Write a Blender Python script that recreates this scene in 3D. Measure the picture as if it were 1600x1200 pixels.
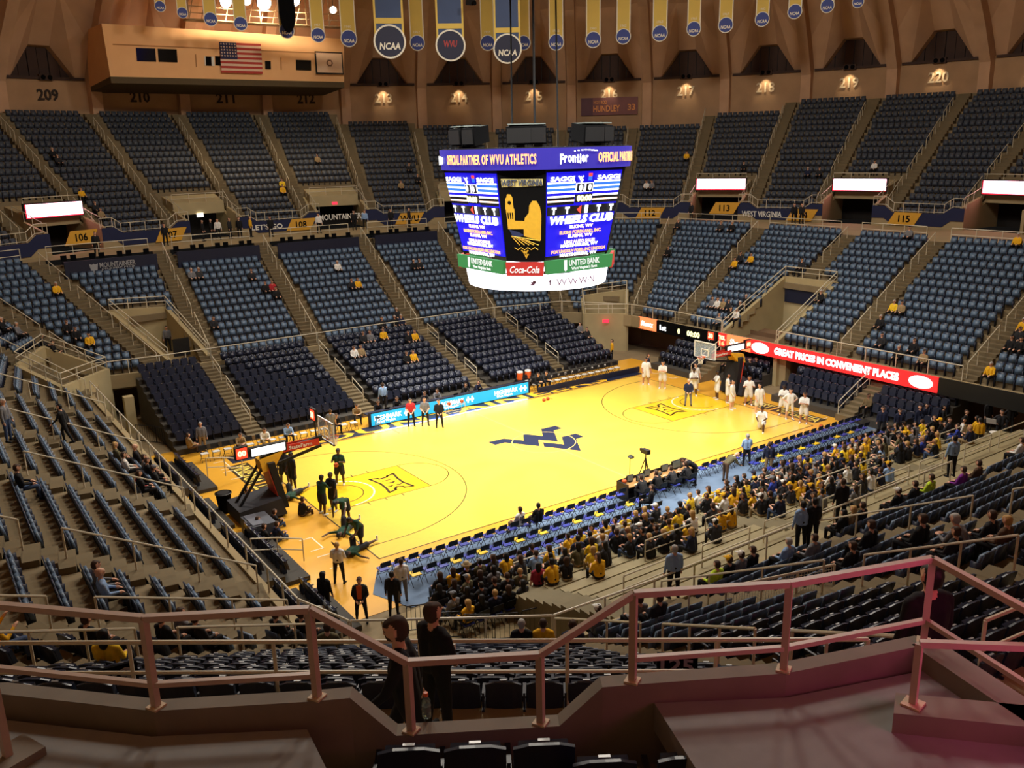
import bpy, bmesh, math, random
import numpy as np
from mathutils import Vector, Matrix
PI = math.pi
for _o in list(bpy.data.objects): bpy.data.objects.remove(_o)
SC = bpy.context.scene
COL = SC.collection
rng = random.Random(11)

# ------------------------------------------------------------------ camera
CAM = np.array([-28.59, -38.24, 16.44]); FPX = 1366.85
_y, _p, _r = [math.radians(v) for v in (55.323, -15.15, -1.326)]
_f = np.array([math.cos(_p)*math.cos(_y), math.cos(_p)*math.sin(_y), math.sin(_p)])
_rt = np.cross(_f, [0, 0, 1]); _rt /= np.linalg.norm(_rt); _up = np.cross(_rt, _f)
_R = np.array([math.cos(_r)*_rt + math.sin(_r)*_up, -math.sin(_r)*_rt + math.cos(_r)*_up, _f])
cd = bpy.data.cameras.new('camera'); cam = bpy.data.objects.new('camera', cd); COL.objects.link(cam)
cd.sensor_width = 36; cd.lens = 36*FPX/1600; cd.clip_end = 400
cam.matrix_world = Matrix(((_R[0][0], _R[1][0], -_R[2][0], CAM[0]), (_R[0][1], _R[1][1], -_R[2][1], CAM[1]),
                           (_R[0][2], _R[1][2], -_R[2][2], CAM[2]), (0, 0, 0, 1)))
SC.camera = cam

def proj(P):
    c = (np.atleast_2d(P) - CAM) @ _R.T
    z = np.where(c[:, 2] > .1, c[:, 2], np.nan)
    return np.stack([800 + FPX*c[:, 0]/z, 600 - FPX*c[:, 1]/z, c[:, 2]], 1)
def ray(px, py): return _R.T @ np.array([(px-800)/FPX, (600-py)/FPX, 1.])
def atz(px, py, z=0.):
    d = ray(px, py); return CAM + d*((z-CAM[2])/d[2])
def atr(px, py, r):
    d = ray(px, py); o = CAM[:2]; a = d[:2]@d[:2]; b = o@d[:2]; k = o@o - r*r
    return CAM + d*((-b + math.sqrt(max(0, b*b-a*k)))/a)
def aty(px, py, Y):
    d = ray(px, py); return CAM + d*((Y-CAM[1])/d[1])

# ------------------------------------------------------------------ view, world
SC.view_settings.view_transform = 'Standard'; SC.view_settings.look = 'None'
SC.view_settings.gamma = 1; SC.view_settings.use_curve_mapping = False
SC.view_settings.exposure = 0.0
W = bpy.data.worlds.new('world'); SC.world = W; W.use_nodes = True
W.node_tree.nodes['Background'].inputs[0].default_value = (.02, .018, .016, 1)
W.node_tree.nodes['Background'].inputs[1].default_value = .3

def lamp(kind, loc, power, color, target=None, size=.8, angle=60, blend=.6, name='floodlight_beam'):
    d = bpy.data.lights.new(name, kind); d.energy = power; d.color = color
    if kind == 'SPOT': d.spot_size = math.radians(angle); d.spot_blend = blend; d.shadow_soft_size = size
    elif kind == 'AREA': d.shape = 'DISK'; d.size = size
    else: d.shadow_soft_size = size
    o = bpy.data.objects.new(name, d); COL.objects.link(o); o.location = loc
    if target is not None:
        o.rotation_euler = (Vector(target)-Vector(loc)).to_track_quat('-Z', 'Y').to_euler()
    return o
FLOODS = []
for i in range(12):                       # court floods on the catwalk ring under the dome
    a = 2*PI*(i+.5)/12
    L = (22*math.cos(a), 20*math.sin(a), 33.0); FLOODS.append((L, a))
    lamp('SPOT', L, 22500, (1, .965, .87), (-1.5+8.5*math.cos(a+2.6), -.5+3.6*math.sin(a+2.6), 0), 1.0, 52, .8)
for i in range(10):                       # wide fill spots between them, added to brighten the bowl
    a = 2*PI*i/10
    lamp('SPOT', (15*math.cos(a), 15*math.sin(a), 34.5), 6200, (1, .92, .8), (30*math.cos(a), 30*math.sin(a), 4), 1.2, 150, .5, 'bowl_fill_beam')

# ------------------------------------------------------------------ materials
MATS = {}
def lin(c): return tuple(((v/255)/12.92 if v/255 <= .04045 else ((v/255+.055)/1.055)**2.4) for v in c)
def mat(name, rgb, rough=.6, var=.12, scale=6., metal=0., spec=.4, emit=0., coat=0., bump=0.):
    if name in MATS: return MATS[name]
    m = bpy.data.materials.new(name); m.use_nodes = True; MATS[name] = m
    nt = m.node_tree; b = nt.nodes['Principled BSDF']; c = lin(rgb)
    b.inputs['Roughness'].default_value = rough; b.inputs['Metallic'].default_value = metal
    b.inputs['Specular IOR Level'].default_value = spec
    if coat: b.inputs['Coat Weight'].default_value = coat; b.inputs['Coat Roughness'].default_value = .12
    if emit:
        b.inputs['Base Color'].default_value = (*[v*.2 for v in c], 1)
        b.inputs['Emission Color'].default_value = (*c, 1); b.inputs['Emission Strength'].default_value = emit
        return m
    tc = nt.nodes.new('ShaderNodeTexCoord'); nz = nt.nodes.new('ShaderNodeTexNoise')
    nz.inputs['Scale'].default_value = scale; nz.inputs['Detail'].default_value = 3
    nt.links.new(tc.outputs['Object'], nz.inputs['Vector'])
    mx = nt.nodes.new('ShaderNodeMix'); mx.data_type = 'RGBA'
    mx.inputs[6].default_value = (*[v*(1-var) for v in c], 1); mx.inputs[7].default_value = (*[min(1, v*(1+var)) for v in c], 1)
    nt.links.new(nz.outputs[0], mx.inputs[0]); nt.links.new(mx.outputs[2], b.inputs['Base Color'])
    if bump:
        bp = nt.nodes.new('ShaderNodeBump'); bp.inputs['Strength'].default_value = bump
        nt.links.new(nz.outputs[0], bp.inputs['Height']); nt.links.new(bp.outputs[0], b.inputs['Normal'])
    return m
M = dict(
 conc=mat('bowl_concrete', (128, 112, 84), .85, .22, 1.3, bump=.1),
 stair=mat('stair_concrete', (112, 98, 72), .85, .2, 1.5),
 wall=mat('drum_concrete', (176, 142, 108), .9, .25, .5, bump=.15),
 rib=mat('rib_concrete', (196, 158, 126), .9, .22, .6),
 dome=mat('dome_concrete', (202, 164, 132), .9, .25, .35, bump=.12),
 louvre=mat('louvre_brown', (62, 40, 30), .7, .15, 2),
 black=mat('black_metal', (14, 14, 16), .5, .1, 5),
 blackm=mat('black_matte', (8, 8, 10), .9, .1, 5, spec=.1),
 cream=mat('cream_concrete', (176, 160, 120), .8, .12, 1.2),
 fascia=mat('fascia_concrete', (158, 140, 104), .8, .15, 1.0),
 rail=mat('rail_paint', (205, 196, 172), .35, .06, 8),
 navy=mat('navy_vinyl', (22, 28, 52), .55, .1, 3),
 navyb=mat('navy_banner', (26, 34, 70), .6, .12, 2),
 gold=mat('gold_vinyl', (214, 160, 52), .6, .08, 3),
 goldt=mat('gold_paint', (236, 178, 40), .5, .06, 3),
 white=mat('white_paint', (232, 230, 222), .5, .05, 4),
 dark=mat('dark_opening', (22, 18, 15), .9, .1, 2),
 carpet=mat('platform_coating', (140, 138, 136), .9, .18, 5, bump=.1),
 parapet=mat('parapet_concrete', (136, 127, 116), .85, .2, 3, bump=.1),
 press=mat('press_box_stucco', (255, 196, 140), .8, .08, .8),
 seatb=mat('seat_blue_plastic', (92, 113, 136), .38, .1, 9, spec=.5),
 seatu=mat('seat_slate_plastic', (72, 78, 88), .45, .12, 9, spec=.4),
 seatshade=mat('seat_back_shaded', (46, 57, 76), .4, .12, 9, spec=.45),  # seat blue darkened: shade on the backs put into the colour
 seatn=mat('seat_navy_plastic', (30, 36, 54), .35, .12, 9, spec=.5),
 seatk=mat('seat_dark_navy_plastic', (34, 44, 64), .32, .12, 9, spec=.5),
 seatmetal=mat('seat_bracket_metal', (150, 150, 150), .35, .05, 9, metal=.6),
 court=mat('court_maple', (236, 194, 74), .3, .06, 3.5, spec=.5, coat=.35),
 apron=mat('court_apron', (228, 168, 52), .32, .06, 3.5, spec=.5, coat=.3),
 lane=mat('court_lane_gold', (238, 190, 30), .3, .04, 3.5, coat=.3),
 line=mat('court_line_dark', (58, 44, 26), .35, .05, 4),
 linew=mat('court_line_white', (240, 232, 205), .35, .04, 4),
 linep=mat('court_line_pale', (238, 204, 112), .35, .04, 4),
 logo=mat('court_logo_navy', (30, 36, 62), .35, .05, 4),
 mat_blue=mat('blue_floor_mat', (92, 112, 138), .8, .1, 3),
 wood=mat('bleacher_boards', (150, 138, 104), .7, .18, 2),
)
# ------------------------------------------------------------------ mesh helpers
class MB:
    def __init__(s): s.v = []; s.f = []; s.m = []
    def add(s, vs, fs, mi=0):
        n = len(s.v); s.v.extend([tuple(map(float, q)) for q in vs]); s.f.extend([tuple(i+n for i in q) for q in fs]); s.m.extend([mi]*len(fs)); return s
    def box(s, c, d, rz=0., mi=0, top=None):
        hx, hy, hz = d[0]/2, d[1]/2, d[2]/2; t = top or (1, 1); ca, sa = math.cos(rz), math.sin(rz); vs = []
        for zz in (-1, 1):
            kx, ky = (t if zz > 0 else (1, 1))
            for x, y in ((-hx, -hy), (hx, -hy), (hx, hy), (-hx, hy)):
                x *= kx; y *= ky; vs.append((c[0]+x*ca-y*sa, c[1]+x*sa+y*ca, c[2]+zz*hz))
        return s.add(vs, [(3, 2, 1, 0), (4, 5, 6, 7), (0, 1, 5, 4), (1, 2, 6, 5), (2, 3, 7, 6), (3, 0, 4, 7)], mi)
    def hexa(s, b, t, mi=0):              # 4 bottom + 4 top points
        return s.add(list(b)+list(t), [(3, 2, 1, 0), (4, 5, 6, 7), (0, 1, 5, 4), (1, 2, 6, 5), (2, 3, 7, 6), (3, 0, 4, 7)], mi)
    def prism(s, poly, z0, z1, mi=0):
        n = len(poly); vs = [(p[0], p[1], z0) for p in poly]+[(p[0], p[1], z1) for p in poly]
        return s.add(vs, [tuple(range(n-1, -1, -1)), tuple(range(n, 2*n))]+[(i, (i+1) % n, n+(i+1) % n, n+i) for i in range(n)], mi)
    def poly(s, pts, mi=0): return s.add(pts, [tuple(range(len(pts)))], mi)
    def tube(s, pts, r, n=6, mi=0, cap=True):
        P = [Vector(p) for p in pts]; rr = r if isinstance(r, (list, tuple)) else [r]*len(P); vs = []
        for i, p in enumerate(P):
            a = P[max(0, i-1)]; b = P[min(len(P)-1, i+1)]; t = (b-a).normalized()
            u = t.cross(Vector((0, 0, 1))); u = u.normalized() if u.length > 1e-3 else Vector((1, 0, 0)); w = t.cross(u)
            for k in range(n):
                an = 2*PI*k/n; q = p+(u*math.cos(an)+w*math.sin(an))*rr[i]; vs.append(q)
        fs = [(i*n+k, i*n+(k+1) % n, (i+1)*n+(k+1) % n, (i+1)*n+k) for i in range(len(P)-1) for k in range(n)]
        if cap: fs += [tuple(range(n-1, -1, -1)), tuple((len(P)-1)*n+k for k in range(n))]
        return s.add(vs, fs, mi)
    def bar(s, a, b, w, h, mi=0):          # rectangular bar between two points
        a = Vector(a); b = Vector(b); t = (b-a).normalized(); u = t.cross(Vector((0, 0, 1)))
        u = u.normalized() if u.length > 1e-3 else Vector((1, 0, 0)); k = u.cross(t)
        q = [(-1, -1), (1, -1), (1, 1), (-1, 1)]
        return s.hexa([a+u*x*w/2+k*y*h/2 for x, y in q], [b+u*x*w/2+k*y*h/2 for x, y in q], mi)
    def lathe(s, prof, c=(0, 0, 0), n=16, mi=0, sx=1, sy=1):
        vs = []
        for r, z in prof:
            for k in range(n): vs.append((c[0]+sx*r*math.cos(2*PI*k/n), c[1]+sy*r*math.sin(2*PI*k/n), c[2]+z))
        fs = [(i*n+k, i*n+(k+1) % n, (i+1)*n+(k+1) % n, (i+1)*n+k) for i in range(len(prof)-1) for k in range(n)]
        fs += [tuple(range(n-1, -1, -1)), tuple((len(prof)-1)*n+k for k in range(n))]
        return s.add(vs, fs, mi)
    def mesh(s, name, mats):
        me = bpy.data.meshes.new(name); me.from_pydata(s.v, [], s.f)
        for m in (mats if isinstance(mats, (list, tuple)) else [mats]): me.materials.append(m)
        if any(s.m): me.polygons.foreach_set('material_index', s.m)
        me.update(); return me
    def build(s, name, mats, parent=None, loc=None, rz=0.):
        return link(name, s.mesh(name, mats), parent, loc, rz)
def link(name, me, parent=None, loc=None, rz=0.):
    o = bpy.data.objects.new(name, me); COL.objects.link(o)
    if parent is not None: o.parent = parent
    if loc is not None: o.location = loc
    if rz: o.rotation_euler = (0, 0, rz)
    return o
def root(name, loc=(0, 0, 0), rz=0.): return link(name, None, None, loc, rz)
def tag(o, label, cat, group=None):
    o['label'] = label; o['category'] = cat
    if group: o['group'] = group
    return o
def struct(o, label=None, cat=None):
    o['kind'] = 'structure'
    if label: o['label'] = label
    if cat: o['category'] = cat
    return o
def shade(me, smooth=True):
    me.polygons.foreach_set('use_smooth', [smooth]*len(me.polygons)); return me
TXT = {}
def text_mesh(s, size=1., bold=0., depth=.01, shear=0., xs=1.):
    k = (s, size, bold, depth, shear, xs)
    if k in TXT: return TXT[k]
    c = bpy.data.curves.new('lettering', 'FONT'); c.body = s; c.size = size; c.align_x = 'CENTER'; c.align_y = 'CENTER'
    c.offset = bold; c.extrude = depth; c.shear = shear; c.resolution_u = 2
    o = bpy.data.objects.new('lettering', c); me = bpy.data.meshes.new_from_object(o)
    bpy.data.objects.remove(o); bpy.data.curves.remove(c)
    if len(me.vertices):
        co = np.empty(len(me.vertices)*3); me.vertices.foreach_get('co', co); co = co.reshape(-1, 3)
        co[:, 0] -= (co[:, 0].min()+co[:, 0].max())/2; co[:, 1] -= (co[:, 1].min()+co[:, 1].max())/2; co[:, 0] *= xs
        me.vertices.foreach_set('co', co.ravel()); me.update()
    TXT[k] = me; return me
def text(s, parent, m, pos, right, up, size=1., bold=0., depth=.01, shear=0., xs=1., width=None, name='lettering'):
    me = text_mesh(s, size, bold, depth, shear, xs).copy(); me.materials.clear(); me.materials.append(m)
    if width and len(me.vertices):
        co = np.empty(len(me.vertices)*3); me.vertices.foreach_get('co', co); co = co.reshape(-1, 3)
        co[:, 0] *= width/max(1e-6, np.ptp(co[:, 0])); me.vertices.foreach_set('co', co.ravel()); me.update()
    r = Vector(right).normalized(); u = Vector(up); u = (u-r*u.dot(r)).normalized(); n = r.cross(u)
    o = link(name, me, parent)
    mw = Matrix(((r.x, u.x, n.x, pos[0]), (r.y, u.y, n.y, pos[1]), (r.z, u.z, n.z, pos[2]), (0, 0, 0, 1)))
    o.matrix_local = (parent.matrix_basis.inverted() @ mw) if parent is not None else mw
    return o
def pol(r, deg, z): a = math.radians(deg); return (r*math.cos(a), r*math.sin(a), z)
def railing(name, pts, h=1.0, post=None, r=.032, lower=None, label=None, cat='railing', group=None, m=None, sq=False, skip=()):
    """handrail along pts (floor points): top rail, optional lower rail, one post at each point in post (default all)"""
    m = m or M['rail']; P = [Vector(p) for p in pts]; c = P[0]; o = root(name, c); Q = [p-c for p in P]
    b = MB()
    up = Vector((0, 0, h))
    if sq:
        for i in range(len(Q)-1): b.bar(Q[i]+up, Q[i+1]+up, 2*r, 2*r)
    else: b.tube([q+up for q in Q], r, 6)
    b.build('top_rail', m, o)
    if lower:
        b = MB(); lo = Vector((0, 0, lower))
        if sq:
            for i in range(len(Q)-1): b.bar(Q[i]+lo, Q[i+1]+lo, 1.7*r, 1.7*r)
        else: b.tube([q+lo for q in Q], r*.85, 6)
        b.build('lower_rail', m, o)
    me = MB()
    if sq: me.box((0, 0, h/2), (1.8*r, 1.8*r, h))
    else: me.tube([(0, 0, 0), (0, 0, h)], r*.9, 6)
    me = me.mesh('post', m)
    for i, q in enumerate(Q):
        if (post is None or i in post) and i not in skip: link('post', me, o, q)
    if label: tag(o, label, cat, group)
    return o
UNITS = ['', 'first', 'second', 'third', 'fourth', 'fifth', 'sixth', 'seventh', 'eighth', 'ninth', 'tenth', 'eleventh', 'twelfth', 'thirteenth', 'fourteenth', 'fifteenth', 'sixteenth', 'seventeenth', 'eighteenth', 'nineteenth']
def nth(k):
    n = k+1
    if n < 20: return UNITS[n]
    t, u = divmod(n, 10)
    if u == 0: return {2: 'twentieth', 3: 'thirtieth', 4: 'fortieth', 5: 'fiftieth'}[t]
    return {2: 'twenty-', 3: 'thirty-', 4: 'forty-', 5: 'fifty-'}[t]+UNITS[u]
def lerp(a, b, t): return tuple(a[i]+(b[i]-a[i])*t for i in range(len(a)))
# ------------------------------------------------------------------ floor and court
FT = .3048
b = MB(); b.box((-1, 0, -.15), (80, 80, .3)); struct(b.build('floor', M['conc']))
b = MB(); b.box((-1.0, .2, .008), (37.6, 23.6, .016)); struct(b.build('court_apron', M['apron']))
b = MB(); b.box((0, 0, .013), (94*FT, 50*FT, .016)); court = struct(b.build('court_floor', M['court']))
ZL = .0225
def strip(pts, w, z=ZL, closed=False):
    b = MB(); P = [Vector((p[0], p[1], z)) for p in pts]; n = len(P)
    for i in range(n if closed else n-1):
        a, c = P[i], P[(i+1) % n]; t = (c-a).normalized(); u = Vector((-t.y, t.x, 0))*w/2; e = t*w*.35
        b.add([a-u-e, c-u+e, c+u+e, a+u-e], [(0, 1, 2, 3)])
    return b
def arc(cx, cy, r, a0, a1, n=40): return [(cx+r*math.cos(a0+(a1-a0)*i/n), cy+r*math.sin(a0+(a1-a0)*i/n)) for i in range(n+1)]
HL, HW = 47*FT, 25*FT
strip([(-HL, -HW), (HL, -HW), (HL, HW), (-HL, HW)], .06, closed=True).build('boundary_line', M['line'], court)
strip([(0, -HW), (0, HW)], .05).build('half_court_line', M['linep'], court)
strip(arc(0, 0, 1.83, 0, 2*PI), .05, ZL+.004).build('centre_circle', M['linep'], court)
for s in (-1, 1):
    b = MB(); b.box((s*(HL-19*FT/2), 0, .0205), (19*FT, 12*FT, .003)); b.build('painted_lane', M['lane'], court)
    x0 = s*HL; xf = s*(HL-19*FT); bx = s*(HL-5.25*FT)
    strip([(x0, -6*FT), (xf, -6*FT), (xf, 6*FT), (x0, 6*FT)], .05, ZL+.002).build('lane_line', M['line'], court)
    strip(arc(xf, 0, 6*FT, PI/2, PI*1.5) if s > 0 else arc(xf, 0, 6*FT, -PI/2, PI/2), .045, ZL+.002).build('free_throw_circle', M['line'], court)
    t = math.asin(20.7/20.75)
    ar = [(bx-s*20.75*FT*math.cos(q), 20.75*FT*math.sin(q)) for q in np.linspace(-t, t, 49)]
    strip([(x0, ar[0][1])]+ar+[(x0, ar[-1][1])], .05, ZL).build('three_point_line', M['line'], court)
    strip([(bx-s*1.22*math.cos(q), 1.22*math.sin(q)) for q in np.linspace(-PI/2, PI/2, 20)], .05, ZL+.003).build('restricted_arc', M['line'], court)
    strip([(bx-s*1.75*math.cos(q), 1.75*math.sin(q)) for q in np.linspace(-1.5, 1.5, 20)], .09, ZL+.003).build('white_arc', M['linew'], court)
    for k in (7.5, 10.5, 13.5):
        for t2 in (-1, 1):
            strip([(s*(HL-k*FT), t2*6*FT), (s*(HL-k*FT), t2*(6*FT+.3))], .05, ZL+.002).build('lane_mark', M['line'], court)
strip([(-19*FT, HW), (-19*FT, HW-.9)], .05).build('coaching_mark', M['line'], court)
strip([(19*FT, HW), (19*FT, HW-.9)], .05).build('coaching_mark', M['line'], court)
# centre logo, traced on the boards
def fl(px, py): q = atz(px, py, 0); return (q[0], q[1])
WV1 = [(110, 368), (330, 318), (610, 347), (595, 252), (870, 283), (850, 185), (1045, 140), (1140, 175), (1025, 208), (1082, 358), (812, 335), (825, 425), (345, 375), (210, 408)]
WV2 = [(875, 370), (1165, 400), (1135, 295), (1330, 247), (1440, 290), (1335, 325), (1402, 490), (890, 432)]
WVP = [[fl(750+x/8.889, 650+y/8.889) for x, y in W_] for W_ in (WV1, WV2)]
for W_ in WVP:
    b = MB(); b.poly([(x, y, ZL+.001) for x, y in W_][::-1]); b.build('centre_logo', M['logo'], court)
XO = [(130, 350), (350, 325), (405, 345), (610, 285), (620, 255), (655, 245), (785, 185), (900, 310), (1050, 420), (1350, 530), (1110, 565), (1060, 545), (900, 550), (840, 600), (870, 630), (690, 715), (600, 600), (450, 480)]
XI = [[(500, 405), (760, 340)], [(600, 455), (770, 450), (830, 400), (700, 440)], [(660, 545), (770, 520), (720, 550)], [(900, 480), (960, 490), (1040, 450)]]
def xii(px, py): q = fl(570+px/17.78, 730+py/17.78); return q
for s in (1, -1):
    strip([(s*x, s*y) for x, y in map(lambda p: xii(*p), XO)], .13, ZL+.004, True).build('lane_logo_outline', M['line'], court)
    for L_ in XI: strip([(s*x, s*y) for x, y in map(lambda p: xii(*p), L_)], .08, ZL+.004).build('lane_logo_stroke', M['line'], court)
# far sideline strip with gold lettering
b = MB(); b.box((-.2, HW+.78, .0185), (30.6, 1.25, .004)); b.build('sideline_strip', M['navy'], court)
text('MOUNTAINEERS', court, M['goldt'], (-.6, HW+.8, ZL+.004), (1, 0, 0), (0, 1, 0), 1.5, .03, 0, width=25.)
b = MB(); b.box((-1.2, HW+.22, .0225), (11.4, .34, .003)); b.build('sponsor_strip', M['linew'], court)
b = MB(); b.box((-1.2, HW+.32, .024), (9.4, .16, .003)); b.build('sponsor_stripe', mat('sponsor_blue', (30, 70, 190), .4), court)
for s in (-1, 1):                         # lettering behind the baselines
    for wd, yy in (('WEST', -2.85), ('VIRGINIA', -5.75)):
        L_ = 2.0 if wd == 'WEST' else 3.4
        bb = MB(); bb.box((s*(HL+1.05), s*yy*(1 if s > 0 else 1), .0185), (1.15, L_, .004)); bb.build('baseline_panel', M['line'], court)
        text(wd, court, M['goldt'] if 0 else mat('baseline_yellow', (244, 214, 96), .4), (s*(HL+1.05), s*yy, ZL+.002), (0, -s, 0), (s, 0, 0), 1.25, .02, 0, width=L_-.25)
    for y0 in (-7.2, -5.2, 5.4, 7.2):
        strip([(s*(HL+2.0), y0), (s*(HL+1.45), y0), (s*(HL+1.45), y0+1.3), (s*(HL+2.0), y0+1.3)], .06).build('photographer_box', M['linew'], court)
# blue mat under the near folding chairs
b = MB(); b.prism([(-15.9, -10.2), (-14.9, -8.55), (16.6, -8.55), (16.6, -12.0), (-15.2, -12.0)], .017, .03)
tag(b.build('floor_mat', M['mat_blue']), 'long grey-blue protective mat under the courtside folding chairs', 'mat')

# ------------------------------------------------------------------ lower bowl
ZF, TR, RS, NR = 2.9, .83, .40, 16
DMX = TR*NR; ZC = ZF+RS*NR                # concourse level
AISLES = [  # name, front point, back point (plan), going clockwise seen from above
 ('near side aisle right of the student bleachers', (14, -21.3), (17, -34.3)),
 ('near side aisle behind the middle of the student bleachers', (4.5, -21.3), (6, -34.5)),
 ('near side aisle above the student bleachers', (-5, -21.3), (-3.2, -34.5)),
 ('near side aisle behind the mesh fenced landing', (-11.8, -21.3), (-10, -34.3)),
 ('aisle right of centre by the 125 sign', (-15.5, -21.1), (-18.6, -33.2)),
 ('bottom left aisle by the 129 sign', (-20.2, -17.9), (-32.3, -23)),
 ('corner aisle behind the left baseline', (-20.9, -15.8), (-34.3, -19.6)),
 ('third aisle behind the left baseline', (-20.9, -13.2), (-34.3, -11.2)),
 ('second aisle behind the left baseline', (-20.9, -5), (-34.3, -3)),
 ('middle aisle behind the left baseline', (-20.9, 2), (-34.3, 4.2)),
 ('far aisle behind the left baseline', (-20.9, 10), (-34, 12.5)),
 ('aisle beside the left corner tunnel', (-20.9, 16), (-30.5, 26)),
 ('aisle behind the left corner tunnel', (-19.6, 20.8), (-26.5, 30)),
 ('aisle below the leftmost gold panel', (-15.9, 20.3), (-20.8, 32.6)),
 ('aisle below the second gold panel', (-12.6, 20.3), (-11.9, 33.4)),
 ('aisle below the LET\'S GO lettering', (-5.0, 20.3), (-3.9, 33.5)),
 ('aisle left of the hanging scoreboard', (3.2, 20.3), (4.9, 33.5)),
 ('aisle under the hanging scoreboard', (10.3, 20.3), (12.5, 33.0)),
 ('corner aisle right of the hanging scoreboard', (16.2, 18.9), (22, 29.5)),
 ('aisle below the gold panel right of the scoreboard', (19.5, 13.8), (30, 20.3)),
 ('aisle below the WEST VIRGINIA lettering', (19.8, 9.2), (31.9, 11.4)),
 ('aisle above the right tunnel', (19.8, 2), (31.9, 2.7)),
 ('aisle below the far right gold panel', (19.8, -5.2), (31.9, -4.3)),
 ('right aisle at the frame edge', (19.8, -13.4), (31.9, -13.1)),
 ('near right corner aisle', (19.8, -20), (30, -22)),
]
NA = len(AISLES)
SEATS = []          # (x, y, z, facing angle, kind, section, row, index)
VOMS = [            # plan quads kept free of seats: tunnels through the lower bowl
 [(-17.4, 26.2), (-13.7, 26.2), (-12.6, 20.8), (-15.2, 20.8)],
 [(19.7, 4.4), (19.7, -.4), (26.2, -.3), (26.2, 4.2)],
 [(16.6, 16.4), (19.2, 14.2), (21.2, 16.4), (18.4, 18.9)],
 [(-22.4, 14.6), (-19, 20.6), (-22.2, 22.0), (-24.2, 17.2)],
]
def inpoly(x, y, P):
    c = False; j = len(P)-1
    for i in range(len(P)):
        if (P[i][1] > y) != (P[j][1] > y) and x < (P[j][0]-P[i][0])*(y-P[i][1])/(P[j][1]-P[i][1])+P[i][0]: c = not c
        j = i
    return c
def sec_pt(F, G, d): t = d/DMX; return (F[0]+(G[0]-F[0])*t, F[1]+(G[1]-F[1])*t)
SECN = ['right of the student bleachers', 'behind the student bleachers', 'above the student bleachers', 'beside the mesh fenced landing', 'between the 125 and 129 signs',
        'in the near left corner', 'beside the near left corner', 'behind the left baseline, nearest block', 'behind the left baseline, second block', 'behind the left baseline, third block',
        'beside the left corner tunnel', 'above the left corner tunnel', 'in the far left corner', 'below the leftmost gold panel', 'below the second gold panel', 'below the LET\'S GO lettering', 'left of the scoreboard', 'behind the scoreboard',
        'right of the scoreboard', 'below the gold panel right of the scoreboard', 'below the WEST VIRGINIA lettering', 'left of the far right gold panel', 'below the far right gold panel', 'at the right frame edge']
LOGE = {13: 13, 14: 13, 15: 13, 16: 13}    # far blocks end below the loge wall
for i in range(NA-1):
    _, F0, G0 = AISLES[i]; _, F1, G1 = AISLES[i+1]
    b = MB()
    vom = [V for V in VOMS]
    for k in range(NR):
        z = ZF+RS*k; d0, d1 = TR*k, TR*(k+1)
        a0, a1 = sec_pt(F0, G0, d0), sec_pt(F1, G1, d0); c0, c1 = sec_pt(F0, G0, d1), sec_pt(F1, G1, d1)
        nseg = max(1, int(math.dist(a0, a1)/.9)); lo = z-RS-.02 if k else z-.9
        for s_ in range(nseg):
            p, q = lerp(a0, a1, s_/nseg), lerp(a0, a1, (s_+1)/nseg); r, t_ = lerp(c0, c1, s_/nseg), lerp(c0, c1, (s_+1)/nseg)
            mx, my = (p[0]+q[0]+r[0]+t_[0])/4, (p[1]+q[1]+r[1]+t_[1])/4
            if any(inpoly(mx, my, V) for V in VOMS): continue
            b.add([(*p, z), (*q, z), (*t_, z), (*r, z)], [(3, 2, 1, 0)])
            b.add([(*p, lo), (*q, lo), (*q, z), (*p, z)], [(3, 2, 1, 0)])
        # seats
        mid0, mid1 = sec_pt(F0, G0, d0+.62), sec_pt(F1, G1, d0+.62); L_ = math.dist(mid0, mid1)
        if k >= LOGE.get(i, NR): continue
        n = int((L_-1.5)/.54); ang = math.atan2(mid1[1]-mid0[1], mid1[0]-mid0[0])
        # facing: towards the court = left-hand normal of the clockwise walk's right side
        fx, fy = (mid1[1]-mid0[1])/L_, -(mid1[0]-mid0[0])/L_
        for s_ in range(n):
            t = ((L_-n*.54)/2+.54*(s_+.5))/L_; x, y = lerp(mid0, mid1, t)
            if any(inpoly(x, y, V) or inpoly(x+fx*.6, y+fy*.6, V) for V in VOMS): continue
            SEATS.append((x, y, z, math.atan2(fy, fx), 'lower', i, k, s_))
    struct(b.build('seating_tier', M['conc']))
# sloped soffit below and the fascia in front
b = MB()
for i in range(NA-1):
    F0, F1 = AISLES[i][1], AISLES[i+1][1]; G0, G1 = AISLES[i][2], AISLES[i+1][2]
    L_ = math.dist(F0, F1); nx, ny = (F1[1]-F0[1])/L_, -(F1[0]-F0[0])/L_
    o0, o1 = (F0[0]+nx*.25, F0[1]+ny*.25), (F1[0]+nx*.25, F1[1]+ny*.25)
    cx, cy = (F0[0]+F1[0])/2, (F0[1]+F1[1])/2
    if any(inpoly(cx-nx*.5, cy-ny*.5, V) for V in VOMS[1:2]): continue
    b.hexa([(*o0, ZF-.75), (*o1, ZF-.75), (*F1, ZF-.75), (*F0, ZF-.75)], [(*o0, ZF+.12), (*o1, ZF+.12), (*F1, ZF+.12), (*F0, ZF+.12)])
struct(b.build('trim_1', M['fascia']), 'beige concrete fascia along the front of the lower bowl', 'fascia')
b = MB()
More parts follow.
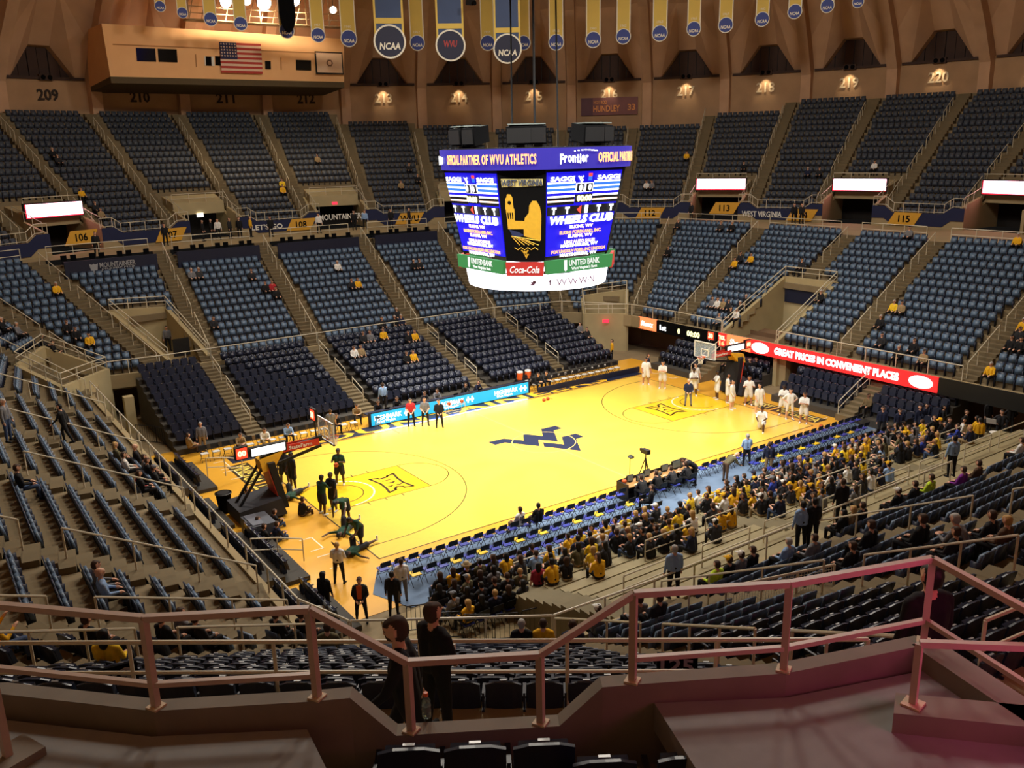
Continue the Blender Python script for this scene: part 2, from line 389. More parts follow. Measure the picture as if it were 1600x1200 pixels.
for i in range(NA-1):
    F0, F1 = AISLES[i][1], AISLES[i+1][1]; G0, G1 = AISLES[i][2], AISLES[i+1][2]
    b.add([(*F0, ZF-.7), (*F1, ZF-.7), (*lerp(F1, G1, .35), ZF-.1), (*lerp(F0, G0, .35), ZF-.1)], [(0, 1, 2, 3)])
    # wall below the bowl
    w0, w1 = lerp(F0, G0, .22), lerp(F1, G1, .22)
    b.add([(*w0, 0), (*w1, 0), (*w1, ZF), (*w0, ZF)], [(0, 1, 2, 3)])
struct(b.build('wall_below_bowl', mat('understand_wall', (112, 86, 62), .9, .2, 1)))
# aisle stairs: two half-steps to a row
for i, (nm, F, G) in enumerate(AISLES):
    b = MB(); L_ = math.dist(F, G); ux, uy = (G[0]-F[0])/L_, (G[1]-F[1])/L_; rz = math.atan2(uy, ux)
    for k in range(NR*2):
        d = (k+.5)*TR/2*L_/DMX; x, y = F[0]+ux*d, F[1]+uy*d; zt = ZF+RS*(k+1)/2
        if any(inpoly(x, y, V) for V in VOMS[1:2]): continue
        b.box((x, y, zt-.26), (TR/2*L_/DMX+.01, 1.25, .52), rz)
    struct(b.build('aisle_stairs', M['stair']))
# handrails up each lower aisle
def on_aisle(i, d, side=0., zoff=0.):
    _, F, G = AISLES[i]; L_ = math.dist(F, G); ux, uy = (G[0]-F[0])/L_, (G[1]-F[1])/L_
    dd = d*L_/DMX; return (F[0]+ux*dd-uy*side, F[1]+uy*dd+ux*side, ZF+RS*max(0, d/TR)+.1+zoff)
for i in range(2, NA-1):
    segs = ((.2, 5.2), (6.2, 9.4), (10.4, 12.9)) if i < 12 else ((.3, 3.9), (4.7, 8.3), (9.2, 12.6))
    nmz = ('lowest', 'middle', 'top')
    for j, (d0, d1) in enumerate(segs):
        if i == 21 and j < 2: continue
        if AISLES[i][0].startswith('near right'): continue
        railing('handrail', [on_aisle(i, d0+(d1-d0)*t, -.05) for t in (0, .33, .66, 1)], .92, r=.03,
                label=f'{nmz[j]} pale handrail on the {AISLES[i][0]}', cat='handrail')
# front rail along the edge of the bowl
edge_n = {2: 'above the student bleachers', 3: 'by the mesh fenced landing', 4: 'at the near left corner', 5: 'round the near left corner', 6: 'beside the near left corner', 7: 'behind the left baseline, nearest stretch',
          8: 'behind the left baseline, middle stretch', 9: 'behind the left baseline, far stretch', 10: 'before the left corner tunnel', 12: 'beyond the left corner tunnel', 13: 'in front of the tunnel below the leftmost gold panel', 14: 'above the far telescopic seats, left stretch',
          15: 'above the far telescopic seats, middle stretch', 16: 'above the far telescopic seats, right stretch', 17: 'under the hanging scoreboard', 18: 'right of the far corner', 19: 'above the scoring ribbon board',
          20: 'above the red ribbon board, left end', 21: 'above the red ribbon board', 22: 'above the black fascia board', 1: 'above the student bleachers, right stretch'}
for i in sorted(edge_n):
    F0, F1 = AISLES[i][1], AISLES[i+1][1]
    if i == 20: F1 = (19.8, 4.5)
    if i == 21: F0 = (19.8, -.6)
    L_ = math.dist(F0, F1); nx, ny = (F1[1]-F0[1])/L_, -(F1[0]-F0[0])/L_; n = max(2, int(L_/1.7))
    railing('front_rail', [(F0[0]+(F1[0]-F0[0])*t/n+nx*.12, F0[1]+(F1[1]-F0[1])*t/n+ny*.12, ZF+.12) for t in range(n+1)], .9, r=.035,
            label=f'pale metal guard rail {edge_n[i]}', cat='railing')
# concourse floor ring and its rail
b = MB()
for i in range(NA-1):
    G0, G1 = AISLES[i][2], AISLES[i+1][2]
    for s_ in range(4):
        p, q = lerp(G0, G1, s_/4), lerp(G0, G1, (s_+1)/4); sp, sq = 41.2/math.hypot(*p), 41.2/math.hypot(*q)
        b.add([(*p, ZC), (*q, ZC), (q[0]*sq, q[1]*sq, ZC), (p[0]*sp, p[1]*sp, ZC)], [(3, 2, 1, 0)])
struct(b.build('concourse_floor', M['fascia']))
for i in range(2, NA-2):
    G0, G1 = AISLES[i][2], AISLES[i+1][2]; L_ = math.dist(G0, G1); n = max(2, int(L_/2))
    t0, t1 = .9/L_, 1-.9/L_
    railing('concourse_rail', [(*lerp(G0, G1, t0+(t1-t0)*j/n), ZC) for j in range(n+1)], 1.0, lower=.55, r=.03,
            label=f'pale concourse rail behind the top row {SECN[i]}', cat='railing')
# ------------------------------------------------------------------ upper bowl
PITCH = 360/42; A0 = -.7; RU, ZU, TU, RSU = 41.5, 9.9, .76, .547
RP, ZLO, ZHI = 40.6, 10.45, 10.95        # parapet
def nrows(a):
    return 15 if 35 < a < 62 else 16 if 62 <= a < 67 else 17 if (26 < a <= 35 or 67 <= a < 76) else 19
ULO, UHI = -2, 15                         # wedges built (index from A0)
PANELN = {}
def vomc(j): return A0-PITCH/2+2*PITCH*j   # vomitory centres, one wedge in two
VOMU = {j: vomc(j) for j in range(0, 9)}
for w in range(ULO, UHI):
    a0, a1 = A0+PITCH*w, A0+PITCH*(w+1); ac = (a0+a1)/2; n = nrows(ac); b = MB()
    isv = (w+1) % 2 == 0                  # wedge w=-1,1,3.. carries a vomitory
    for k in range(n+1):
        r0, r1 = RU+TU*k, RU+TU*(k+1)+(2. if k == n else 0); z = ZU+RSU*k
        wv = 2.6/r0*180/PI
        for c in range(12):
            p, q = a0+(a1-a0)*c/12, a0+(a1-a0)*(c+1)/12; m_ = (p+q)/2
            if isv and k < 5 and abs(m_-ac) < wv: continue
            b.add([pol(r0, p, z), pol(r0, q, z), pol(r1, q, z), pol(r1, p, z)], [(3, 2, 1, 0)][::-1] and [(0, 3, 2, 1)])
            lo = z-RSU-.02
            b.add([pol(r0, p, lo), pol(r0, q, lo), pol(r0, q, z), pol(r0, p, z)], [(0, 1, 2, 3)])
        if k == n: continue
        rs = r0+.56; nn = int((math.radians(a1-a0)*rs-1.35)/.54)
        for s_ in range(nn):
            a = ac+math.degrees((s_-(nn-1)/2)*.54/rs)
            if isv and k < 6 and abs(a-ac) < 2.95/rs*180/PI: continue
            x, y, _ = pol(rs, a, 0); SEATS.append((x, y, z, math.radians(a)+PI, 'upper', w, k, s_))
    struct(b.build('upper_seating_tier', M['conc']))
for w in range(ULO, UHI+1):               # upper aisles with stairs and handrails
    a = A0+PITCH*w; b = MB(); n = nrows(a-4)
    for k in range(2*n):
        r = RU+TU/2*(k+.5); x, y, _ = pol(r, a, 0); b.box((x, y, ZU+RSU*(k+1)/2-.35), (TU/2+.01, 1.1, .7), math.radians(a))
    struct(b.build('upper_aisle_stairs', M['stair']))
    for j, (k0, k1) in enumerate(((1, 4.4), (5.4, 9), (10, 13.4), (14.2, 16.6))):
        if k1 > n: continue
        sd = math.degrees(.35/45)
        railing('upper_handrail', [pol(RU+TU*(k0+(k1-k0)*t), a+sd, ZU+RSU*(k0+(k1-k0)*t)+.1) for t in (0, .33, .66, 1)], .9, r=.028,
                label=f"{('lowest', 'second', 'third', 'top')[j]} pale handrail of upper aisle counted {nth(w-ULO)} from the right", cat='handrail')
# parapet with its banner: raised beside the vomitories, low in between
def par_z(a):
    best = min(abs(a-v) for v in VOMU.values())
    if best > 5.6: return ZLO
    if best > 4.6: return ZLO+(ZHI-ZLO)*(5.6-best)
    return ZHI
led_v = {0, 1, 2, 7}
for j in range(0, 8):
    a0, a1 = VOMU[j]+3.1, VOMU[j+1]-3.1
    cuts = sorted({a0, a1, VOMU[j]+4.6, VOMU[j]+5.6, VOMU[j+1]-5.6, VOMU[j+1]-4.6} | {a0+(a1-a0)*t/6 for t in range(7)})
    b = MB(); bn = MB(); rl = []
    for p, q in zip(cuts[:-1], cuts[1:]):
        zp, zq = par_z(p), par_z(q)
        b.hexa([pol(RP, p, ZC), pol(RP, q, ZC), pol(RP+.3, q, ZC), pol(RP+.3, p, ZC)], [pol(RP, p, zp), pol(RP, q, zq), pol(RP+.3, q, zq), pol(RP+.3, p, zp)])
        bn.hexa([pol(RP-.05, p, zp-1.0), pol(RP-.05, q, zq-1.0), pol(RP-.01, q, zq-1.0), pol(RP-.01, p, zp-1.0)][::1], [pol(RP-.05, p, zp+.02), pol(RP-.05, q, zq+.02), pol(RP-.01, q, zq+.02), pol(RP-.01, p, zp+.02)])
    struct(b.build('parapet_wall', M['fascia']))
    o = bn.build('parapet_banner', M['navyb'])
    PANELN[j] = o
    tag(o, ('navy parapet banner ' + {0: 'with the 115 panel at the far right', 1: 'with white WEST VIRGINIA lettering', 2: 'right of the scoreboard with a gold 112 panel', 3: 'behind the hanging scoreboard, right part', 4: 'behind the hanging scoreboard',
         5: 'with the WVU parallelogram left of the scoreboard', 6: 'reading LET\'S GO 108 MOUNTAINEERS', 7: 'at the left with gold 106 and 107 panels'}[j]), 'banner')
    pts = [pol(RP+.15, c, par_z(c)) for c in cuts]
    railing('parapet_rail', pts, .78, lower=.12, r=.03, label='pale rail on the parapet ' + {0: 'at the far right above the 115 panel', 1: 'above the white WEST VIRGINIA lettering', 2: 'right of the scoreboard above the 112 panel', 3: 'behind the scoreboard, right part', 4: 'behind the scoreboard, left part', 5: 'beside the second vomitory from left',
            6: 'above the LET\'S GO lettering', 7: 'at the left above the 106 panel'}[j], cat='railing')
gold_panels = [('106', 128, 378, 7), ('107', 268, 372, 7), ('108', 471, 357, 6), ('WVU', 640, 343, 5), ('112', 1016, 331, 2), ('113', 1132, 330, 1), ('114', 1253, 335, 1), ('115', 1413, 341, 0)]
def ringpos(px, py, r):
    q = atr(px, py, r); return math.degrees(math.atan2(q[1], q[0])), q[2]
for s_, px, py, j in gold_panels:
    a, z = ringpos(px, py, RP-.07); zt = par_z(a)+.03; r = RP-.1; b = MB(); hw = math.degrees(1.15/r); sk = math.degrees(.3/r)
    bl, br, tr, tl = a+hw+sk, a-hw+sk, a-hw-sk, a+hw-sk
    # as seen from the court left = larger angle
    b.hexa([pol(r, bl, zt-1.05), pol(r, br, zt-1.05), pol(r+.04, br, zt-1.05), pol(r+.04, bl, zt-1.05)], [pol(r, tl, zt), pol(r, tr, zt), pol(r+.04, tr, zt), pol(r+.04, tl, zt)])
    o = b.build('section_panel', M['gold'], PANELN[j]); o['label'] = f'gold slanted panel with black {s_}'
    ar = math.radians(a); text(s_, PANELN[j], M['blackm'], pol(r-.03, a, zt-.52), (math.sin(ar), -math.cos(ar), 0), (0, 0, 1), .78, .015, .012)
for s_, px, py, j, wd, sz in [("LET'S GO", 418, 360, 6, 2.9, .62), ('MOUNTAINEERS', 535, 353, 6, 4.3, .72), ('WEST VIRGINIA', 1190, 334, 1, 3.7, .72)]:
    a, z = ringpos(px, py, RP-.07); ar = math.radians(a)
    text(s_, PANELN[j], M['white'], pol(RP-.1, a, par_z(a)-.5), (math.sin(ar), -math.cos(ar), 0), (0, 0, 1), sz, .012, .02, width=wd)
# vomitories of the upper bowl
screen_white = mat('led_white', (255, 176, 190), emit=6.5); screen_red = mat('led_red', (255, 40, 60), emit=2.5); screen_pink = mat('led_pink', (255, 90, 120), emit=3.0)
vn = {0: 'at the right frame edge', 1: 'above the far right gold panel', 2: 'above the WEST VIRGINIA lettering', 3: 'right behind the scoreboard', 4: 'left behind the scoreboard', 5: 'between 108 and the scoreboard', 6: 'above the 107 panel', 7: 'at the left frame edge', 8: 'off the left frame edge'}
for j, a in VOMU.items():
    b = MB(); hw = lambda r: math.degrees(2.35/r)
    zt = 12.25
    for s_ in (-1, 1):
        for r0, r1 in ((RP, 43), (43, 45.4)):
            z1 = (ZHI+.1 if r1 == 43 else zt+.2)
            b.hexa([pol(r0, a+s_*hw(r0), ZC), pol(r1, a+s_*hw(r1), ZC), pol(r1, a+s_*(hw(r1)+.35), ZC), pol(r0, a+s_*(hw(r0)+.35), ZC)][::s_], [pol(r0, a+s_*hw(r0), ZHI+.1), pol(r1, a+s_*hw(r1), zt if r1 > 44 else 11.8), pol(r1, a+s_*(hw(r1)+.35), zt if r1 > 44 else 11.8), pol(r0, a+s_*(hw(r0)+.35), ZHI+.1)][::s_])
    r = 43.4                               # lintel wall over the door
    b.hexa([pol(r, a-hw(r), 11.3), pol(r, a+hw(r), 11.3), pol(r+2, a+hw(r), 11.3), pol(r+2, a-hw(r), 11.3)], [pol(r, a-hw(r), zt+.05), pol(r, a+hw(r), zt+.05), pol(r+2, a+hw(r), zt+.65), pol(r+2, a-hw(r), zt+.65)])
    struct(b.build('vomitory_wall', M['cream'] if j not in led_v else M['fascia']))
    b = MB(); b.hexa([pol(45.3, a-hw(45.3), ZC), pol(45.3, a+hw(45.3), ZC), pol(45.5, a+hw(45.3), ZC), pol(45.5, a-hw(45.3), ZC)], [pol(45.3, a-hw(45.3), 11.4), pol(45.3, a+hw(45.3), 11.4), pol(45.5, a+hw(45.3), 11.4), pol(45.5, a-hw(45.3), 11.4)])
    struct(b.build('vomitory_shade_sheet', M['dark']))  # dark sheet standing in for the shade inside the opening
    if j in led_v:
        ar = math.radians(a); c = pol(42.9, a, 12.55); o = root('led_board', c, ar-PI/2)
        b = MB(); b.box((0, 0, 0), (4.9, .25, 1.2)); b.build('casing', M['black'], o)
        b = MB(); b.box((0, -.14, .0), (4.7, .03, 1.0)); b.build('screen', screen_white, o)
        b = MB(); b.box((0, -.145, -.5), (4.7, .03, .07)); b.build('red_band', screen_red, o)
        b = MB(); b.box((-2.33, -.145, 0), (.06, .03, 1.0)); b.build('red_edge', screen_red, o)
        b = MB()
        for q in range(5): b.box((-.6+.12*q+1.2, -.157, -.1), (.07, .01, .07))
        b.build('blue_print', mat('led_blue', (120, 150, 255), emit=2.5), o)
        b = MB(); b.tube([(-2.4, 0, .6), (-2.4, 0, 1.0), (2.4, 0, 1.0), (2.4, 0, .6)], .03); b.tube([(-.8, 0, .6), (-.8, 0, 1.)], .025); b.tube([(.8, 0, .6), (.8, 0, 1.)], .025); b.build('top_rail', M['rail'], o)
        tag(o, f'glowing white LED board with red edge over the vomitory {vn[j]}', 'LED board')
    else:
        pts = [pol(43.5, a+hw(43.5)*t, zt+.05) for t in (1, .33, -.33, -1)]
        railing('vomitory_rail', pts, .8, r=.028, lower=.4, label=f'pale rail over the vomitory {vn[j]}', cat='railing')
    for s_ in (-1, 1):
        pts = [pol(rr, a+s_*(hw(rr)+.17), zz) for rr, zz in ((RP+.3, ZHI+.1), (42, 11.4), (43, 11.8), (44.4, 12.2))]
        railing('vomitory_side_rail', pts, .75, r=.028, label=f"{'left' if s_ > 0 else 'right'} sloping rail of the vomitory {vn[j]}", cat='railing')
a = VOMU[5]; q = pol(43.35, a, 11.55); ar = math.radians(a)
b = MB(); b.box((0, 0, 0), (.5, .08, .25)); tag(b.build('exit_sign', screen_red, None, q, ar-PI/2), 'small red exit sign inside the vomitory left of the scoreboard', 'exit sign')
a = VOMU[6]; q = pol(43.3, a, 11.2); ar = math.radians(a)
b = MB(); b.box((0, 0, 0), (.55, .12, .3)); tag(b.build('wall_lamp', mat('lamp_white', (255, 246, 225), emit=8), None, q, ar-PI/2), 'small bright lamp in the vomitory above the 107 panel', 'lamp')

# ------------------------------------------------------------------ drum wall, ribs and dome
RD, ZD = 57.2, 23.55
AD = A0-1.2                             # rib angles
HALF = PITCH/2
DOMEP = [(RD, ZD), (55.2, 26.5), (51.6, 30.6), (46, 34.6), (38, 38.2), (26, 41.5), (13, 43.2), (3, 43.6)]
for w in range(-3, 17):
    a0, a1 = AD+PITCH*w, AD+PITCH*(w+1); b = MB()
    b.hexa([pol(RD, a0, 14), pol(RD, a1, 14), pol(RD+.4, a1, 14), pol(RD+.4, a0, 14)][::-1], [pol(RD, a0, ZD), pol(RD, a1, ZD), pol(RD+.4, a1, ZD), pol(RD+.4, a0, ZD)][::-1])
    struct(b.build('wall_drum', M['wall']))
b = MB()
for w in range(17, 39):                   # the drum behind the camera
    a0, a1 = AD+PITCH*w, AD+PITCH*(w+1); b.add([pol(RD, a0, 9), pol(RD, a1, 9), pol(RD, a1, ZD), pol(RD, a0, ZD)], [(0, 1, 2, 3)])
struct(b.build('wall_drum_near', M['wall']))
b = MB()
for w in range(17, 39):
    a0, a1 = AD+PITCH*w, AD+PITCH*(w+1)
    for (r0, z0), (r1, z1) in zip(DOMEP[:-1], DOMEP[1:]): b.add([pol(r0, a0, z0), pol(r0, a1, z0), pol(r1, a1, z1), pol(r1, a0, z1)], [(0, 1, 2, 3)])
struct(b.build('ceiling', M['dome']))
RIBW = math.degrees(.62/RD)
for w in range(-3, 17):
    a0, a1 = AD+PITCH*w+RIBW, AD+PITCH*(w+1)-RIBW; ac = (a0+a1)/2
    wb, wt = math.degrees(2.85/RD), math.degrees(.92/RD); zw = ZD+2.75; zm = 30.6; rm = 51.6; RW = RD+.9
    b = MB()
    L0, R0 = pol(RD, a0, ZD), pol(RD, a1, ZD); Lm, Rm = pol(rm, a0, zm), pol(rm, a1, zm); Lk, Rk = pol(55.2, a0, 26.5), pol(55.2, a1, 26.5)
    BL, BR, TL, TRr = pol(RD+.2, ac-wb, ZD), pol(RD+.2, ac+wb, ZD), pol(RD+.1, ac-wt, zw), pol(RD+.1, ac+wt, zw)
    Ml, Mr = pol(53.6, ac-wt*.9, zm), pol(53.6, ac+wt*.9, zm)
    b.poly([L0, BL, TL, Ml, Lm, Lk]); b.poly([R0, Rk, Rm, Mr, TRr, BR]); b.poly([TL, TRr, Mr, Ml])
    # reveal of the window
    iBL, iBR, iTL, iTR = pol(RW, ac-wb*.96, ZD), pol(RW, ac+wb*.96, ZD), pol(RW, ac-wt*.95, zw-.1), pol(RW, ac+wt*.95, zw-.1)
    b.poly([BL, iBL, iTL, TL]); b.poly([BR, TRr, iTR, iBR]); b.poly([TL, iTL, iTR, TRr])
    b.poly([Ml, Mr, pol(46, ac+wt, 35.2), pol(46, ac-wt, 35.2)]); b.poly([Lm, Ml, pol(46, ac-wt, 35.2), pol(46, a0, 34.6)]); b.poly([Rm, pol(46, a1, 34.6), pol(46, ac+wt, 35.2), Mr])
    for (r0, z0), (r1, z1) in zip(DOMEP[3:-1], DOMEP[4:]): b.add([pol(r0, a0, z0+.3), pol(r0, a1, z0+.3), pol(r1, a1, z1+.3), pol(r1, a0, z1+.3)], [(0, 1, 2, 3)])
    dome_seg = struct(b.build('dome_segment', M['dome']))
    win = root('window_%d' % (w+4)); win['kind'] = 'structure'; win['label'] = f'dark trapezoid louvre opening, {nth(w+3)} from the right'
    ns = 6
    for s_ in range(ns):                   # upright louvre boards, each its own piece
        u0, u1 = -wb*.96+2*wb*.96*s_/ns, -wb*.96+2*wb*.96*(s_+1)/ns; g = .012*wb
        def ztop(u):
            if abs(u) <= wt*.95: return zw-.1
            return ZD+(zw-.1-ZD)*(wb*.96-abs(u))/(wb*.96-wt*.95)
        us = [u0+g, u1-g]; ins = [v for v in (-wt*.95, wt*.95) if u0 < v < u1]; us = sorted(us+ins)
        bb = MB(); rr = RW-.05-(.06 if s_ % 2 else 0)
        for p, q in zip(us[:-1], us[1:]):
            bb.hexa([pol(rr, ac+p, ZD), pol(rr, ac+q, ZD), pol(RW+.05, ac+q, ZD), pol(RW+.05, ac+p, ZD)][::-1], [pol(rr, ac+p, max(ZD+.02, ztop(p))), pol(rr, ac+q, max(ZD+.02, ztop(q))), pol(RW+.05, ac+q, max(ZD+.02, ztop(q))), pol(RW+.05, ac+p, max(ZD+.02, ztop(p)))][::-1])
        bb.build('panel', M['louvre'], win)
    bb = MB(); bb.hexa([pol(RD-.25, a0+.1, ZD-.22), pol(RD-.25, a1-.1, ZD-.22), pol(RD+.3, a1-.1, ZD-.22), pol(RD+.3, a0+.1, ZD-.22)][::-1], [pol(RD-.25, a0+.1, ZD+.02), pol(RD-.25, a1-.1, ZD+.02), pol(RD+.3, a1-.1, ZD+.02), pol(RD+.3, a0+.1, ZD+.02)][::-1])
    bb.build('sill_rail', M['louvre'], win)
    # rib on the right-hand side of the segment
    ar = AD+PITCH*w; b = MB(); prev = None
    for (r, z), th in zip(DOMEP, (1.1, 1.1, 1.0, .9, .8, .7, .5, .3)):
        hw_ = math.degrees(.62/max(r, 4))
        sec = [pol(r-th*.75, ar-hw_*.8, z-th*.5), pol(r-th*.75, ar+hw_*.8, z-th*.5), pol(r+.2, ar+hw_, z+.3), pol(r+.2, ar-hw_, z+.3)]
        if prev: b.hexa(prev, sec)
        prev = sec
    b.hexa([pol(RD-.35, ar-RIBW*.9, 14), pol(RD-.35, ar+RIBW*.9, 14), pol(RD+.1, ar+RIBW, 14), pol(RD+.1, ar-RIBW, 14)][::-1], [pol(RD-.82, ar-RIBW*.8, ZD-.5), pol(RD-.82, ar+RIBW*.8, ZD-.5), pol(RD+.2, ar+RIBW, ZD+.3), pol(RD+.2, ar-RIBW, ZD+.3)][::-1])
    struct(b.build('dome_rib', M['rib']))
# section numbers with twin lamps over them
num_m = mat('wall_number_cream', (226, 206, 172), .6)
numd_m = mat('wall_number_dark', (48, 34, 24), .7)
for w in range(-2, 16):
    ac = AD+PITCH*(w+.5); p = proj([pol(RD-.1, ac, ZD-1.6)])[0]
    if not (-40 < p[0] < 1640): continue
    n_ = 221-w
    ar = math.radians(ac); o = root('twin_lamp', pol(RD-.35, ac, ZD-.05), ar-PI/2)
    b = MB(); b.box((0, 0, 0), (1.25, .35, .5)); b.build('housing', M['louvre'], o)
    for s_ in (-.3, .3):
        b = MB(); b.lathe([(.2, 0), (.22, .06), (.12, .12)], n=10); q = b.build('lens', M['blackm'], o, (s_, -.17, 0)); q.rotation_euler = (PI/2, 0, 0)
    tag(o, f'twin lamp on the dark ledge above wall number {n_}, {nth(15-w)} from the left', 'lamp')
    t_ = text(str(n_), None, num_m if (w < 9) else numd_m, pol(RD*math.cos(math.radians(PITCH/2))-.1, ac, ZD-1.55), (math.sin(ar), -math.cos(ar), 0), (0, 0, 1), 1.35, .03, .03, width=1.9, name='wall_number')
    tag(t_, f'large section number {n_} on the drum wall, {nth(15-w)} from the left', 'number')
    if w < 9:
        lamp('SPOT', pol(RD-.95, ac, ZD-.45), 150, (1, .78, .5), pol(RD, ac, ZD-1.9), .08, 75, .7, 'number_lamp_beam')
# player banner on the drum
ar_, zz = ringpos(952, 166, RD-.3); ar = math.radians(ar_)
o = root('memorial_banner', pol(RD-.35, ar_, zz), ar-PI/2)
b = MB(); b.box((0, 0, 0), (6.4, .05, 1.9)); b.build('fabric', mat('banner_plum', (128, 84, 84), .7, .15, 1), o)
b = MB(); b.box((-2.5, -.03, 0), (1.3, .02, 1.86)); b.build('portrait_field', mat('banner_plum_dark', (96, 66, 76), .7, .2, 1), o)
gm = mat('banner_orange', (224, 148, 84), .6)
rt_ = (math.sin(ar), -math.cos(ar), 0); pc = Vector(pol(RD-.42, ar_, zz)); R_ = Vector(rt_)
text('HOT ROD', o, gm, pc+R_*-1.0+Vector((0, 0, .45)), rt_, (0, 0, 1), .5, .01, .01, width=1.5)
text('HUNDLEY', o, gm, pc+R_*-.3+Vector((0, 0, -.25)), rt_, (0, 0, 1), .95, .02, .01, width=3.0)
text('33', o, gm, pc+R_*2.5+Vector((0, 0, -.15)), rt_, (0, 0, 1), .95, .02, .01, width=.85)
tag(o, 'plum banner with orange HUNDLEY 33 lettering on the drum wall', 'banner')
# press box hung below the dome
PY = 49.6; pb = root('press_box', (.7, PY, 23.3))
b = MB(); x0, x1 = -11.2, 11.3
b.hexa([(x0, 0, 0), (x1, 0, 0), (x1+.3, 6.5, -.6), (x0-.8, 6.5, -.6)], [(x0-.3, -.7, 4.3), (x1, -.7, 4.1), (x1+.3, 6.5, 4.1), (x0-.8, 6.5, 4.3)])
body = b.build('body', M['press'], pb)
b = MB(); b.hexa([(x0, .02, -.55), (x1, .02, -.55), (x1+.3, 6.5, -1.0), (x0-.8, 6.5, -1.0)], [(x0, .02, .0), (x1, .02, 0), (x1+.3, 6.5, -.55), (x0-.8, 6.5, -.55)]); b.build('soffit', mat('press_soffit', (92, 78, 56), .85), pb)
def face(u, z): return (x0+(x1-x0)*u, -.7*z/4.2-.02, z)
def pane(u0, u1, z0, z1, m, nm, d=.06):
    b = MB(); p = [face(u0, z0), face(u1, z0), face(u1, z1), face(u0, z1)]; sh = Vector((0, -d, 0))
    b.hexa([Vector(p[0])+sh, Vector(p[1])+sh, Vector(p[1])-sh, Vector(p[0])-sh], [Vector(p[3])+sh, Vector(p[2])+sh, Vector(p[2])-sh, Vector(p[3])-sh]); return b.build(nm, m, pb)
glass = mat('press_glass', (16, 15, 16), .12, .1, 3, spec=.6)
for u0, u1, z0, z1 in ((.105, .178, 1.35, 2.45), (.188, .262, 1.35, 2.45), (.375, .405, 1.15, 1.95), (.416, .445, 1.2, 2.0), (.63, .655, 1.0, 1.75), (.77, .84, 1.0, 1.95)): pane(u0, u1, z0, z1, glass, 'window_pane')
for u0, u1 in ((.372, .376), (.40, .412)): pane(u0, u1, 1.15, 1.95, M['white'], 'window_mullion', .08)
pane(.02, .99, 2.62, 2.7, mat('press_groove', (186, 128, 80), .8), 'groove', .03)
for u in (.335, .7): pane(u, u+.004, 1.0, 2.1, mat('press_groove', (186, 128, 80), .8), 'groove', .03)
tag(pb, 'long tan press box hung under the dome with small dark windows', 'press box')
# flags on the press box
def wpt(u, z): q = face(u, z); return (q[0]+.7, q[1]+PY-.12, q[2]+23.3)
fo = root('flag', wpt(.525, 1.9))
red = mat('flag_red', (186, 60, 50), .7, .08); fw = mat('flag_white', (232, 200, 176), .7, .05); fb = mat('flag_blue', (34, 36, 78), .7, .08)
for k in range(13):
    b = MB(); z0 = 1.35-2.7*(k+1)/13; b.box((0, -.05-.3*(z0)/4.2, z0+2.7/26), (4.0, .03, 2.7/13)); b.build('stripe', red if k % 2 == 0 else fw, fo)
b = MB(); b.box((-1.2, -.16, 1.35-2.7*7/26), (1.6, .03, 2.7*7/13)); un = b.build('canton', fb, fo)
star = MB(); star.poly([(.1*(1 if k % 2 == 0 else .4)*math.sin(k*PI/5), 0, .1*(1 if k % 2 == 0 else .4)*math.cos(k*PI/5)) for k in range(10)]); sm = star.mesh('star', fw)
for r_ in range(5):
    for c_ in range(6): link('star', sm, un, (-1.85+c_*.26, -.185, 1.2-r_*.26))
b = MB(); b.tube([(-2.3, 0, 1.4), (2.2, 0, 1.4)], .04); b.build('pole', M['rail'], fo)
tag(fo, 'American flag hung on the press box front', 'flag')
fo = root('state_flag', wpt(.925, 1.75))
b = MB(); b.box((0, -.02, 0), (3.0, .06, 2.15)); b.build('frame', M['black'], fo)
b = MB(); b.box((0, -.07, 0), (2.72, .04, 1.86)); b.build('field', mat('flag_cream', (238, 206, 176), .7, .05), fo)
b = MB(); b.lathe([(.36, 0), (.36, .03)], n=6); q = b.build('crest', mat('crest_brown', (132, 96, 74), .7), fo, (0, -.09, 0)); q.rotation_euler = (PI/2, 0, 0)
b = MB(); b.lathe([(.22, 0), (.22, .04)], n=6); q = b.build('crest_centre', mat('flag_cream', (238, 206, 176), .7), fo, (0, -.1, 0)); q.rotation_euler = (PI/2, 0, 0)
tag(fo, 'cream state flag with brown crest in a black frame', 'flag')
# ------------------------------------------------------------------ seats
def seat_parts():
    """local frame: faces +x, floor at z=0"""
    back = MB(); n = 4
    for k in range(n):                     # gently hollowed shell with a rounded top
        y0, y1 = -.235+.47*k/n, -.235+.47*(k+1)/n
        c0, c1 = -.03*(1-(2*y0/.47)**2), -.03*(1-(2*y1/.47)**2); t0, t1 = .86-.05*(2*abs(y0)/.47)**3, .86-.05*(2*abs(y1)/.47)**3
        back.hexa([(-.17+c0, y0, .40), (-.13+c0, y0, .40), (-.13+c1, y1, .40), (-.17+c1, y1, .40)][::-1], [(-.27+c0, y0, t0), (-.235+c0, y0, t0), (-.235+c1, y1, t1), (-.27+c1, y1, t1)][::-1])
    pan = MB(); pan.hexa([(-.11, -.21, .37), (-.01, -.2, .34), (-.01, .2, .34), (-.11, .21, .37)], [(-.19, -.2, .74), (-.11, -.19, .77), (-.11, .19, .77), (-.19, .2, .74)])
    leg = MB(); leg.box((-.13, .27, .22), (.28, .035, .44)); leg.box((-.04, .27, .57), (.3, .045, .035)); leg.box((-.19, .27, .5), (.05, .03, .3))
    plate = MB(); plate.box((-.225, 0, .85), (.03, .09, .014))
    return back, pan, leg, plate
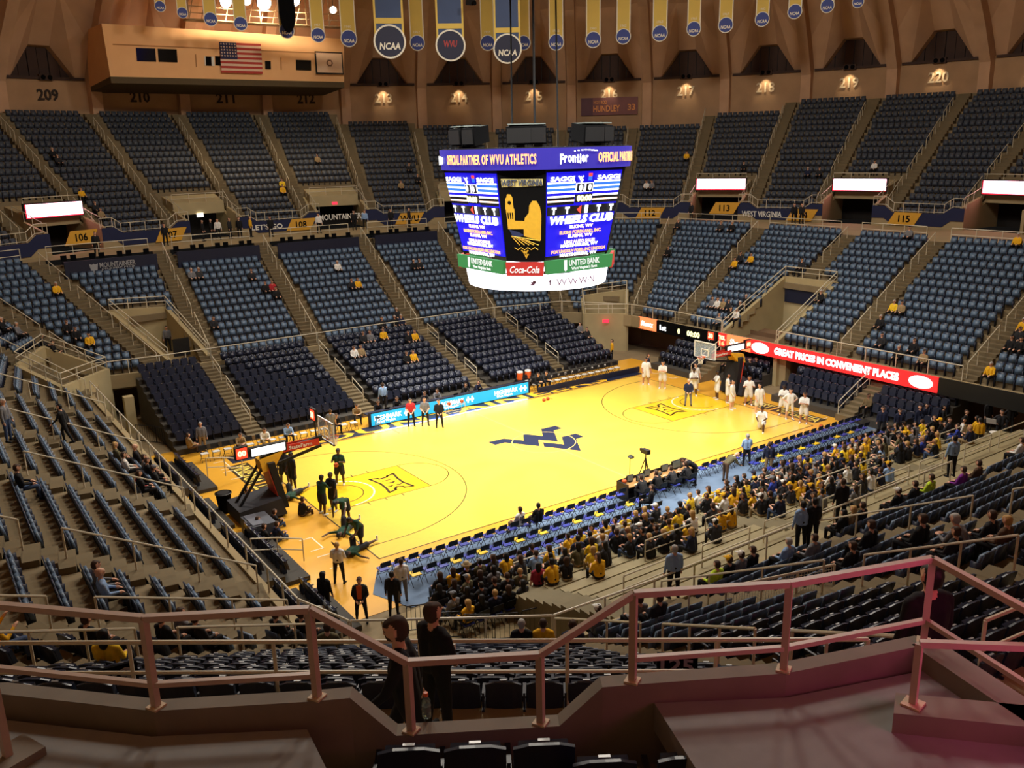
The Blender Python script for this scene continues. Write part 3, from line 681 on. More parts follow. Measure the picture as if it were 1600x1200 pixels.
def seat_stuff(lst, name, mats, label, cat, lod=0):
    v = []; f = []; m = []
    if lod:
        bk = MB(); bk.hexa([(-.19, -.235, .38), (-.14, -.235, .38), (-.14, .235, .38), (-.19, .235, .38)], [(-.27, -.215, .85), (-.23, -.215, .85), (-.23, .215, .85), (-.27, .215, .85)])
        pn = MB(); pn.hexa([(-.11, -.21, .37), (-.01, -.2, .34), (-.01, .2, .34), (-.11, .21, .37)], [(-.19, -.2, .74), (-.11, -.19, .77), (-.11, .19, .77), (-.19, .2, .74)])
        lg = MB(); lg.box((-.1, .27, .3), (.25, .04, .6))
        parts = [bk, pn, lg]
    else: parts = list(seat_parts())
    TV = []; TF = []; TM = []
    for i, p in enumerate(parts):
        n0 = len(TV); TV += p.v; TF += [tuple(q+n0 for q in fc) for fc in p.f]; TM += [i]*len(p.f)
    TV = np.array(TV); N = len(lst); A = np.array([q[3] for q in lst]); ca, sa = np.cos(A)[:, None], np.sin(A)[:, None]
    X = TV[None, :, 0]*ca-TV[None, :, 1]*sa+np.array([q[0] for q in lst])[:, None]
    Y = TV[None, :, 0]*sa+TV[None, :, 1]*ca+np.array([q[1] for q in lst])[:, None]
    Z = TV[None, :, 2]+np.array([q[2] for q in lst])[:, None]
    V = np.stack([X, Y, Z], 2).reshape(-1, 3); F = np.array(TF)[None]+(np.arange(N)*len(TV))[:, None, None]
    F = F.reshape(-1, 4); me = bpy.data.meshes.new(name)
    me.vertices.add(len(V)); me.vertices.foreach_set('co', V.ravel()); me.loops.add(F.size); me.loops.foreach_set('vertex_index', F.ravel().astype(np.int32))
    me.polygons.add(len(F)); me.polygons.foreach_set('loop_start', (np.arange(len(F))*4).astype(np.int32)); 
    for mm in mats: me.materials.append(mm)
    me.polygons.foreach_set('material_index', np.tile(np.array(TM, np.int32), N)); me.update(calc_edges=True); me.validate()
    o = link(name, me); o['kind'] = 'stuff'; o['label'] = label; o['category'] = cat; return o
P_ = proj(np.array([[q[0], q[1], q[2]+.6] for q in SEATS]))
order = sorted(range(len(SEATS)), key=lambda i: P_[i][2] if P_[i][2] > 0 else 1e9)
inview = [i for i in order if P_[i][2] > 0 and -25 < P_[i][0] < 1625 and -10 < P_[i][1] < 1125]
SEATPX = [(P_[i][0], P_[i][1], i) for i in inview]
near_ids = [i for i in inview if SEATS[i][4] == 'lower'][:300]
nearset = set(near_ids); TAKEN = set()
print('seats', len(SEATS), 'in view', len(inview))
sb, sp, sl, spl = seat_parts()
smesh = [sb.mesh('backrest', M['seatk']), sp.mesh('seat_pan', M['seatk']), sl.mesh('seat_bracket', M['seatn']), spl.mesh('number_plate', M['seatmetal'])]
def place_seat(x, y, z, ang, label, group, name='stadium_seat'):
    o = root(name, (x, y, z), ang)
    for me in smesh: link(me.name.split('.')[0], me, o)
    return tag(o, label, 'seat', group)
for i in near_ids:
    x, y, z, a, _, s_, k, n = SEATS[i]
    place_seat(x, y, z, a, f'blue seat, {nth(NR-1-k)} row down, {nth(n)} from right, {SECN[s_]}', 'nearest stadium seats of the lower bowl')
rest_lo = [SEATS[i] for i in inview if SEATS[i][4] == 'lower' and i not in nearset]
rest_up = [SEATS[i] for i in inview if SEATS[i][4] == 'upper']
seat_stuff(rest_lo, 'lower_bowl_seats', [M['seatshade'], M['seatb'], M['seatn']], 'rows of empty blue folding seats across the far lower bowl', 'seats', 1)  # backrests take the shaded blue, pans the lit blue
seat_stuff(rest_up, 'upper_bowl_seats', [M['seatu'], M['seatu'], M['seatn']], 'rows of empty slate blue seats across the upper bowl', 'seats', 1)

# ------------------------------------------------------------------ telescopic seating on the floor
def small_seat():
    b = MB(); p = seat_parts()
    for i, q in enumerate(p[:3]): b.add(q.v, q.f, 0)
    b.add(p[3].v, p[3].f, 1); return b.mesh('navy_chair', [M['seatn'], M['seatmetal']])
ssm = small_seat(); TELE = []
def tele_block(name, label, o, u, v, L, rows, tr, rs, z0, seatlabel, front=.55):
    """o: front-left corner seen from the court, u: along the rows, v: backwards; L: row length"""
    b = MB(); U = Vector((*u, 0)); V = Vector((*v, 0)); O = Vector((*o, 0))
    for k in range(rows):
        p = O+V*tr*k; z = z0+rs*k
        b.hexa([p, p+U*L, p+U*L+V*tr, p+V*tr], [p+Vector((0, 0, z)), p+U*L+Vector((0, 0, z)), p+U*L+V*tr+Vector((0, 0, z)), p+V*tr+Vector((0, 0, z))])
    base = b.build('telescopic_stand', mat('telescopic_deck', (64, 60, 54), .8, .2, 2)); tag(base, label, 'seating stand')
    n = int((L-.1)/.53); ang = math.atan2(-v[1], -v[0])
    for k in range(rows):
        for s_ in range(n):
            q = O+V*(tr*k+tr*.68)+U*((L-n*.53)/2+.53*(s_+.5)); TELE.append((q.x, q.y, z0+rs*k, ang, f'navy chair, {nth(k)} row up, {nth(s_)} from left, {seatlabel}'))
def tele_stairs(o, u, v, L, rows, tr, rs, z0, label):
    b = MB(); U = Vector((*u, 0)); V = Vector((*v, 0)); O = Vector((*o, 0))
    for k in range(rows*2):
        p = O+V*tr/2*k; z = z0/2+rs/2*(k+1)
        b.hexa([p, p+U*L, p+U*L+V*tr/2, p+V*tr/2], [p+Vector((0, 0, z)), p+U*L+Vector((0, 0, z)), p+U*L+V*tr/2+Vector((0, 0, z)), p+V*tr/2+Vector((0, 0, z))])
    tag(b.build('stand_stairs', M['stair']), label, 'stairs')
FX, FV = (1, 0), (0, 1)
for (x0, L, nm) in ((-17.6, 4.0, 'stand in the far left corner'), (-12.4, 6.2, 'second far stand from left'), (-4.8, 7.3, 'stand behind the scorer table'), (3.8, 5.9, 'fourth far stand from left'), (10.9, 4.6, 'far right stand by tunnel')):
    tele_block('t', 'navy telescopic seat '+nm, (x0, 11.0), FX, FV, L, 10, .86, .275, .35, nm)
for x0, nm in ((-13.5, 'left'), (-6.1, 'second'), (2.6, 'third'), (9.8, 'right')):
    tele_stairs((x0, 11.0), FX, FV, 1.0, 10, .86, .275, .35, f'{nm} flight of stairs between the far telescopic stands')
    for j, k in enumerate((1, 4, 7)):
        railing('stand_handrail', [(x0+.5, 11+.86*(k+t), .5+.275*(k+t)) for t in (0, 1.8)], .85, r=.03, lower=.45, label=f"{('lowest', 'middle', 'upper')[j]} short handrail on the {nm} far floor stairs", cat='handrail')
RU_, RV_ = (0, -1), (1, 0)
for (y0, L, rows, nm) in ((8.6, 4.2, 5, 'right stand left of the basket'), (3.3, 3.4, 3, 'right stand behind the basket'), (-2.7, 5.0, 5, 'right stand beyond the ramp'), (-8.8, 4.6, 5, 'right stand near the band')):
    tele_block('t', 'navy telescopic seat '+nm, (18.1 if rows < 5 else 16.6, y0), RU_, RV_, L, rows, .82, .36, .45, nm)
for y0, nm in ((4.35, 'left'), (-7.75, 'right')):
    tele_stairs((16.3, y0), RU_, RV_, 1.0, 5, .86, .36, .45, f'{nm} flight of stairs of the right baseline stands')
    railing('stand_handrail', [(16.4, y0-.1, .3), (18.2, y0-.1, 1.2), (19.4, y0-.1, 1.7)], .9, r=.03, lower=.45, label=f'{nm} pale handrail on the right baseline stands', cat='handrail')
# left baseline: three low tiers of navy chairs
for (y0, L, nm) in ((-12.3, 3.6, 'left baseline tiers, nearest block'), (-7.6, 5.2, 'left baseline tiers, second block'), (-.8, 4.0, 'left baseline tiers, third block'), (4.4, 4.6, 'left baseline tiers, far block')):
    tele_block('t', 'low navy seating '+nm, (-18.15 if 'third' in nm else -17.35, y0), (0, 1), (-1, 0), L, 2 if 'third' in nm else 3, 1.0, .28, .2, nm)
PT = proj(np.array([[q[0], q[1], q[2]+.6] for q in TELE])); od = sorted(range(len(TELE)), key=lambda i: PT[i][2])
TELEPX = [(PT[i][0], PT[i][1], i) for i in od]
for n_, i in enumerate(od[:300]):
    x, y, z, a, lb = TELE[i]; tag(link('navy_chair', ssm, None, (x, y, z), a), lb, 'seat', 'telescopic navy seats')
seat_stuff([TELE[i] for i in od[300:]], 'far_telescopic_seats', [M['seatn'], M['seatn'], M['seatn'], M['seatmetal']], 'navy seats of the farther telescopic stands', 'seats')

# ------------------------------------------------------------------ near side: folding chairs and student bleachers
cb = mat('chair_blue_vinyl', (46, 56, 150), .45, .1, 6); cy = mat('chair_yellow', (226, 186, 40), .5); ck = M['black']
def chair_meshes():
    s_ = MB(); s_.hexa([(-.2, -.2, .43), (.2, -.2, .45), (.2, .2, .45), (-.2, .2, .43)], [(-.2, -.2, .47), (.2, -.19, .49), (.2, .19, .49), (-.2, .2, .47)])
    k = MB(); k.hexa([(-.25, -.22, .62), (-.22, -.22, .62), (-.22, .22, .62), (-.25, .22, .62)], [(-.3, -.2, .86), (-.275, -.2, .86), (-.275, .2, .86), (-.3, .2, .86)])
    f = MB()
    for y in (-.21, .21): f.tube([(.22, y, 0), (-.28, y, .84)], .014, 5); f.tube([(-.24, y*.95, 0), (.14, y*.95, .45)], .014, 5)
    f.tube([(.1, -.2, .22), (.1, .2, .22)], .012, 5); f.tube([(-.28, -.21, .84), (-.28, .21, .84)], .014, 5)
    return s_, k, f
cs, ckb, cf = chair_meshes(); cms = [cs.mesh('seat', cb), ckb.mesh('backrest', ck), cf.mesh('frame', ck)]
cmy = cs.mesh('seat', cy)
row_n = ('front', 'second', 'back'); CHAIRS = []
for r_, y in enumerate((-9.35, -10.5, -11.55)):
    x = -15.0 if r_ == 0 else -14.2; k = 0
    while x < (16.2 if r_ == 0 else 15.2):
        if not (-2.4 < x < 2.6) and not (r_ == 2 and x < -13.4) and not (2.6 <= x < 5.2 and r_ > 0):
            CHAIRS.append((x, y, r_, k))
        x += .62; k += 1
CN = {}
for x, y, r_, k in CHAIRS:
    o = root('folding_chair', (x, y, .03), PI/2+rng.uniform(-.04, .04))
    dark_row = r_ == 1
    link('seat', (cmy if (dark_row and (k*7) % 5 < 2) else cms[0] if not dark_row else cms[1]) if not dark_row or (k*7) % 5 < 2 else cms[0], o); link('backrest', cms[1], o); link('frame', cms[2], o)
    side = 'left of the broadcast table' if x < 0 else 'right of the broadcast table'
    key = (r_, x < 0); CN[key] = CN.get(key, 0)+1
    tag(o, f'{"yellow" if dark_row and (k*7) % 5 < 2 else "blue"} folding chair, {nth(CN[key]-1)} in the {row_n[r_]} row {side}', 'chair', 'courtside folding chairs')
# bleachers: wooden steps the students sit on
BY0, BT, BR_, BN = -12.4, .98, .29, 9
BSEC = [(-11.6, -2.6, 'left'), (-1.5, 7.4, 'middle'), (8.5, 16.4, 'right')]
for x0, x1, nm in BSEC:
    o = root('student_bleacher', ((x0+x1)/2, BY0, 0)); hx = (x1-x0)/2
    for k in range(BN):
        b = MB(); b.box((0, -BT*(k+.5), (.3+BR_*k)/2), (2*hx, BT-.01, .3+BR_*k-.04)); b.build('riser', mat('bleacher_riser', (120, 110, 84), .8, .2, 2), o)
        b = MB(); b.box((0, -BT*k-.22, .3+BR_*k+.0), (2*hx, .42, .05)); b.build('seat_plank', M['wood'], o)
        b = MB(); b.box((0, -BT*k-.71, .3+BR_*k-.02), (2*hx, .5, .04)); b.build('foot_plank', M['wood'], o)
    tag(o, f'{nm} block of tan stepped bleachers where the students sit', 'bleachers')
for x0, x1, nm in ((-2.6, -1.5, 'left'), (7.4, 8.5, 'right'), (-12.7, -11.6, 'far left')):
    b = MB()
    for k in range(BN*2): b.box(((x0+x1)/2, BY0-BT/2*(k+.5), (.15+BR_/2*(k+1))/2), (x1-x0, BT/2-.005, .15+BR_/2*(k+1)))
    tag(b.build('bleacher_stairs', mat('bleacher_riser', (120, 110, 84), .8)), f'{nm} stair flight between the student bleachers', 'stairs')
b = MB(); b.box((-14.3, -16.6, .06), (4.6, 8.6, .12)); struct(b.build('concrete_landing', M['fascia']))
nb = 0; NBR = {}
for y, hz in ((-13.2, .6), (-16.6, 1.6), (-19.4, 2.4)):
    for xa, xb in ((-11.4, -9.0), (-7.8, -5.4), (-4.6, -2.8), (-1.2, 1.2), (2.2, 4.6), (5.4, 7.2), (9.0, 11.2), (12.0, 14.4)):
        if (nb*5) % 3 == 1 and y > -19: nb += 1; continue
        nb += 1; NBR[y] = NBR.get(y, -1)+1; z = .3+BR_*int((BY0-y)/BT)
        railing('bleacher_rail', [(xa, y, z), ((xa+xb)/2, y, z), (xb, y, z)], .85, r=.028, lower=.4, post=(0, 2), label=f"short grey rail on the {'lower' if y > -14 else 'middle' if y > -18 else 'upper'} bleachers, {nth(NBR[y])} from the left", cat='railing')
# crowd barriers left of the bleachers
for k, (p, q) in enumerate((((637, 990), (672, 985)), ((690, 1000), (722, 998)), ((724, 1003), (770, 1003)), ((774, 1003), (812, 1000)), ((815, 998), (855, 988)), ((858, 985), (893, 975))  )):
    A, B = atz(*p, .12), atz(*q, .12); o = root('crowd_barrier', tuple(A)); d = Vector(B-A); up = Vector((0, 0, 1.05))
    b = MB(); b.tube([(0, 0, .1), tuple(up*.92), tuple(up+d*.06), tuple(up+d*.94), tuple(up*.92+d), tuple(d+Vector((0, 0, .1))), (0, 0, .12)], .022, 6); b.build('frame', M['black'], o)
    bar = MB(); bar.tube([(0, 0, .12), (0, 0, 1.03)], .009, 4); me = bar.mesh('bar', M['black']); n = max(4, int(d.length/.14))
    for j in range(1, n): link('bar', me, o, d*j/n)
    b = MB(); dn = Vector((-d.y, d.x, 0)).normalized()*.25; b.tube([dn, -dn], .02, 5); b.tube([d+dn, d-dn], .02, 5); b.build('foot', M['black'], o)
    tag(o, f'black steel crowd barrier, {nth(k)} from the left beside the student bleachers', 'barrier')
# ------------------------------------------------------------------ centre-hung scoreboard
blue_led = mat('led_panel_blue', (22, 14, 215), emit=1.15); ring_led = mat('led_ring_blue', (52, 40, 176), emit=.75); wht_led = mat('led_text_white', (255, 255, 255), emit=2.4)
org_led = mat('led_text_orange', (255, 170, 110), emit=2.0); peach_led = mat('led_text_peach', (255, 214, 190), emit=2.2); yel_led = mat('led_text_yellow', (255, 250, 170), emit=2.2)
sky_led = mat('led_sky', (60, 130, 250), emit=1.0); drk_led = mat('led_dark', (16, 14, 30), emit=.25); red_led = mat('led_arrow_red', (255, 70, 50), emit=1.8)
green_sign = mat('sign_green', (62, 150, 82), emit=.55); coke = mat('sign_red', (214, 48, 40), emit=.6); signw = mat('sign_white', (240, 244, 240), emit=.9)
bottom_led = mat('led_bottom_white', (250, 246, 255), emit=3.2); ink = mat('led_ink', (96, 60, 84), .6)
SB = root('scoreboard', (-.2, .14, 9.52))
AH, FH = 4.15, 2.5                       # face distance, half width at the top
def pt(f, s, u, z):                      # f: face centre direction (unit), lateral unit s; leaning faces
    k = 1-(15.05-z)*.042                 # narrower toward the bottom
    return Vector((f[0]*AH*k+s[0]*u*k, f[1]*AH*k+s[1]*u*k, z-9.3))
faces = [((-1, 0), (0, -1), 'left'), ((0, -1), (1, 0), 'right'), ((1, 0), (0, 1), 'back'), ((0, 1), (-1, 0), 'far')]
Z0, Z1 = 10.9, 15.0
core = MB(); core.lathe([(2.9, 1.2), (3.4, 6.0)], n=8); core.build('core', M['black'], SB)
def quad(f, s, u0, u1, z0, z1, m, nm, d=.0, parent=None):
    b = MB(); n = Vector((f[0], f[1], -.17)).normalized()*d
    p = [pt(f, s, u0, z0)+n, pt(f, s, u1, z0)+n, pt(f, s, u1, z1)+n, pt(f, s, u0, z1)+n]; t = Vector((f[0], f[1], 0))*.03
    b.hexa([p[0]+t, p[1]+t, p[1]-t, p[0]-t], [p[3]+t, p[2]+t, p[2]-t, p[3]-t]); return b.build(nm, m, parent or SB)
def stext(f, s, txt, u, z, m, size, width, d=.12, bold=.012, shear=0., parent=None):
    p = pt(f, s, u, z)+Vector((f[0], f[1], 0))*d+SB.location; up = pt(f, s, u, z+.5)-pt(f, s, u, z)
    o = text(txt, SB, m, p, (s[0], s[1], 0), up, size, bold, .008, shear, width=width); return o
for f, s, nm in faces:
    quad(f, s, -FH, FH, Z0-.12, Z1+.12, M['black'], 'cabinet', -.06)
    if nm in ('back', 'far'): quad(f, s, -FH+.1, FH-.1, Z0, Z1, blue_led, 'video_screen'); continue
    scr = quad(f, s, -FH+.1, FH-.1, Z0, Z1, blue_led, 'video_screen')
    for k in range(5):
        z = 14.5-.22*k
        for u0, u1 in ((-2.38, -.62), (.62, 2.38)): quad(f, s, u0, u1, z-.05, z+.035, peach_led if k > 3 else wht_led, 'score_row', .035)
        for u0, u1 in ((-2.38, -.62), (.62, 2.38)): quad(f, s, u0, u1, z-.19, z-.05, sky_led if k < 2 else drk_led if k > 2 else blue_led, 'score_row', .03)
    quad(f, s, -2.38, 2.38, 12.93, 13.35, drk_led, 'foul_band', .03)
    stext(f, s, 'SAGGI', -1.5, 14.68, wht_led, .3, 1.5); stext(f, s, 'SAGGI', 1.5, 14.68, wht_led, .3, 1.5)
    for u in (-.3, .3):
        quad(f, s, u-.26, u+.26, 14.0, 14.45, wht_led, 'score_box', .04); quad(f, s, u-.21, u+.21, 14.03, 14.42, drk_led, 'score_cell', .06); stext(f, s, '0', u, 14.22, wht_led, .42, .2, .13)
    quad(f, s, -.55, .55, 13.5, 13.9, drk_led, 'clock_box', .04); stext(f, s, '00:00', 0, 13.7, yel_led, .4, .95, .13, .02)
    for u in (-2.0, -1.1, 1.1, 2.0): stext(f, s, 'T', u, 13.15, wht_led, .42, .28, .13, .03)
    stext(f, s, '1', .22, 13.15, wht_led, .5, .2, .13, .03)
    b = MB(); q0, q1, q2 = pt(f, s, -.12, 13.36), pt(f, s, -.12, 12.94), pt(f, s, -.42, 13.15); nn = Vector((f[0], f[1], 0))*.1; b.poly([q0+nn, q2+nn, q1+nn]); b.build('possession_arrow', red_led, SB)
    for W_ in WVP:                        # small winged logo over the score
        cx = sum(p[0] for p in WVP[0])/len(WVP[0]); cy2 = sum(p[1] for p in WVP[0])/len(WVP[0])
        b = MB(); nn = Vector((f[0], f[1], 0))*.1; b.poly([pt(f, s, -.32+(p[0]-cx)*.075, 14.72+(p[1]-cy2)*.09)+nn for p in W_]); b.build('team_logo', wht_led, SB)
    quad(f, s, .22, .42, 14.55, 14.75, sky_led, 'visitor_mark', .05); quad(f, s, .22, .42, 14.75, 14.9, red_led, 'visitor_mark', .05)
    stext(f, s, 'WHEELS CLUB', 0, 12.68, wht_led, .52, 4.1, .13, .03, .15)
    zz = 12.3
    for txt, wd, m in (('ELKINS, WV', 1.5, peach_led), ('ELKINS FORDLAND, INC.', 2.7, org_led), ('ELKINS, WV', 1.6, peach_led), ('LEAS AUTO SALES', 2.0, peach_led), ('MARTINSBURG, WV', 2.4, wht_led), ('FOX LINCOLN FORD, INC LINCOLN', 3.5, org_led), ('MARTINSBURG, WV', 2.4, wht_led), ('HARRY GREEN CHEVROLET NISSAN', 3.9, org_led), ('CLARKSBURG, WV', 2.3, peach_led)):
        stext(f, s, txt, 0, zz, m, .22, wd, .13, .008); zz -= .2 if txt.endswith('INC.') or 'LEAS' in txt or 'FOX' in txt or 'HARRY' in txt else .27
# chamfer panels
for sx, sy in ((-1, -1), (1, -1), (-1, 1), (1, 1)):
    f = (sx/math.sqrt(2), sy/math.sqrt(2)); s = (-f[1], f[0]) if 1 else None
    s = (-f[1], f[0]); 
    def cp(u, z, d=0.):
        k = 1-(15.05-z)*.042; A = 4.68+d; return Vector((f[0]*A*k+s[0]*u*k, f[1]*A*k+s[1]*u*k, z-9.3))
    def cquad(pts, m, nm, d): b = MB(); b.poly([cp(u, z, d) for u, z in pts]); return b.build(nm, m, SB)
    b = MB(); t = Vector((f[0], f[1], 0))*.08; p = [cp(-1.18, Z0-.2), cp(1.18, Z0-.2), cp(1.18, Z1+.15), cp(-1.18, Z1+.15)]
    b.hexa([p[0], p[1], p[1]-t, p[0]-t], [p[3], p[2], p[2]-t, p[3]-t]); b.build('corner_panel', M['blackm'], SB)
    if (sx, sy) != (-1, -1): continue
    gp = mat('panel_gold', (208, 164, 52), .5); gl = mat('panel_pale_gold', (206, 192, 128), .5)
    cquad([(-1.02, 14.35), (-.1, 14.35), (-.02, 14.35), (1.06, 14.4), (1.04, 14.72), (-1.02, 14.75)], gl, 'name_plate', .01)
    o = text('WEST VIRGINIA', SB, mat('panel_slate', (70, 80, 104), .5), cp(.02, 14.55, .05)+SB.location, (s[0], s[1], 0), cp(0, 15)-cp(0, 14), .42, .01, .01, .2, width=2.0)
    # campus hall silhouette with clock tower
    cquad([(-.9, 12.75), (-.48, 12.72), (-.46, 13.3), (-.5, 13.32), (-.52, 13.85), (-.6, 14.0), (-.78, 14.02), (-.84, 13.85), (-.9, 13.8), (-.95, 13.3), (-.92, 13.28)], gp, 'clock_tower', .01)
    cquad([(-.9, 12.3), (.1, 12.3), (.1, 12.7), (-.48, 12.72), (-.9, 12.75)], gp, 'hall', .012)
    for u in (-.82, -.7, -.58): cquad([(u-.03, 12.82), (u+.03, 12.82), (u+.03, 13.12), (u-.03, 13.12)], M['blackm'], 'window_slot', .02)
    cquad([(-.7+.09*math.cos(q), 13.6+.09*math.sin(q)) for q in np.linspace(0, 2*PI, 12, False)], M['blackm'], 'clock_face', .02)
    # plain gold rounded block in place of the figure
    cquad([(-.02, 11.95), (.95, 11.72), (.98, 13.0), (.9, 13.4), (.72, 13.68), (.5, 13.68), (.34, 13.45), (.3, 13.1), (.08, 12.85), (-.02, 12.4)], gp, 'gold_emblem', .015)
    cquad([(-.85, 12.3), (-.3, 12.15), (.0, 12.0), (-.6, 11.8)], mat('panel_blue', (40, 50, 90), .5), 'hill', .018)
    b = MB()
    for k in range(5):
        b.tube([cp(-.75+.15*k, 11.95-.03*k, .02), cp(-.3+.28*k, 11.5, .02)], .02, 4)
    b.tube([cp(-.75, 11.95, .02), cp(.9, 11.72, .02)], .02, 4)
    b.tube([cp(-.62+.2*k, 11.38-.12*(k % 2), .02) for k in range(8)], .02, 4); b.build('roof_lines', gp, SB)
    for W_ in WVP:
        b = MB(); b.poly([cp((p[0])*.09, 11.05+p[1]*.1, .02) for p in W_]); b.build('team_logo', gp, SB)
# blue ticker ring
def ringband(r0, z0, r1, z1, m, nm, n=64, th=.12):
    b = MB()
    for k in range(n):
        p, q = 360*k/n, 360*(k+1)/n
        b.hexa([pol(r0, p, z0), pol(r0, q, z0), pol(r0-th, q, z0), pol(r0-th, p, z0)], [pol(r1, p, z1), pol(r1, q, z1), pol(r1-th, q, z1), pol(r1-th, p, z1)])
    return b.build(nm, m, SB)
ringband(4.98, 15.15-9.3, 5.05, 16.15-9.3, ring_led, 'ticker_ring')
def ringtext(txt, r, a_mid, z, size, m, gap=1., bold=.012, d=.04, arc=None):
    tot = 0; W_ = []
    for ch in txt:
        if ch == ' ': W_.append((None, size*.3)); continue
        me = text_mesh(ch, size, bold, .01); co = np.empty(len(me.vertices)*3); me.vertices.foreach_get('co', co); W_.append((ch, np.ptp(co[::3])+size*.09))
    tot = sum(w for _, w in W_)
    if arc: gap = math.radians(arc)*r/tot
    tot *= gap; x = -tot/2
    for ch, w in W_:
        w *= gap
        if ch:
            a = math.radians(a_mid)+(x+w/2)/r; o = text(ch, SB, m, Vector((r*math.cos(a)+d*math.cos(a)+SB.location.x, r*math.sin(a)+d*math.sin(a)+SB.location.y, z-9.3+SB.location.z)), (-math.sin(a), math.cos(a), 0), (0, 0, 1), size, bold, .01, xs=gap)
        x += w
va = math.degrees(math.atan2(CAM[1], CAM[0]))
ringtext('OFFICIAL PARTNER OF WVU ATHLETICS', 5.03, va-30, 15.66, .62, org_led, .78, .02, arc=62)
ringtext('OFFICIAL PARTNER OF', 5.03, va+59, 15.66, .62, org_led, .72, .02, arc=44)
ringtext('Frontier', 5.03, va+22, 15.62, .62, wht_led, 1., .02, arc=17)
ringtext('Frontier', 5.03, va-76, 15.62, .62, wht_led, 1., .02, arc=16)
for k in range(7):
    a = math.radians(va+22+2.2*k); b = MB(); b.box((5.09*math.cos(a), 5.09*math.sin(a), 15.98-9.3+.04*math.sin(k*PI/6)), (.02, .07+.02*k, .05), a); b.build('ticker_dash', wht_led, SB)
# lower boards
for f, s, nm in faces:
    b = MB(); k = .82; A = 3.62
    p0 = [Vector((f[0]*A+s[0]*u, f[1]*A+s[1]*u, z-9.3)) for u, z in ((-2.1, 10.05), (2.1, 10.05), (2.2, 10.72), (-2.2, 10.72))]; t = Vector((f[0], f[1], 0))*.1
    b.hexa([p0[0]+t, p0[1]+t, p0[1]-t, p0[0]-t], [p0[3]+t, p0[2]+t, p0[2]-t, p0[3]-t]); b.build('sponsor_board', green_sign, SB)
    if nm in ('left', 'right'):
        base = Vector((f[0]*(A+.13), f[1]*(A+.13), 1.1))+SB.location
        S_ = Vector((s[0], s[1], 0))
        text('UNITED BANK', SB, signw, base+S_*.25+Vector((0, 0, .1)), (s[0], s[1], 0), (0, 0, 1), .42, .004, .008, width=2.0)
        text("West Virginia's Bank", SB, signw, base+S_*.25+Vector((0, 0, -.2)), (s[0], s[1], 0), (0, 0, 1), .2, .003, .008, width=1.7)
        b = MB(); q = base-SB.location; b.poly([q+S_*-1.08+Vector((0, 0, .28)), q+S_*-1.08+Vector((0, 0, -.22)), q+S_*-.98+Vector((0, 0, -.3)), q+S_*-.88+Vector((0, 0, -.22)), q+S_*-.88+Vector((0, 0, .28))]); b.build('shield', signw, SB)
for sx, sy in ((-1, -1), (1, -1), (-1, 1), (1, 1)):
    f = (sx/math.sqrt(2), sy/math.sqrt(2)); s = (-f[1], f[0]); A = 4.05; b = MB(); t = Vector((f[0], f[1], 0))*.08
    p0 = [Vector((f[0]*A+s[0]*u, f[1]*A+s[1]*u, z-9.3)) for u, z in ((-.92, 9.98), (.92, 9.98), (.97, 10.66), (-.97, 10.66))]
    b.hexa([p0[0]+t, p0[1]+t, p0[1]-t, p0[0]-t], [p0[3]+t, p0[2]+t, p0[2]-t, p0[3]-t]); b.build('drink_board', coke, SB)
    if (sx, sy) == (-1, -1): text('Coca-Cola', SB, signw, Vector((f[0]*(A+.11), f[1]*(A+.11), 1.0))+SB.location, (s[0], s[1], 0), (0, 0, 1), .46, .01, .008, .35, width=1.5)
ringband(3.72, 9.15-9.3, 3.86, 10.0-9.3, bottom_led, 'bottom_led_ring')
ringtext('WWW.N', 3.83, va+32, 9.58, .5, ink, 1.1, 0.0, .06)
ringtext('f', 3.83, va+10, 9.6, .4, ink, 1, .01, .06)
b = MB(); a = math.radians(va-3); ux, uy = -math.sin(a), math.cos(a)
b.poly([(3.9*math.cos(a)+ux*p, 3.9*math.sin(a)+uy*p, .28+q) for p, q in ((-.18, .1), (-.05, .0), (-.16, -.1), (.02, -.12), (.14, -.02), (.18, .12), (.1, .1), (.04, .14), (-.02, .05))]); b.build('bird_mark', ink, SB)
ringtext('. . .', 3.83, va-25, 9.5, .4, ink, 1, 0, .06)
# speakers and hoist cables on top
for k, a in enumerate((va-58, va-44, va-9, va+2, va+38, va+50, 60, 120, 10)):
    ar = math.radians(a); o = root('loudspeaker', (4.1*math.cos(ar)-.2, 4.1*math.sin(ar)+.14, 16.42), ar+PI/2)
    big = k % 2 == 0; w = 1.25 if big else .8
    b = MB(); b.hexa([(-w/2, -.5, .12), (w/2, -.5, .12), (w*.45, .5, .3), (-w*.45, .5, .3)], [(-w/2, -.6, .95), (w/2, -.6, .95), (w*.45, .45, 1.1), (-w*.45, .45, 1.1)]); b.build('cabinet', M['blackm'], o)
    b = MB(); b.hexa([(-w*.46, -.66, .2), (w*.46, -.66, .2), (w*.46, -.57, .2), (-w*.46, -.57, .2)], [(-w*.46, -.68, .88), (w*.46, -.68, .88), (w*.46, -.6, .88), (-w*.46, -.6, .88)]); b.build('grille', M['black'], o)
    b = MB(); b.box((0, -.1, 1.06), (w*.9, .9, .05)); b.build('lid', mat('speaker_lid', (104, 112, 110), .4), o)
    b = MB(); b.box((0, 0, .08), (.4, .6, .16)); b.build('bracket', M['black'], o)
    tag(o, f"{'large' if big else 'small'} black loudspeaker, {('far left pair', 'far left pair', 'centre pair', 'centre pair', 'right pair', 'right pair', 'first rear', 'second rear', 'third rear')[k]} on top of the scoreboard", 'speaker', 'loudspeakers on the scoreboard')
for k in range(4):
    a = math.radians(45+90*k+8); b = MB(); b.tube([(1.2*math.cos(a), 1.2*math.sin(a), 6.9), (1.0*math.cos(a), 1.0*math.sin(a), 34.0)], .05, 6); b.build('hoist_cable', M['black'], SB)
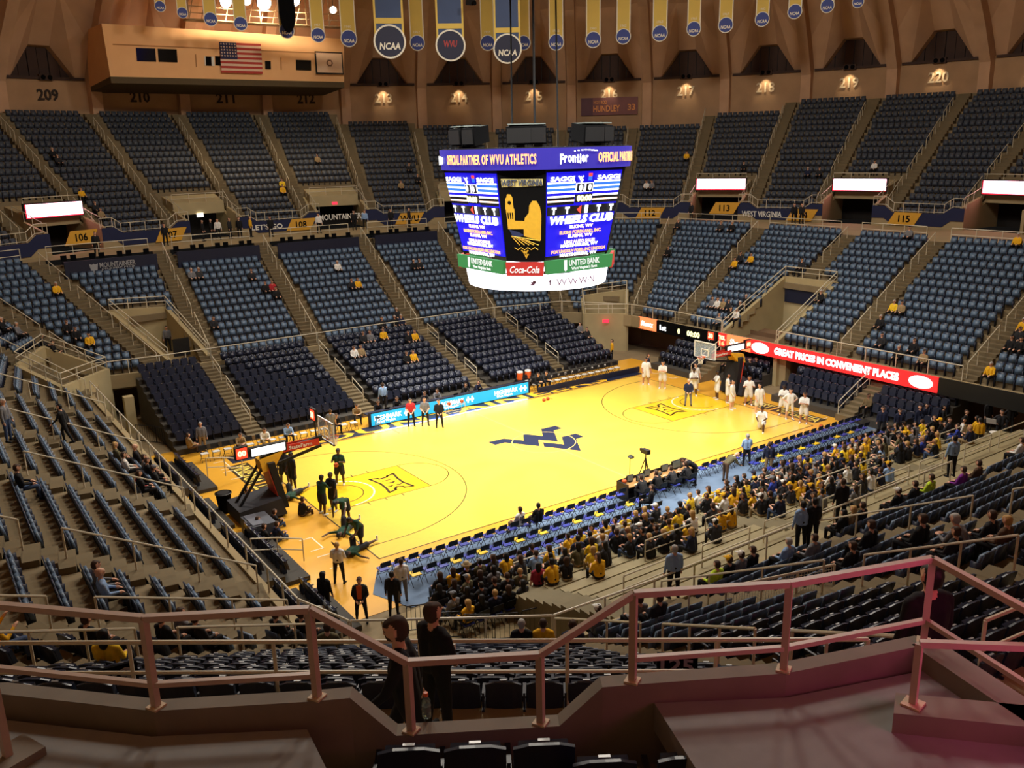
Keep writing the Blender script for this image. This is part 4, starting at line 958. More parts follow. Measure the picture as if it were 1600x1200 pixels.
b = MB(); b.lathe([(4.9, 6.75), (4.9, 6.9)], n=24); b.build('top_deck', M['black'], SB)
tag(SB, 'centre-hung scoreboard with blue video screens, ticker ring and white bottom ring', 'scoreboard')

# ------------------------------------------------------------------ hanging championship banners
nc_blue = mat('banner_disc_blue', (58, 74, 150), .6, .06); nc_navy = mat('banner_disc_navy', (34, 38, 66), .6, .06); yb = mat('banner_yellow', (226, 196, 96), .65, .06, 1); blb = mat('banner_blue', (58, 78, 120), .6, .12, 1); wh = mat('banner_white', (240, 236, 220), .6, .04)
def ncaa(px, py, wpx, R_h, kind='y', yr='', txt='NCAA', lab=''):
    """disc centre pixel, disc width in pixels, ring radius where it hangs"""
    q = atr(px, py, R_h); D = (q-CAM)@_R[2]; rad = wpx/2*D/FPX; v = Vector((CAM[0]-q[0], CAM[1]-q[1], 0)).normalized(); rz = math.atan2(v.x, -v.y)
    rz += math.radians((800-px)*.022)      # hung roughly square to the court
    o = root('championship_banner', tuple(q), rz); up = 7.2 if kind == 'b' else 5.2
    if kind == 'y': up = 3.6+rad
    w = rad*.98
    b = MB(); b.box((0, .02, (rad*.1+up)/2), (2*w, .03, up-rad*.1)); b.build('cloth', yb if kind == 'y' else blb, o)
    for s_ in (-1, 1): b = MB(); b.box((s_*w*.97, 0, (rad*.1+up)/2), (.07*rad*2, .035, up-rad*.1)); b.build('edge', wh if kind == 'y' else yb, o)
    b = MB(); b.box((0, 0, up), (2*w, .035, .06)); b.build('hem', wh, o)
    b = MB(); b.lathe([(rad*1.12, -.015), (rad*1.12, .015)], n=28); d = b.build('disc_border', wh, o, (0, -.03, 0)); d.rotation_euler = (PI/2, 0, 0)
    b = MB(); b.lathe([(rad, -.015), (rad, .015)], n=28); d = b.build('disc', nc_blue if kind == 'y' else nc_navy, o, (0, -.05, 0)); d.rotation_euler = (PI/2, 0, 0)
    rt = Vector((math.cos(rz), math.sin(rz), 0)); nn = Vector((math.sin(rz), -math.cos(rz), 0)); Q = Vector(q)
    text(txt, o, wh if txt == 'NCAA' else mat('disc_red', (170, 60, 60), .6), Q+nn*.08+Vector((0, 0, -rad*.3 if txt == 'NCAA' else rad*.1)), rt, (0, 0, 1), rad*.62, rad*.02, .006, .15, width=rad*(1.45 if txt == 'NCAA' else 1.0))
    if kind == 'b':
        b = MB(); b.box((0, -.02, rad*1.35), (2*w, .03, rad*.36)); b.build('gold_band', yb, o)
    elif yr: text(yr, o, wh, Q+nn*.03+Vector((0, 0, rad*1.5)), rt, (0, 0, 1), rad*.5, 0, .006)
    tag(o, lab, 'banner', 'hanging championship banners'); return o
yl = [(250, 10, 17, ''), (285, 20, 17, ''), (329, 30, 21, ''), (376, 37, 21, ''), (448, 48, 23, ''), (497, 55, 22, '1957'), (545, 60, 25, '1960'), (652, 67, 23, '1962'), (762, 67, 23, '1959'), (818, 67, 22, ''), (869, 66, 24, '1958'), (927, 62, 24, '1960'), (974, 57, 23, '1962'), (1031, 52, 24, '1963'), (1084, 45, 22, '1965'), (1134, 39, 23, '1967'), (1191, 30, 22, '1982'), (1242, 18, 22, ''), (1293, 9, 21, ''), (1341, 3, 18, '')]
for k, (px, py, w, yr) in enumerate(yl):
    ncaa(px, py, w-2, 44.0, 'y', yr, 'NCAA', f'yellow hanging banner with blue NCAA disc, {nth(k)} yellow one from the left')
ncaa(609, 65, 45, 38, 'b', '', 'NCAA', 'large blue banner with navy NCAA disc, leftmost of three large ones')
ncaa(704, 71, 42, 38, 'b', '', 'WVU', 'large blue banner with red lettered navy disc, middle of three large ones')
ncaa(793, 76, 40, 38, 'b', '', 'NCAA', 'large blue banner with navy NCAA disc, rightmost of three large ones')
q = atr(449, 22, 42.5); o = root('disc_pennant', tuple(q)); b = MB(); b.lathe([(.001, -1.6), (.3, -1.45), (.62, -.9), (.78, 0), (.76, 1.5), (.72, 2.6)], n=16, sy=.12); shade(b.build('drape', M['blackm'], o).data); b = MB(); b.tube([(0, 0, 2.5), (0, 0, 6)], .02, 5); b.build('cord', M['black'], o)
tag(o, 'dark rounded pennant hanging in front of a yellow banner', 'pennant')
q = atr(735, 4, 36); o = root('hanging_camera', tuple(q)); b = MB(); b.box((0, 0, 0), (.7, .5, .4)); b.build('housing', M['black'], o); b = MB(); b.lathe([(.16, 0), (.2, .35)], n=10); t_ = b.build('lens', M['blackm'], o, (.1, -.2, -.1)); t_.rotation_euler = (PI/2, 0, 0); b = MB(); b.tube([(0, 0, .2), (0, 0, 4)], .04); b.build('pole', M['black'], o); tag(o, 'black camera hanging from the dome between the large blue banners', 'camera')
# catwalk with lamps over the press box
cw = root('lighting_catwalk', (0, 0, 0)); steel = mat('catwalk_steel', (150, 124, 92), .5, .12, 3)
ca0, ca1 = [ringpos(px, 34, 46.6)[0] for px in (288, 545)]; zc = ringpos(400, 38, 46)[1]; deck = MB(); n = 14
for k in range(n):
    p, q = ca0+(ca1-ca0)*k/n, ca0+(ca1-ca0)*(k+1)/n
    deck.hexa([pol(45.4, p, zc), pol(45.4, q, zc), pol(46.9, q, zc), pol(46.9, p, zc)], [pol(45.4, p, zc+.1), pol(45.4, q, zc+.1), pol(46.9, q, zc+.1), pol(46.9, p, zc+.1)])
deck.build('deck', steel, cw)
for zz in (.55, 1.1): b = MB(); b.tube([pol(45.4, ca0+(ca1-ca0)*k/n, zc+zz) for k in range(n+1)], .04, 5); b.build('rail', steel, cw)
for k in range(0, n+1, 2):
    b = MB(); b.tube([pol(45.4, ca0+(ca1-ca0)*k/n, zc), pol(45.4, ca0+(ca1-ca0)*k/n, zc+4.5)], .05, 5); b.build('hanger', steel, cw)
for k in range(n):
    b = MB(); b.tube([pol(45.4, ca0+(ca1-ca0)*k/n, zc), pol(46.5, ca0+(ca1-ca0)*(k+1)/n, zc+2.6)], .035, 4); b.build('brace', steel, cw)
tag(cw, 'steel lighting catwalk above the press box', 'catwalk')
hot = mat('lamp_hot', (255, 244, 220), emit=30)
for k, (px, py, rr) in enumerate(((352, 2, .55), (412, 4, .7), (460, 1, .5), (520, 15, .35), (385, 1, .4))):
    q = atr(px, py, 45.2); o = root('catwalk_floodlight', tuple(q), math.atan2(q[1], q[0])+PI/2); b = MB(); b.lathe([(rr*.5, -.3), (rr, 0), (rr, .12)], n=14); t_ = b.build('reflector', M['black'], o); t_.rotation_euler = (-2.0, 0, 0)
    t_.rotation_euler = (PI*.62, 0, PI)
    b = MB(); b.lathe([(rr*.92, .1), (rr*.9, .15), (rr*.3, .2)], n=14); t_ = b.build('lens', hot, o); t_.rotation_euler = (PI*.62, 0, PI)
    b = MB(); b.tube([(0, 0, .1), (0, 0, 3.5)], .04); b.build('stem', M['black'], o)
    if k in (0, 1, 2): lamp('SPOT', tuple(q+np.array([0, -.3, -.5])), 2300, (1, .8, .55), (q[0]*.96, q[1]*1.1, q[2]-4.5), .4, 120, .6, 'catwalk_beam')
    tag(o, f'glowing round floodlight on the catwalk, {("leftmost", "biggest", "second from the right", "rightmost, small", "small second from the left")[k]}', 'floodlight')
for k, (L, a) in enumerate(FLOODS):        # the fittings the court beams leave from
    o = root('court_floodlight', L, a); b = MB(); b.lathe([(.5, .3), (.75, .0), (.8, -.15)], n=12); b.build('reflector', M['black'], o, (0, 0, .75)); b = MB(); b.tube([(0, 0, 1), (0, 0, 5)], .06); b.build('stem', M['black'], o); tag(o, f'court floodlight under the dome, {nth(k)} of the ring', 'floodlight', 'court floodlights')
# ------------------------------------------------------------------ ribbon boards on the right fascia
XR = 19.5
def rib(y0, y1, z0, z1, m, nm, label, d=.0):
    o = root('ribbon_board', (XR-.1, (y0+y1)/2, (z0+z1)/2)); b = MB(); b.box((0, 0, 0), (.16, abs(y1-y0), z1-z0)); b.build('panel', m, o); tag(o, label, 'LED board'); return o
RB0, RB1 = 2.12, 3.05
rred = mat('ribbon_red', (240, 40, 40), emit=1.4); rora = mat('ribbon_orange', (255, 120, 70), emit=2.0)
o = rib(12.9, 10.9, RB0, RB1, rora, '', 'glowing orange ribbon board panel at the far end of the right fascia'); text('Sheetz', o, wht_led, (XR-.2, 11.9, 2.6), (0, -1, 0), (0, 0, 1), .55, .01, .01, .2, width=1.4)
o = rib(10.85, 4.5, RB0, RB1, M['blackm'], '', 'black scoring ribbon board with lit digits')
for t, y, m, w in (('1st', 10.1, wht_led, .7), ('0', 8.4, yel_led, .25), ('00:00', 6.9, yel_led, 1.3), ('0', 5.3, wht_led, .25)): text(t, o, m, (XR-.2, y, 2.55), (0, -1, 0), (0, 0, 1), .55, .02, .01, width=w)
o = rib(4.45, 3.7, RB0, RB1, rred, '', 'small red ribbon panel with yellow digits'); text('TOL', o, yel_led, (XR-.2, 4.08, 2.75), (0, -1, 0), (0, 0, 1), .4, .02, .01, width=.6); text('16', o, org_led, (XR-.2, 4.08, 2.35), (0, -1, 0), (0, 0, 1), .4, .02, .01, width=.5)
o = rib(3.65, 1.5, RB0, RB1, rora, '', 'glowing orange ribbon board panel beside the red message board'); text('Sheetz', o, wht_led, (XR-.2, 2.6, 2.6), (0, -1, 0), (0, 0, 1), .55, .01, .01, .2, width=1.5)
o = rib(1.45, -12.2, RB0, RB1, rred, '', 'long red ribbon board reading GREAT PRICES IN CONVENIENT PLACES')
text('GREAT PRICES IN CONVENIENT PLACES', o, wht_led, (XR-.2, -5.2, 2.6), (0, -1, 0), (0, 0, 1), .62, .03, .01, width=9.2)
for y in (.6, -11.2):
    b = MB(); b.lathe([(.6, 0), (.6, .03)], n=20, sx=.62); q = b.build('white_oval', wht_led, o, (-.1, y-(1.45-12.2)/2, 0)); q.rotation_euler = (0, -PI/2, 0); q.scale = (1, 1.25, 1)
rib(-12.25, -20, RB0-.05, RB1, mat('fascia_black', (28, 28, 26), .5), '', 'unlit black fascia board right of the red message board')
# ------------------------------------------------------------------ columns and tunnels of the lower bowl
for k, (x, y) in enumerate(((-18.6, 17.4), (19.3, 15.6), (20.3, -.8), (20.4, 4.9), (20.6, -17.5), (-16, 22), (-21.6, 13.2))):
    b = MB(); b.box((x, y, 1.15), (.55, .55, 2.3)); struct(b.build('column', M['cream']))
def tunnel(P, zf, nm, k):
    """side walls and rails round a seat-free quad"""
    b = MB(); n = len(P)
    def zb(p):
        best = 0
        for i in range(NA-1):
            for t in np.linspace(0, 1, 5):
                F, G = lerp(AISLES[i][1], AISLES[i+1][1], t), lerp(AISLES[i][2], AISLES[i+1][2], t); L_ = math.dist(F, G); u = ((p[0]-F[0])*(G[0]-F[0])+(p[1]-F[1])*(G[1]-F[1]))/L_; h = abs((p[0]-F[0])*(G[1]-F[1])-(p[1]-F[1])*(G[0]-F[0]))/L_
                if h < 1.2: best = max(best, ZF+RS/TR*max(0, u*DMX/L_))
        return best+.25
    for i in range(n):
        p, q = P[i], P[(i+1) % n]
        if k == 1 and i == 0: continue
        if k == 0 and i == 2: continue
        L_ = math.dist(p, q); u = ((q[0]-p[0])/L_*.15, (q[1]-p[1])/L_*.15); m_ = (-u[1], u[0]); zp, zq = zb(p), zb(q)
        b.hexa([(p[0]-m_[0], p[1]-m_[1], zf), (q[0]-m_[0], q[1]-m_[1], zf), (q[0]+m_[0], q[1]+m_[1], zf), (p[0]+m_[0], p[1]+m_[1], zf)], [(p[0]-m_[0], p[1]-m_[1], zp), (q[0]-m_[0], q[1]-m_[1], zq), (q[0]+m_[0], q[1]+m_[1], zq), (p[0]+m_[0], p[1]+m_[1], zp)])
        railing('tunnel_rail', [(*lerp(p, q, t), zp+(zq-zp)*t) for t in (0, .33, .66, 1)], .75, r=.035, lower=.4, label=f'pale rail on the {nth(i)} side of the {nm}', cat='railing')
    struct(b.build('tunnel_wall', M['cream']))
    b = MB(); b.poly([(p[0], p[1], zf+.02) for p in P]); struct(b.build('tunnel_floor', M['fascia']))
for k, nm in enumerate(('tunnel through the far left bowl', 'tall tunnel through the right bowl', 'corner tunnel with the red exit sign', 'left corner tunnel')): tunnel(VOMS[k], (ZF, 0, .0, 0)[k], nm, k)
b = MB(); b.box((0, 0, 0), (.12, 3.9, 1.3)); tag(b.build('navy_door_panel', M['navy'], None, (26.0, 2.0, 5.3)), 'navy panel with small white mark over the right tunnel doorway', 'panel')
b = MB(); b.box((0, 0, 0), (.5, .1, .25)); tag(b.build('exit_sign', screen_red, None, (17.6, 14.9, 2.6), -.7), 'small red exit sign in the far right corner', 'exit sign')
b = MB(); b.box((0, 0, 0), (1.1, .08, 1.2)); tag(b.build('notice_board', M['black'], None, (-14.0, 22.0, 3.9), .1), 'black notice board on the tunnel rail below the 106 panel', 'notice board')
# loge wall behind the far blocks
for i in (13, 14, 15, 16):
    F0, G0, F1, G1 = AISLES[i][1], AISLES[i][2], AISLES[i+1][1], AISLES[i+1][2]; d = TR*13+.1; p, q = sec_pt(F0, G0, d), sec_pt(F1, G1, d); L_ = math.dist(p, q); p, q = lerp(p, q, .75/L_), lerp(p, q, 1-.75/L_); z = ZF+RS*12.2
    nx, ny = (q[1]-p[1])/L_, -(q[0]-p[0])/L_; b = MB()
    b.hexa([(*p, z), (*q, z), (q[0]-nx*.15, q[1]-ny*.15, z), (p[0]-nx*.15, p[1]-ny*.15, z)], [(p[0], p[1], z+1.55), (q[0], q[1], z+1.55), (q[0]-nx*.15, q[1]-ny*.15, z+1.55), (p[0]-nx*.15, p[1]-ny*.15, z+1.55)])
    o = b.build('loge_wall', M['navy']); tag(o, 'navy padded wall behind the top seats '+SECN[i], 'wall panel')
    b = MB(); w = lambda t, e: (p[0]+(q[0]-p[0])*t-nx*e, p[1]+(q[1]-p[1])*t-ny*e)
    b.hexa([(*w(0, .5), z+1.3), (*w(1, .5), z+1.3), (*w(1, 1.0), z+1.3), (*w(0, 1.0), z+1.3)], [(*w(0, .5), z+1.36), (*w(1, .5), z+1.36), (*w(1, 1.0), z+1.36), (*w(0, 1.0), z+1.36)]); b.build('counter', M['navy'], o)
    if i == 13:
        mid = Vector((*w(.47, -.04), z+.9)); rt = (q[0]-p[0], q[1]-p[1], 0); R_ = Vector(rt).normalized()
        gs = mat('wall_print_grey', (150, 152, 156), .6)
        text('MOUNTAINEER', o, gs, mid+R_*.55+Vector((0, 0, .2)), rt, (0, 0, 1), .5, .01, .01, width=2.5)
        text('ATHLETIC CLUB', o, gs, mid+R_*.55+Vector((0, 0, -.15)), rt, (0, 0, 1), .35, .01, .01, width=2.4)
        b = MB(); c = mid+R_*-1.1; b.poly([c+R_*x+Vector((0, 0, zz)) for x, zz in ((-.3, .35), (-.1, .28), (0, .36), (.1, .28), (.3, .35), (.22, -.1), (0, -.45), (-.22, -.1))]); b.build('shield_print', gs, o)
    # dark stools along the counter
    n = int(L_/.75)
    for k in range(n):
        if (k*7+i) % 3 == 0: continue
        c = w((k+.5)/n, 1.5); st = root('bar_stool', (*c, ZF+RS*14), 0); bb = MB(); bb.lathe([(.2, .6), (.22, .66), (.2, .7)], n=10); bb.box((0, .18, .95), (.4, .06, .4)); bb.build('seat', M['blackm'], st); bb = MB(); bb.tube([(0, 0, 0), (0, 0, .6)], .03); bb.lathe([(.2, 0), (.18, .03)], n=10); bb.build('stem', M['black'], st); tag(st, f'dark bar stool behind the loge wall {SECN[i]}, {nth(k)} from the left', 'stool', 'loge bar stools')
# ------------------------------------------------------------------ basket units
def basket(s, label):
    o = root('basketball_hoop', (s*(HL+1.5), 0, 0), 0 if s < 0 else PI)   # local +x points to the court
    pad = mat('pad_charcoal', (44, 44, 50), .7, .1, 3); padb = mat('pad_black', (22, 22, 26), .6)
    b = MB(); b.hexa([(-2.1, -.95, .12), (.1, -.95, .12), (.1, .95, .12), (-2.1, .95, .12)], [(-2.1, -.95, .75), (-.1, -.95, .95), (-.1, .95, .95), (-2.1, .95, .75)]); b.build('base', pad, o)
    b = MB()
    for x in (-1.9, -.2):
        for y in (-.8, .8): b.lathe([(.1, 0), (.12, .06), (.1, .12)], (x, y, 0), 10)
    b.build('wheel', M['black'], o)
    b = MB(); b.hexa([(.0, -.62, .3), (.34, -.62, .3), (.34, .62, .3), (.0, .62, .3)], [(-.45, -.55, 2.6), (-.12, -.55, 2.6), (-.12, .55, 2.6), (-.45, .55, 2.6)]); b.build('front_pad', padb, o)
    b = MB(); b.hexa([(-.02, -.66, .3), (.0, -.66, .3), (.0, .66, .3), (-.02, .66, .3)], [(-.47, -.6, 2.3), (-.45, -.6, 2.3), (-.45, .6, 2.3), (-.47, .6, 2.3)]); b.build('pad_edge', mat('pad_edge_red', (196, 60, 40), .6), o)
    gm = mat('arm_gold_pad', (224, 164, 30), .55)
    b = MB(); b.hexa([(-.7, -.5, 2.2), (-.1, -.4, 2.3), (-.1, .4, 2.3), (-.7, .5, 2.2)], [(-.75, -.3, 2.75), (.5, -.2, 3.0), (.5, .2, 3.0), (-.75, .3, 2.75)]); b.build('arm_pad', gm, o)
    b = MB(); b.bar((-.6, 0, 2.7), (2.45, 0, 3.15), .2, .26); b.bar((-1.9, -.3, .7), (-.5, -.3, 2.6), .1, .1); b.bar((-1.9, .3, .7), (-.5, .3, 2.6), .1, .1); b.bar((-.5, 0, 2.2), (2.4, 0, 2.75), .12, .12); b.build('arm', M['black'], o)
    b = MB(); b.box((1.3, -.17, 3.02), (1.9, .03, .32)); b.box((1.3, .17, 3.02), (1.9, .03, .32)); sg = b.build('sponsor_sleeve', mat('sleeve_red', (206, 52, 36), .5), o)
    c = o.matrix_basis @ Vector((1.3, -.19 if s < 0 else .19, 3.02)); text('StateFarm', sg if 0 else o, M['white'], c, (1, 0, 0), (0, 0, 1), .24, .004, .004, width=1.15)
    bx = 2.7                               # board plane: 4 ft inside the baseline
    b = MB(); b.box((bx, 0, 3.44), (.025, 1.78, 1.02)); g = mat('backboard_glass', (190, 205, 215), .05, .02); gb = g.node_tree.nodes['Principled BSDF']; gb.inputs['Alpha'].default_value = .28; b.build('backboard', g, o)
    fw_ = mat('board_frame_white', (214, 214, 210), .5)
    b = MB()
    for y0, z0, dy, dz in ((0, 3.97, 1.86, .06), (0, 2.92, 1.86, .07), (-.9, 3.44, .06, 1.1), (.9, 3.44, .06, 1.1)): b.box((bx, y0, z0), (.06, dy, dz))
    b.build('board_frame', fw_, o)
    b = MB()
    for y0, z0, dy, dz in ((0, 3.52, .62, .05), (0, 3.09, .62, .05), (-.29, 3.3, .05, .46), (.29, 3.3, .05, .46)): b.box((bx+.02, y0, z0), (.03, dy, dz))
    b.build('target_square', M['white'], o)
    b = MB(); b.box((bx+.01, 0, 2.9), (.1, 1.8, .06)); b.build('edge_pad', padb, o)
    b = MB(); n = 20; b.tube([(bx+.38+.23*math.cos(2*PI*k/n), .23*math.sin(2*PI*k/n), 3.05) for k in range(n+1)], .011, 6); b.box((bx+.08, 0, 3.03), (.16, .14, .08)); b.build('rim', mat('rim_orange', (226, 84, 30), .4), o)
    b = MB(); nn = 10
    for k in range(nn):
        for d in (-1, 1): b.tube([(bx+.38+.225*math.cos(2*PI*k/nn), .225*math.sin(2*PI*k/nn), 3.04), (bx+.38+.15*math.cos(2*PI*(k+d*.6)/nn), .15*math.sin(2*PI*(k+d*.6)/nn), 2.82), (bx+.38+.12*math.cos(2*PI*(k+d)/nn), .12*math.sin(2*PI*(k+d)/nn), 2.6)], .006, 4)
    b.build('net', M['white'], o)
    sc = MB(); sc.box((bx-.55, 0, 4.35), (.12, .62, .62)); sc.build('shot_clock', M['black'], o)
    sc = MB(); sc.box((bx-.55, 0, 4.35), (.14, .5, .5)); sc.build('shot_clock_face', mat('clock_red', (250, 66, 40), emit=1.6), o)
    sc = MB(); sc.bar((bx-.55, 0, 4.05), (bx-.5, 0, 3.1), .06, .06); sc.build('shot_clock_post', M['black'], o)
    c = o.matrix_basis @ Vector((bx-.55, 0, 4.35)); sgn = -1 if s < 0 else -1
    text('30', o, yel_led, c+Vector((-.09 if s < 0 else -.09, 0, .0)), (0, -1, 0), (0, 0, 1), .4, .02, .004, width=.36)
    # white message box and second clock behind the arm
    mb = MB(); mb.box((-.25, -.1, 3.18), (1.75, .22, .46)); mb.build('message_box', M['black'], o); mb = MB(); mb.box((-.25, -.22 if s < 0 else .02, 3.18), (1.6, .02, .36)); mb.build('message_screen', wht_led, o)
    mb = MB(); mb.box((-1.5, -.1, 3.25), (.6, .2, .6)); mb.build('side_clock', M['black'], o); mb = MB(); mb.box((-1.5, -.21 if s < 0 else .01, 3.25), (.5, .02, .5)); mb.build('side_clock_face', mat('clock_red', (250, 66, 40), emit=1.6), o)
    c = o.matrix_basis @ Vector((-1.5, -.24 if s < 0 else .04, 3.25)); text('00', o, yel_led, c, (1, 0, 0), (0, 0, 1), .34, .015, .004, width=.38)
    tag(o, label, 'basketball hoop'); return o
basket(-1, 'portable basketball hoop behind the left baseline with red sponsor sleeve'); basket(1, 'portable basketball hoop behind the right baseline with white players around')
# ------------------------------------------------------------------ scorer table with LED front
t = root('scorer_table', (-.6, 9.25, 0))
b = MB(); b.box((0, 0, .74), (12.2, .75, .05)); b.build('table_top', M['navy'], t)
b = MB(); b.box((0, -.33, .46), (12.2, .1, .92)); b.build('led_casing', M['navy'], t)
b = MB(); b.box((0, -.385, .46), (11.9, .02, .76)); b.build('led_screen', mat('led_cyan', (40, 190, 235), emit=1.1), t)
for x in (-4.6, 0, 4.3):
    text('HIGHMARK', t, wht_led, (-.6+x-.2, 9.25-.41, .52), (1, 0, 0), (0, 0, 1), .42, .008, .004, width=1.9); text('West Virginia', t, wht_led, (-.6+x-.35, 9.25-.41, .24), (1, 0, 0), (0, 0, 1), .22, .004, .004, width=1.3)
    b = MB()
    for dx, dz in ((0, 0), (.32, 0)): b.box((x+1.05+dx, -.4, .48), (.1, .012, .4)); b.box((x+1.05+dx, -.4, .48), (.28, .012, .12))
    b.build('cross_mark', wht_led, t)
for x in (-5.8, -2, 2, 5.8): b = MB(); b.box((x, .2, .36), (.06, .3, .72)); b.build('leg', M['black'], t)
tag(t, 'long scorer table with glowing cyan LED front on the far sideline', 'table')
for k, (x, nm) in enumerate(((-5.3, 'laptop'), (-3.4, 'laptop'), (-.3, 'laptop'), (1.6, 'laptop'))):
    o = root('laptop', (x, 9.3, .765)); b = MB(); b.box((0, 0, .01), (.34, .24, .02)); b.build('keyboard', M['black'], o); b = MB(); b.hexa([(-.17, -.12, .02), (.17, -.12, .02), (.17, -.1, .02), (-.17, -.1, .02)], [(-.17, -.2, .24), (.17, -.2, .24), (.17, -.18, .24), (-.17, -.18, .24)]); b.build('lid', M['black'], o); tag(o, f'{nth(k)} open laptop from the left on the scorer table', 'laptop')
# stool and ball trolley by the table
o = root('stool', tuple(atz(591, 668))); b = MB(); b.lathe([(.17, .62), (.18, .66)], n=14); b.build('seat', M['black'], o)
for k in range(4): a = PI/4+k*PI/2; b = MB(); b.tube([(.11*math.cos(a), .11*math.sin(a), .63), (.2*math.cos(a), .2*math.sin(a), 0)], .016, 6); b.build('leg', mat('stool_wood', (170, 120, 70), .5), o)
b = MB(); b.tube([(.17*math.cos(PI/4+k*PI/2), .17*math.sin(PI/4+k*PI/2), .25) for k in range(5)], .012, 5); b.build('foot_ring', M['rail'], o); tag(o, 'wooden stool with black seat at the left end of the scorer table', 'stool')
def ball(px, py, label, z=.12, pos=None):
    q = pos if pos is not None else atz(px, py, z); b = MB(); n = 8; prof = [(.122*math.sin(PI*k/n)+1e-4, -.122*math.cos(PI*k/n)) for k in range(n+1)]; b.lathe(prof, n=14); o = b.build('basketball', mat('ball_orange', (190, 84, 36), .6, .1, 12), None, tuple(q)); shade(o.data)
    b = MB()
    for ax in range(2): b.tube([(0, .124*math.cos(2*PI*k/20), .124*math.sin(2*PI*k/20)) if ax == 0 else (.124*math.cos(2*PI*k/20), .124*math.sin(2*PI*k/20), 0) for k in range(21)], .004, 4)
    b.build('seam', M['blackm'], o); tag(o, label, 'basketball'); return o
o = root('ball_rack', tuple(atz(712, 652))); q0 = Vector(o.location)
for x in (-.6, .6):
    for y in (-.2, .2): b = MB(); b.tube([(x, y, 0), (x, y, .95)], .018, 5); b.build('leg', M['rail'], o)
b = MB()
for y in (-.2, .2): b.tube([(-.6, y, .85), (.6, y, .85)], .015, 5); b.tube([(-.6, y, .4), (.6, y, .4)], .015, 5)
for x in (-.6, .6): b.tube([(x, -.2, .95), (x, .2, .95)], .015, 5)
b.build('shelf_rail', M['rail'], o); tag(o, 'white ball rack standing before the scorer table', 'ball rack')
for k, x in enumerate((-.45, .5)): ball(0, 0, f'{"left" if k == 0 else "right"} basketball on the white ball rack', pos=q0+Vector((x, 0, .97)))
ball(626, 654, 'basketball on the strip beside the red-shirted man'); ball(850, 625, 'left of two basketballs by the far sideline'); ball(856, 623, 'right of two basketballs by the far sideline'); ball(1283, 666, 'basketball at the end of the near chair row')
# bench chairs of both teams
bw = mat('bench_white_back', (214, 212, 206), .5, .05); bs, bk_, bf = chair_meshes(); bmesh_ = [bs.mesh('seat', bw), bk_.mesh('backrest', M['black']), bf.mesh('frame', M['black'])]
bench = [(-16.6+.64*k, 9.1, 'left') for k in range(15)]+[(6.2+.62*k, 9.1, 'right') for k in range(13)]+[(6.2+.62*k, 10.2, 'right back') for k in range(13)]
cnt = {}
for x, y, sd in bench:
    cnt[sd] = cnt.get(sd, 0)+1; o = root('bench_chair', (x, y, .02), -PI/2)
    for me in bmesh_: link(me.name.split('.')[0], me, o)
    tag(o, f'white padded bench chair, {nth(cnt[sd]-1)} in the {sd} team bench row', 'chair', 'team bench chairs')
b = MB(); b.box((10.6, 8.45, .2), (9.4, .12, .4)); tag(b.build('bench_skirt', M['navy']), 'low navy board in front of the right team bench', 'board')
for k, (x, nm) in enumerate(((5.9, 'left'), (6.6, 'right'))):
    o = root('drink_cooler', (x, 10.62, .57)); b = MB(); b.lathe([(.2, 0), (.23, .45), (.21, .5)], n=14); b.build('body', mat('cooler_orange', (228, 100, 40), .5), o); b = MB(); b.lathe([(.23, .5), (.22, .58), (.1, .62)], n=14); b.build('lid', M['white'], o); b = MB(); b.box((0, 0, -.28), (.6, .5, .54)); b.build('crate', M['black'], o); tag(o, f'{nm} orange drink cooler with white lid behind the right bench', 'cooler')
# ------------------------------------------------------------------ near broadcast table, camera tripods
t = root('broadcast_table', (.0, -9.15, 0)); b = MB(); b.box((0, 0, .74), (4.4, .8, .05)); b.build('table_top', mat('desk_wood', (150, 110, 60), .6), t); b = MB(); b.box((0, .38, .45), (4.4, .06, .9)); b.build('front_panel', M['black'], t); [MB().box((x_, 0, .45), (.06, .8, .9)).build('side_panel', M['black'], t) for x_ in (-2.2, 2.2)]; tag(t, 'black broadcast table cluttered with gear at the near sideline', 'table')
ball(0, 0, 'basketball on the left end of the broadcast table', pos=(-2.0, -9.05, .89))
for k, (x, y, w, h) in enumerate(((-1.6, -9.0, .4, .3), (-1.1, -9.2, .5, .25), (-.5, -9.0, .4, .32), (.1, -9.2, .5, .06), (.7, -9.0, .45, .3), (1.4, -9.1, .6, .4), (2.0, -9.0, .4, .3))):
    o = root('monitor', (x, y, .765)); b = MB(); b.box((0, 0, h/2+.04), (w, .08, h)); b.box((0, 0, .02), (w*.5, .2, .04)); b.build('case', M['black'], o); b = MB(); b.box((0, -.045, h/2+.04), (w*.9, .01, h*.85)); b.build('screen', mat('monitor_grey', (120, 128, 120), .3), o); tag(o, f'small black monitor, {nth(k)} from the left on the broadcast table', 'monitor', 'broadcast monitors')
o = root('camera_tripod', (-.15, -8.55, 0)); b = MB()
for k in range(3):
    a = k*2*PI/3+.5; b = MB(); b.tube([(.55*math.cos(a), .55*math.sin(a), 0), (0, 0, 1.55)], .025, 6); b.build('leg', M['black'], o)
b = MB(); b.tube([(0, 0, .9), (0, 0, 1.75)], .03); b.build('column', M['black'], o); b = MB(); b.box((0, 0, 1.86), (.22, .45, .22)); b.box((0, .28, 1.88), (.12, .2, .12)); b.build('camera', M['black'], o); tag(o, 'black video camera on a tall tripod beside the broadcast table', 'tripod')
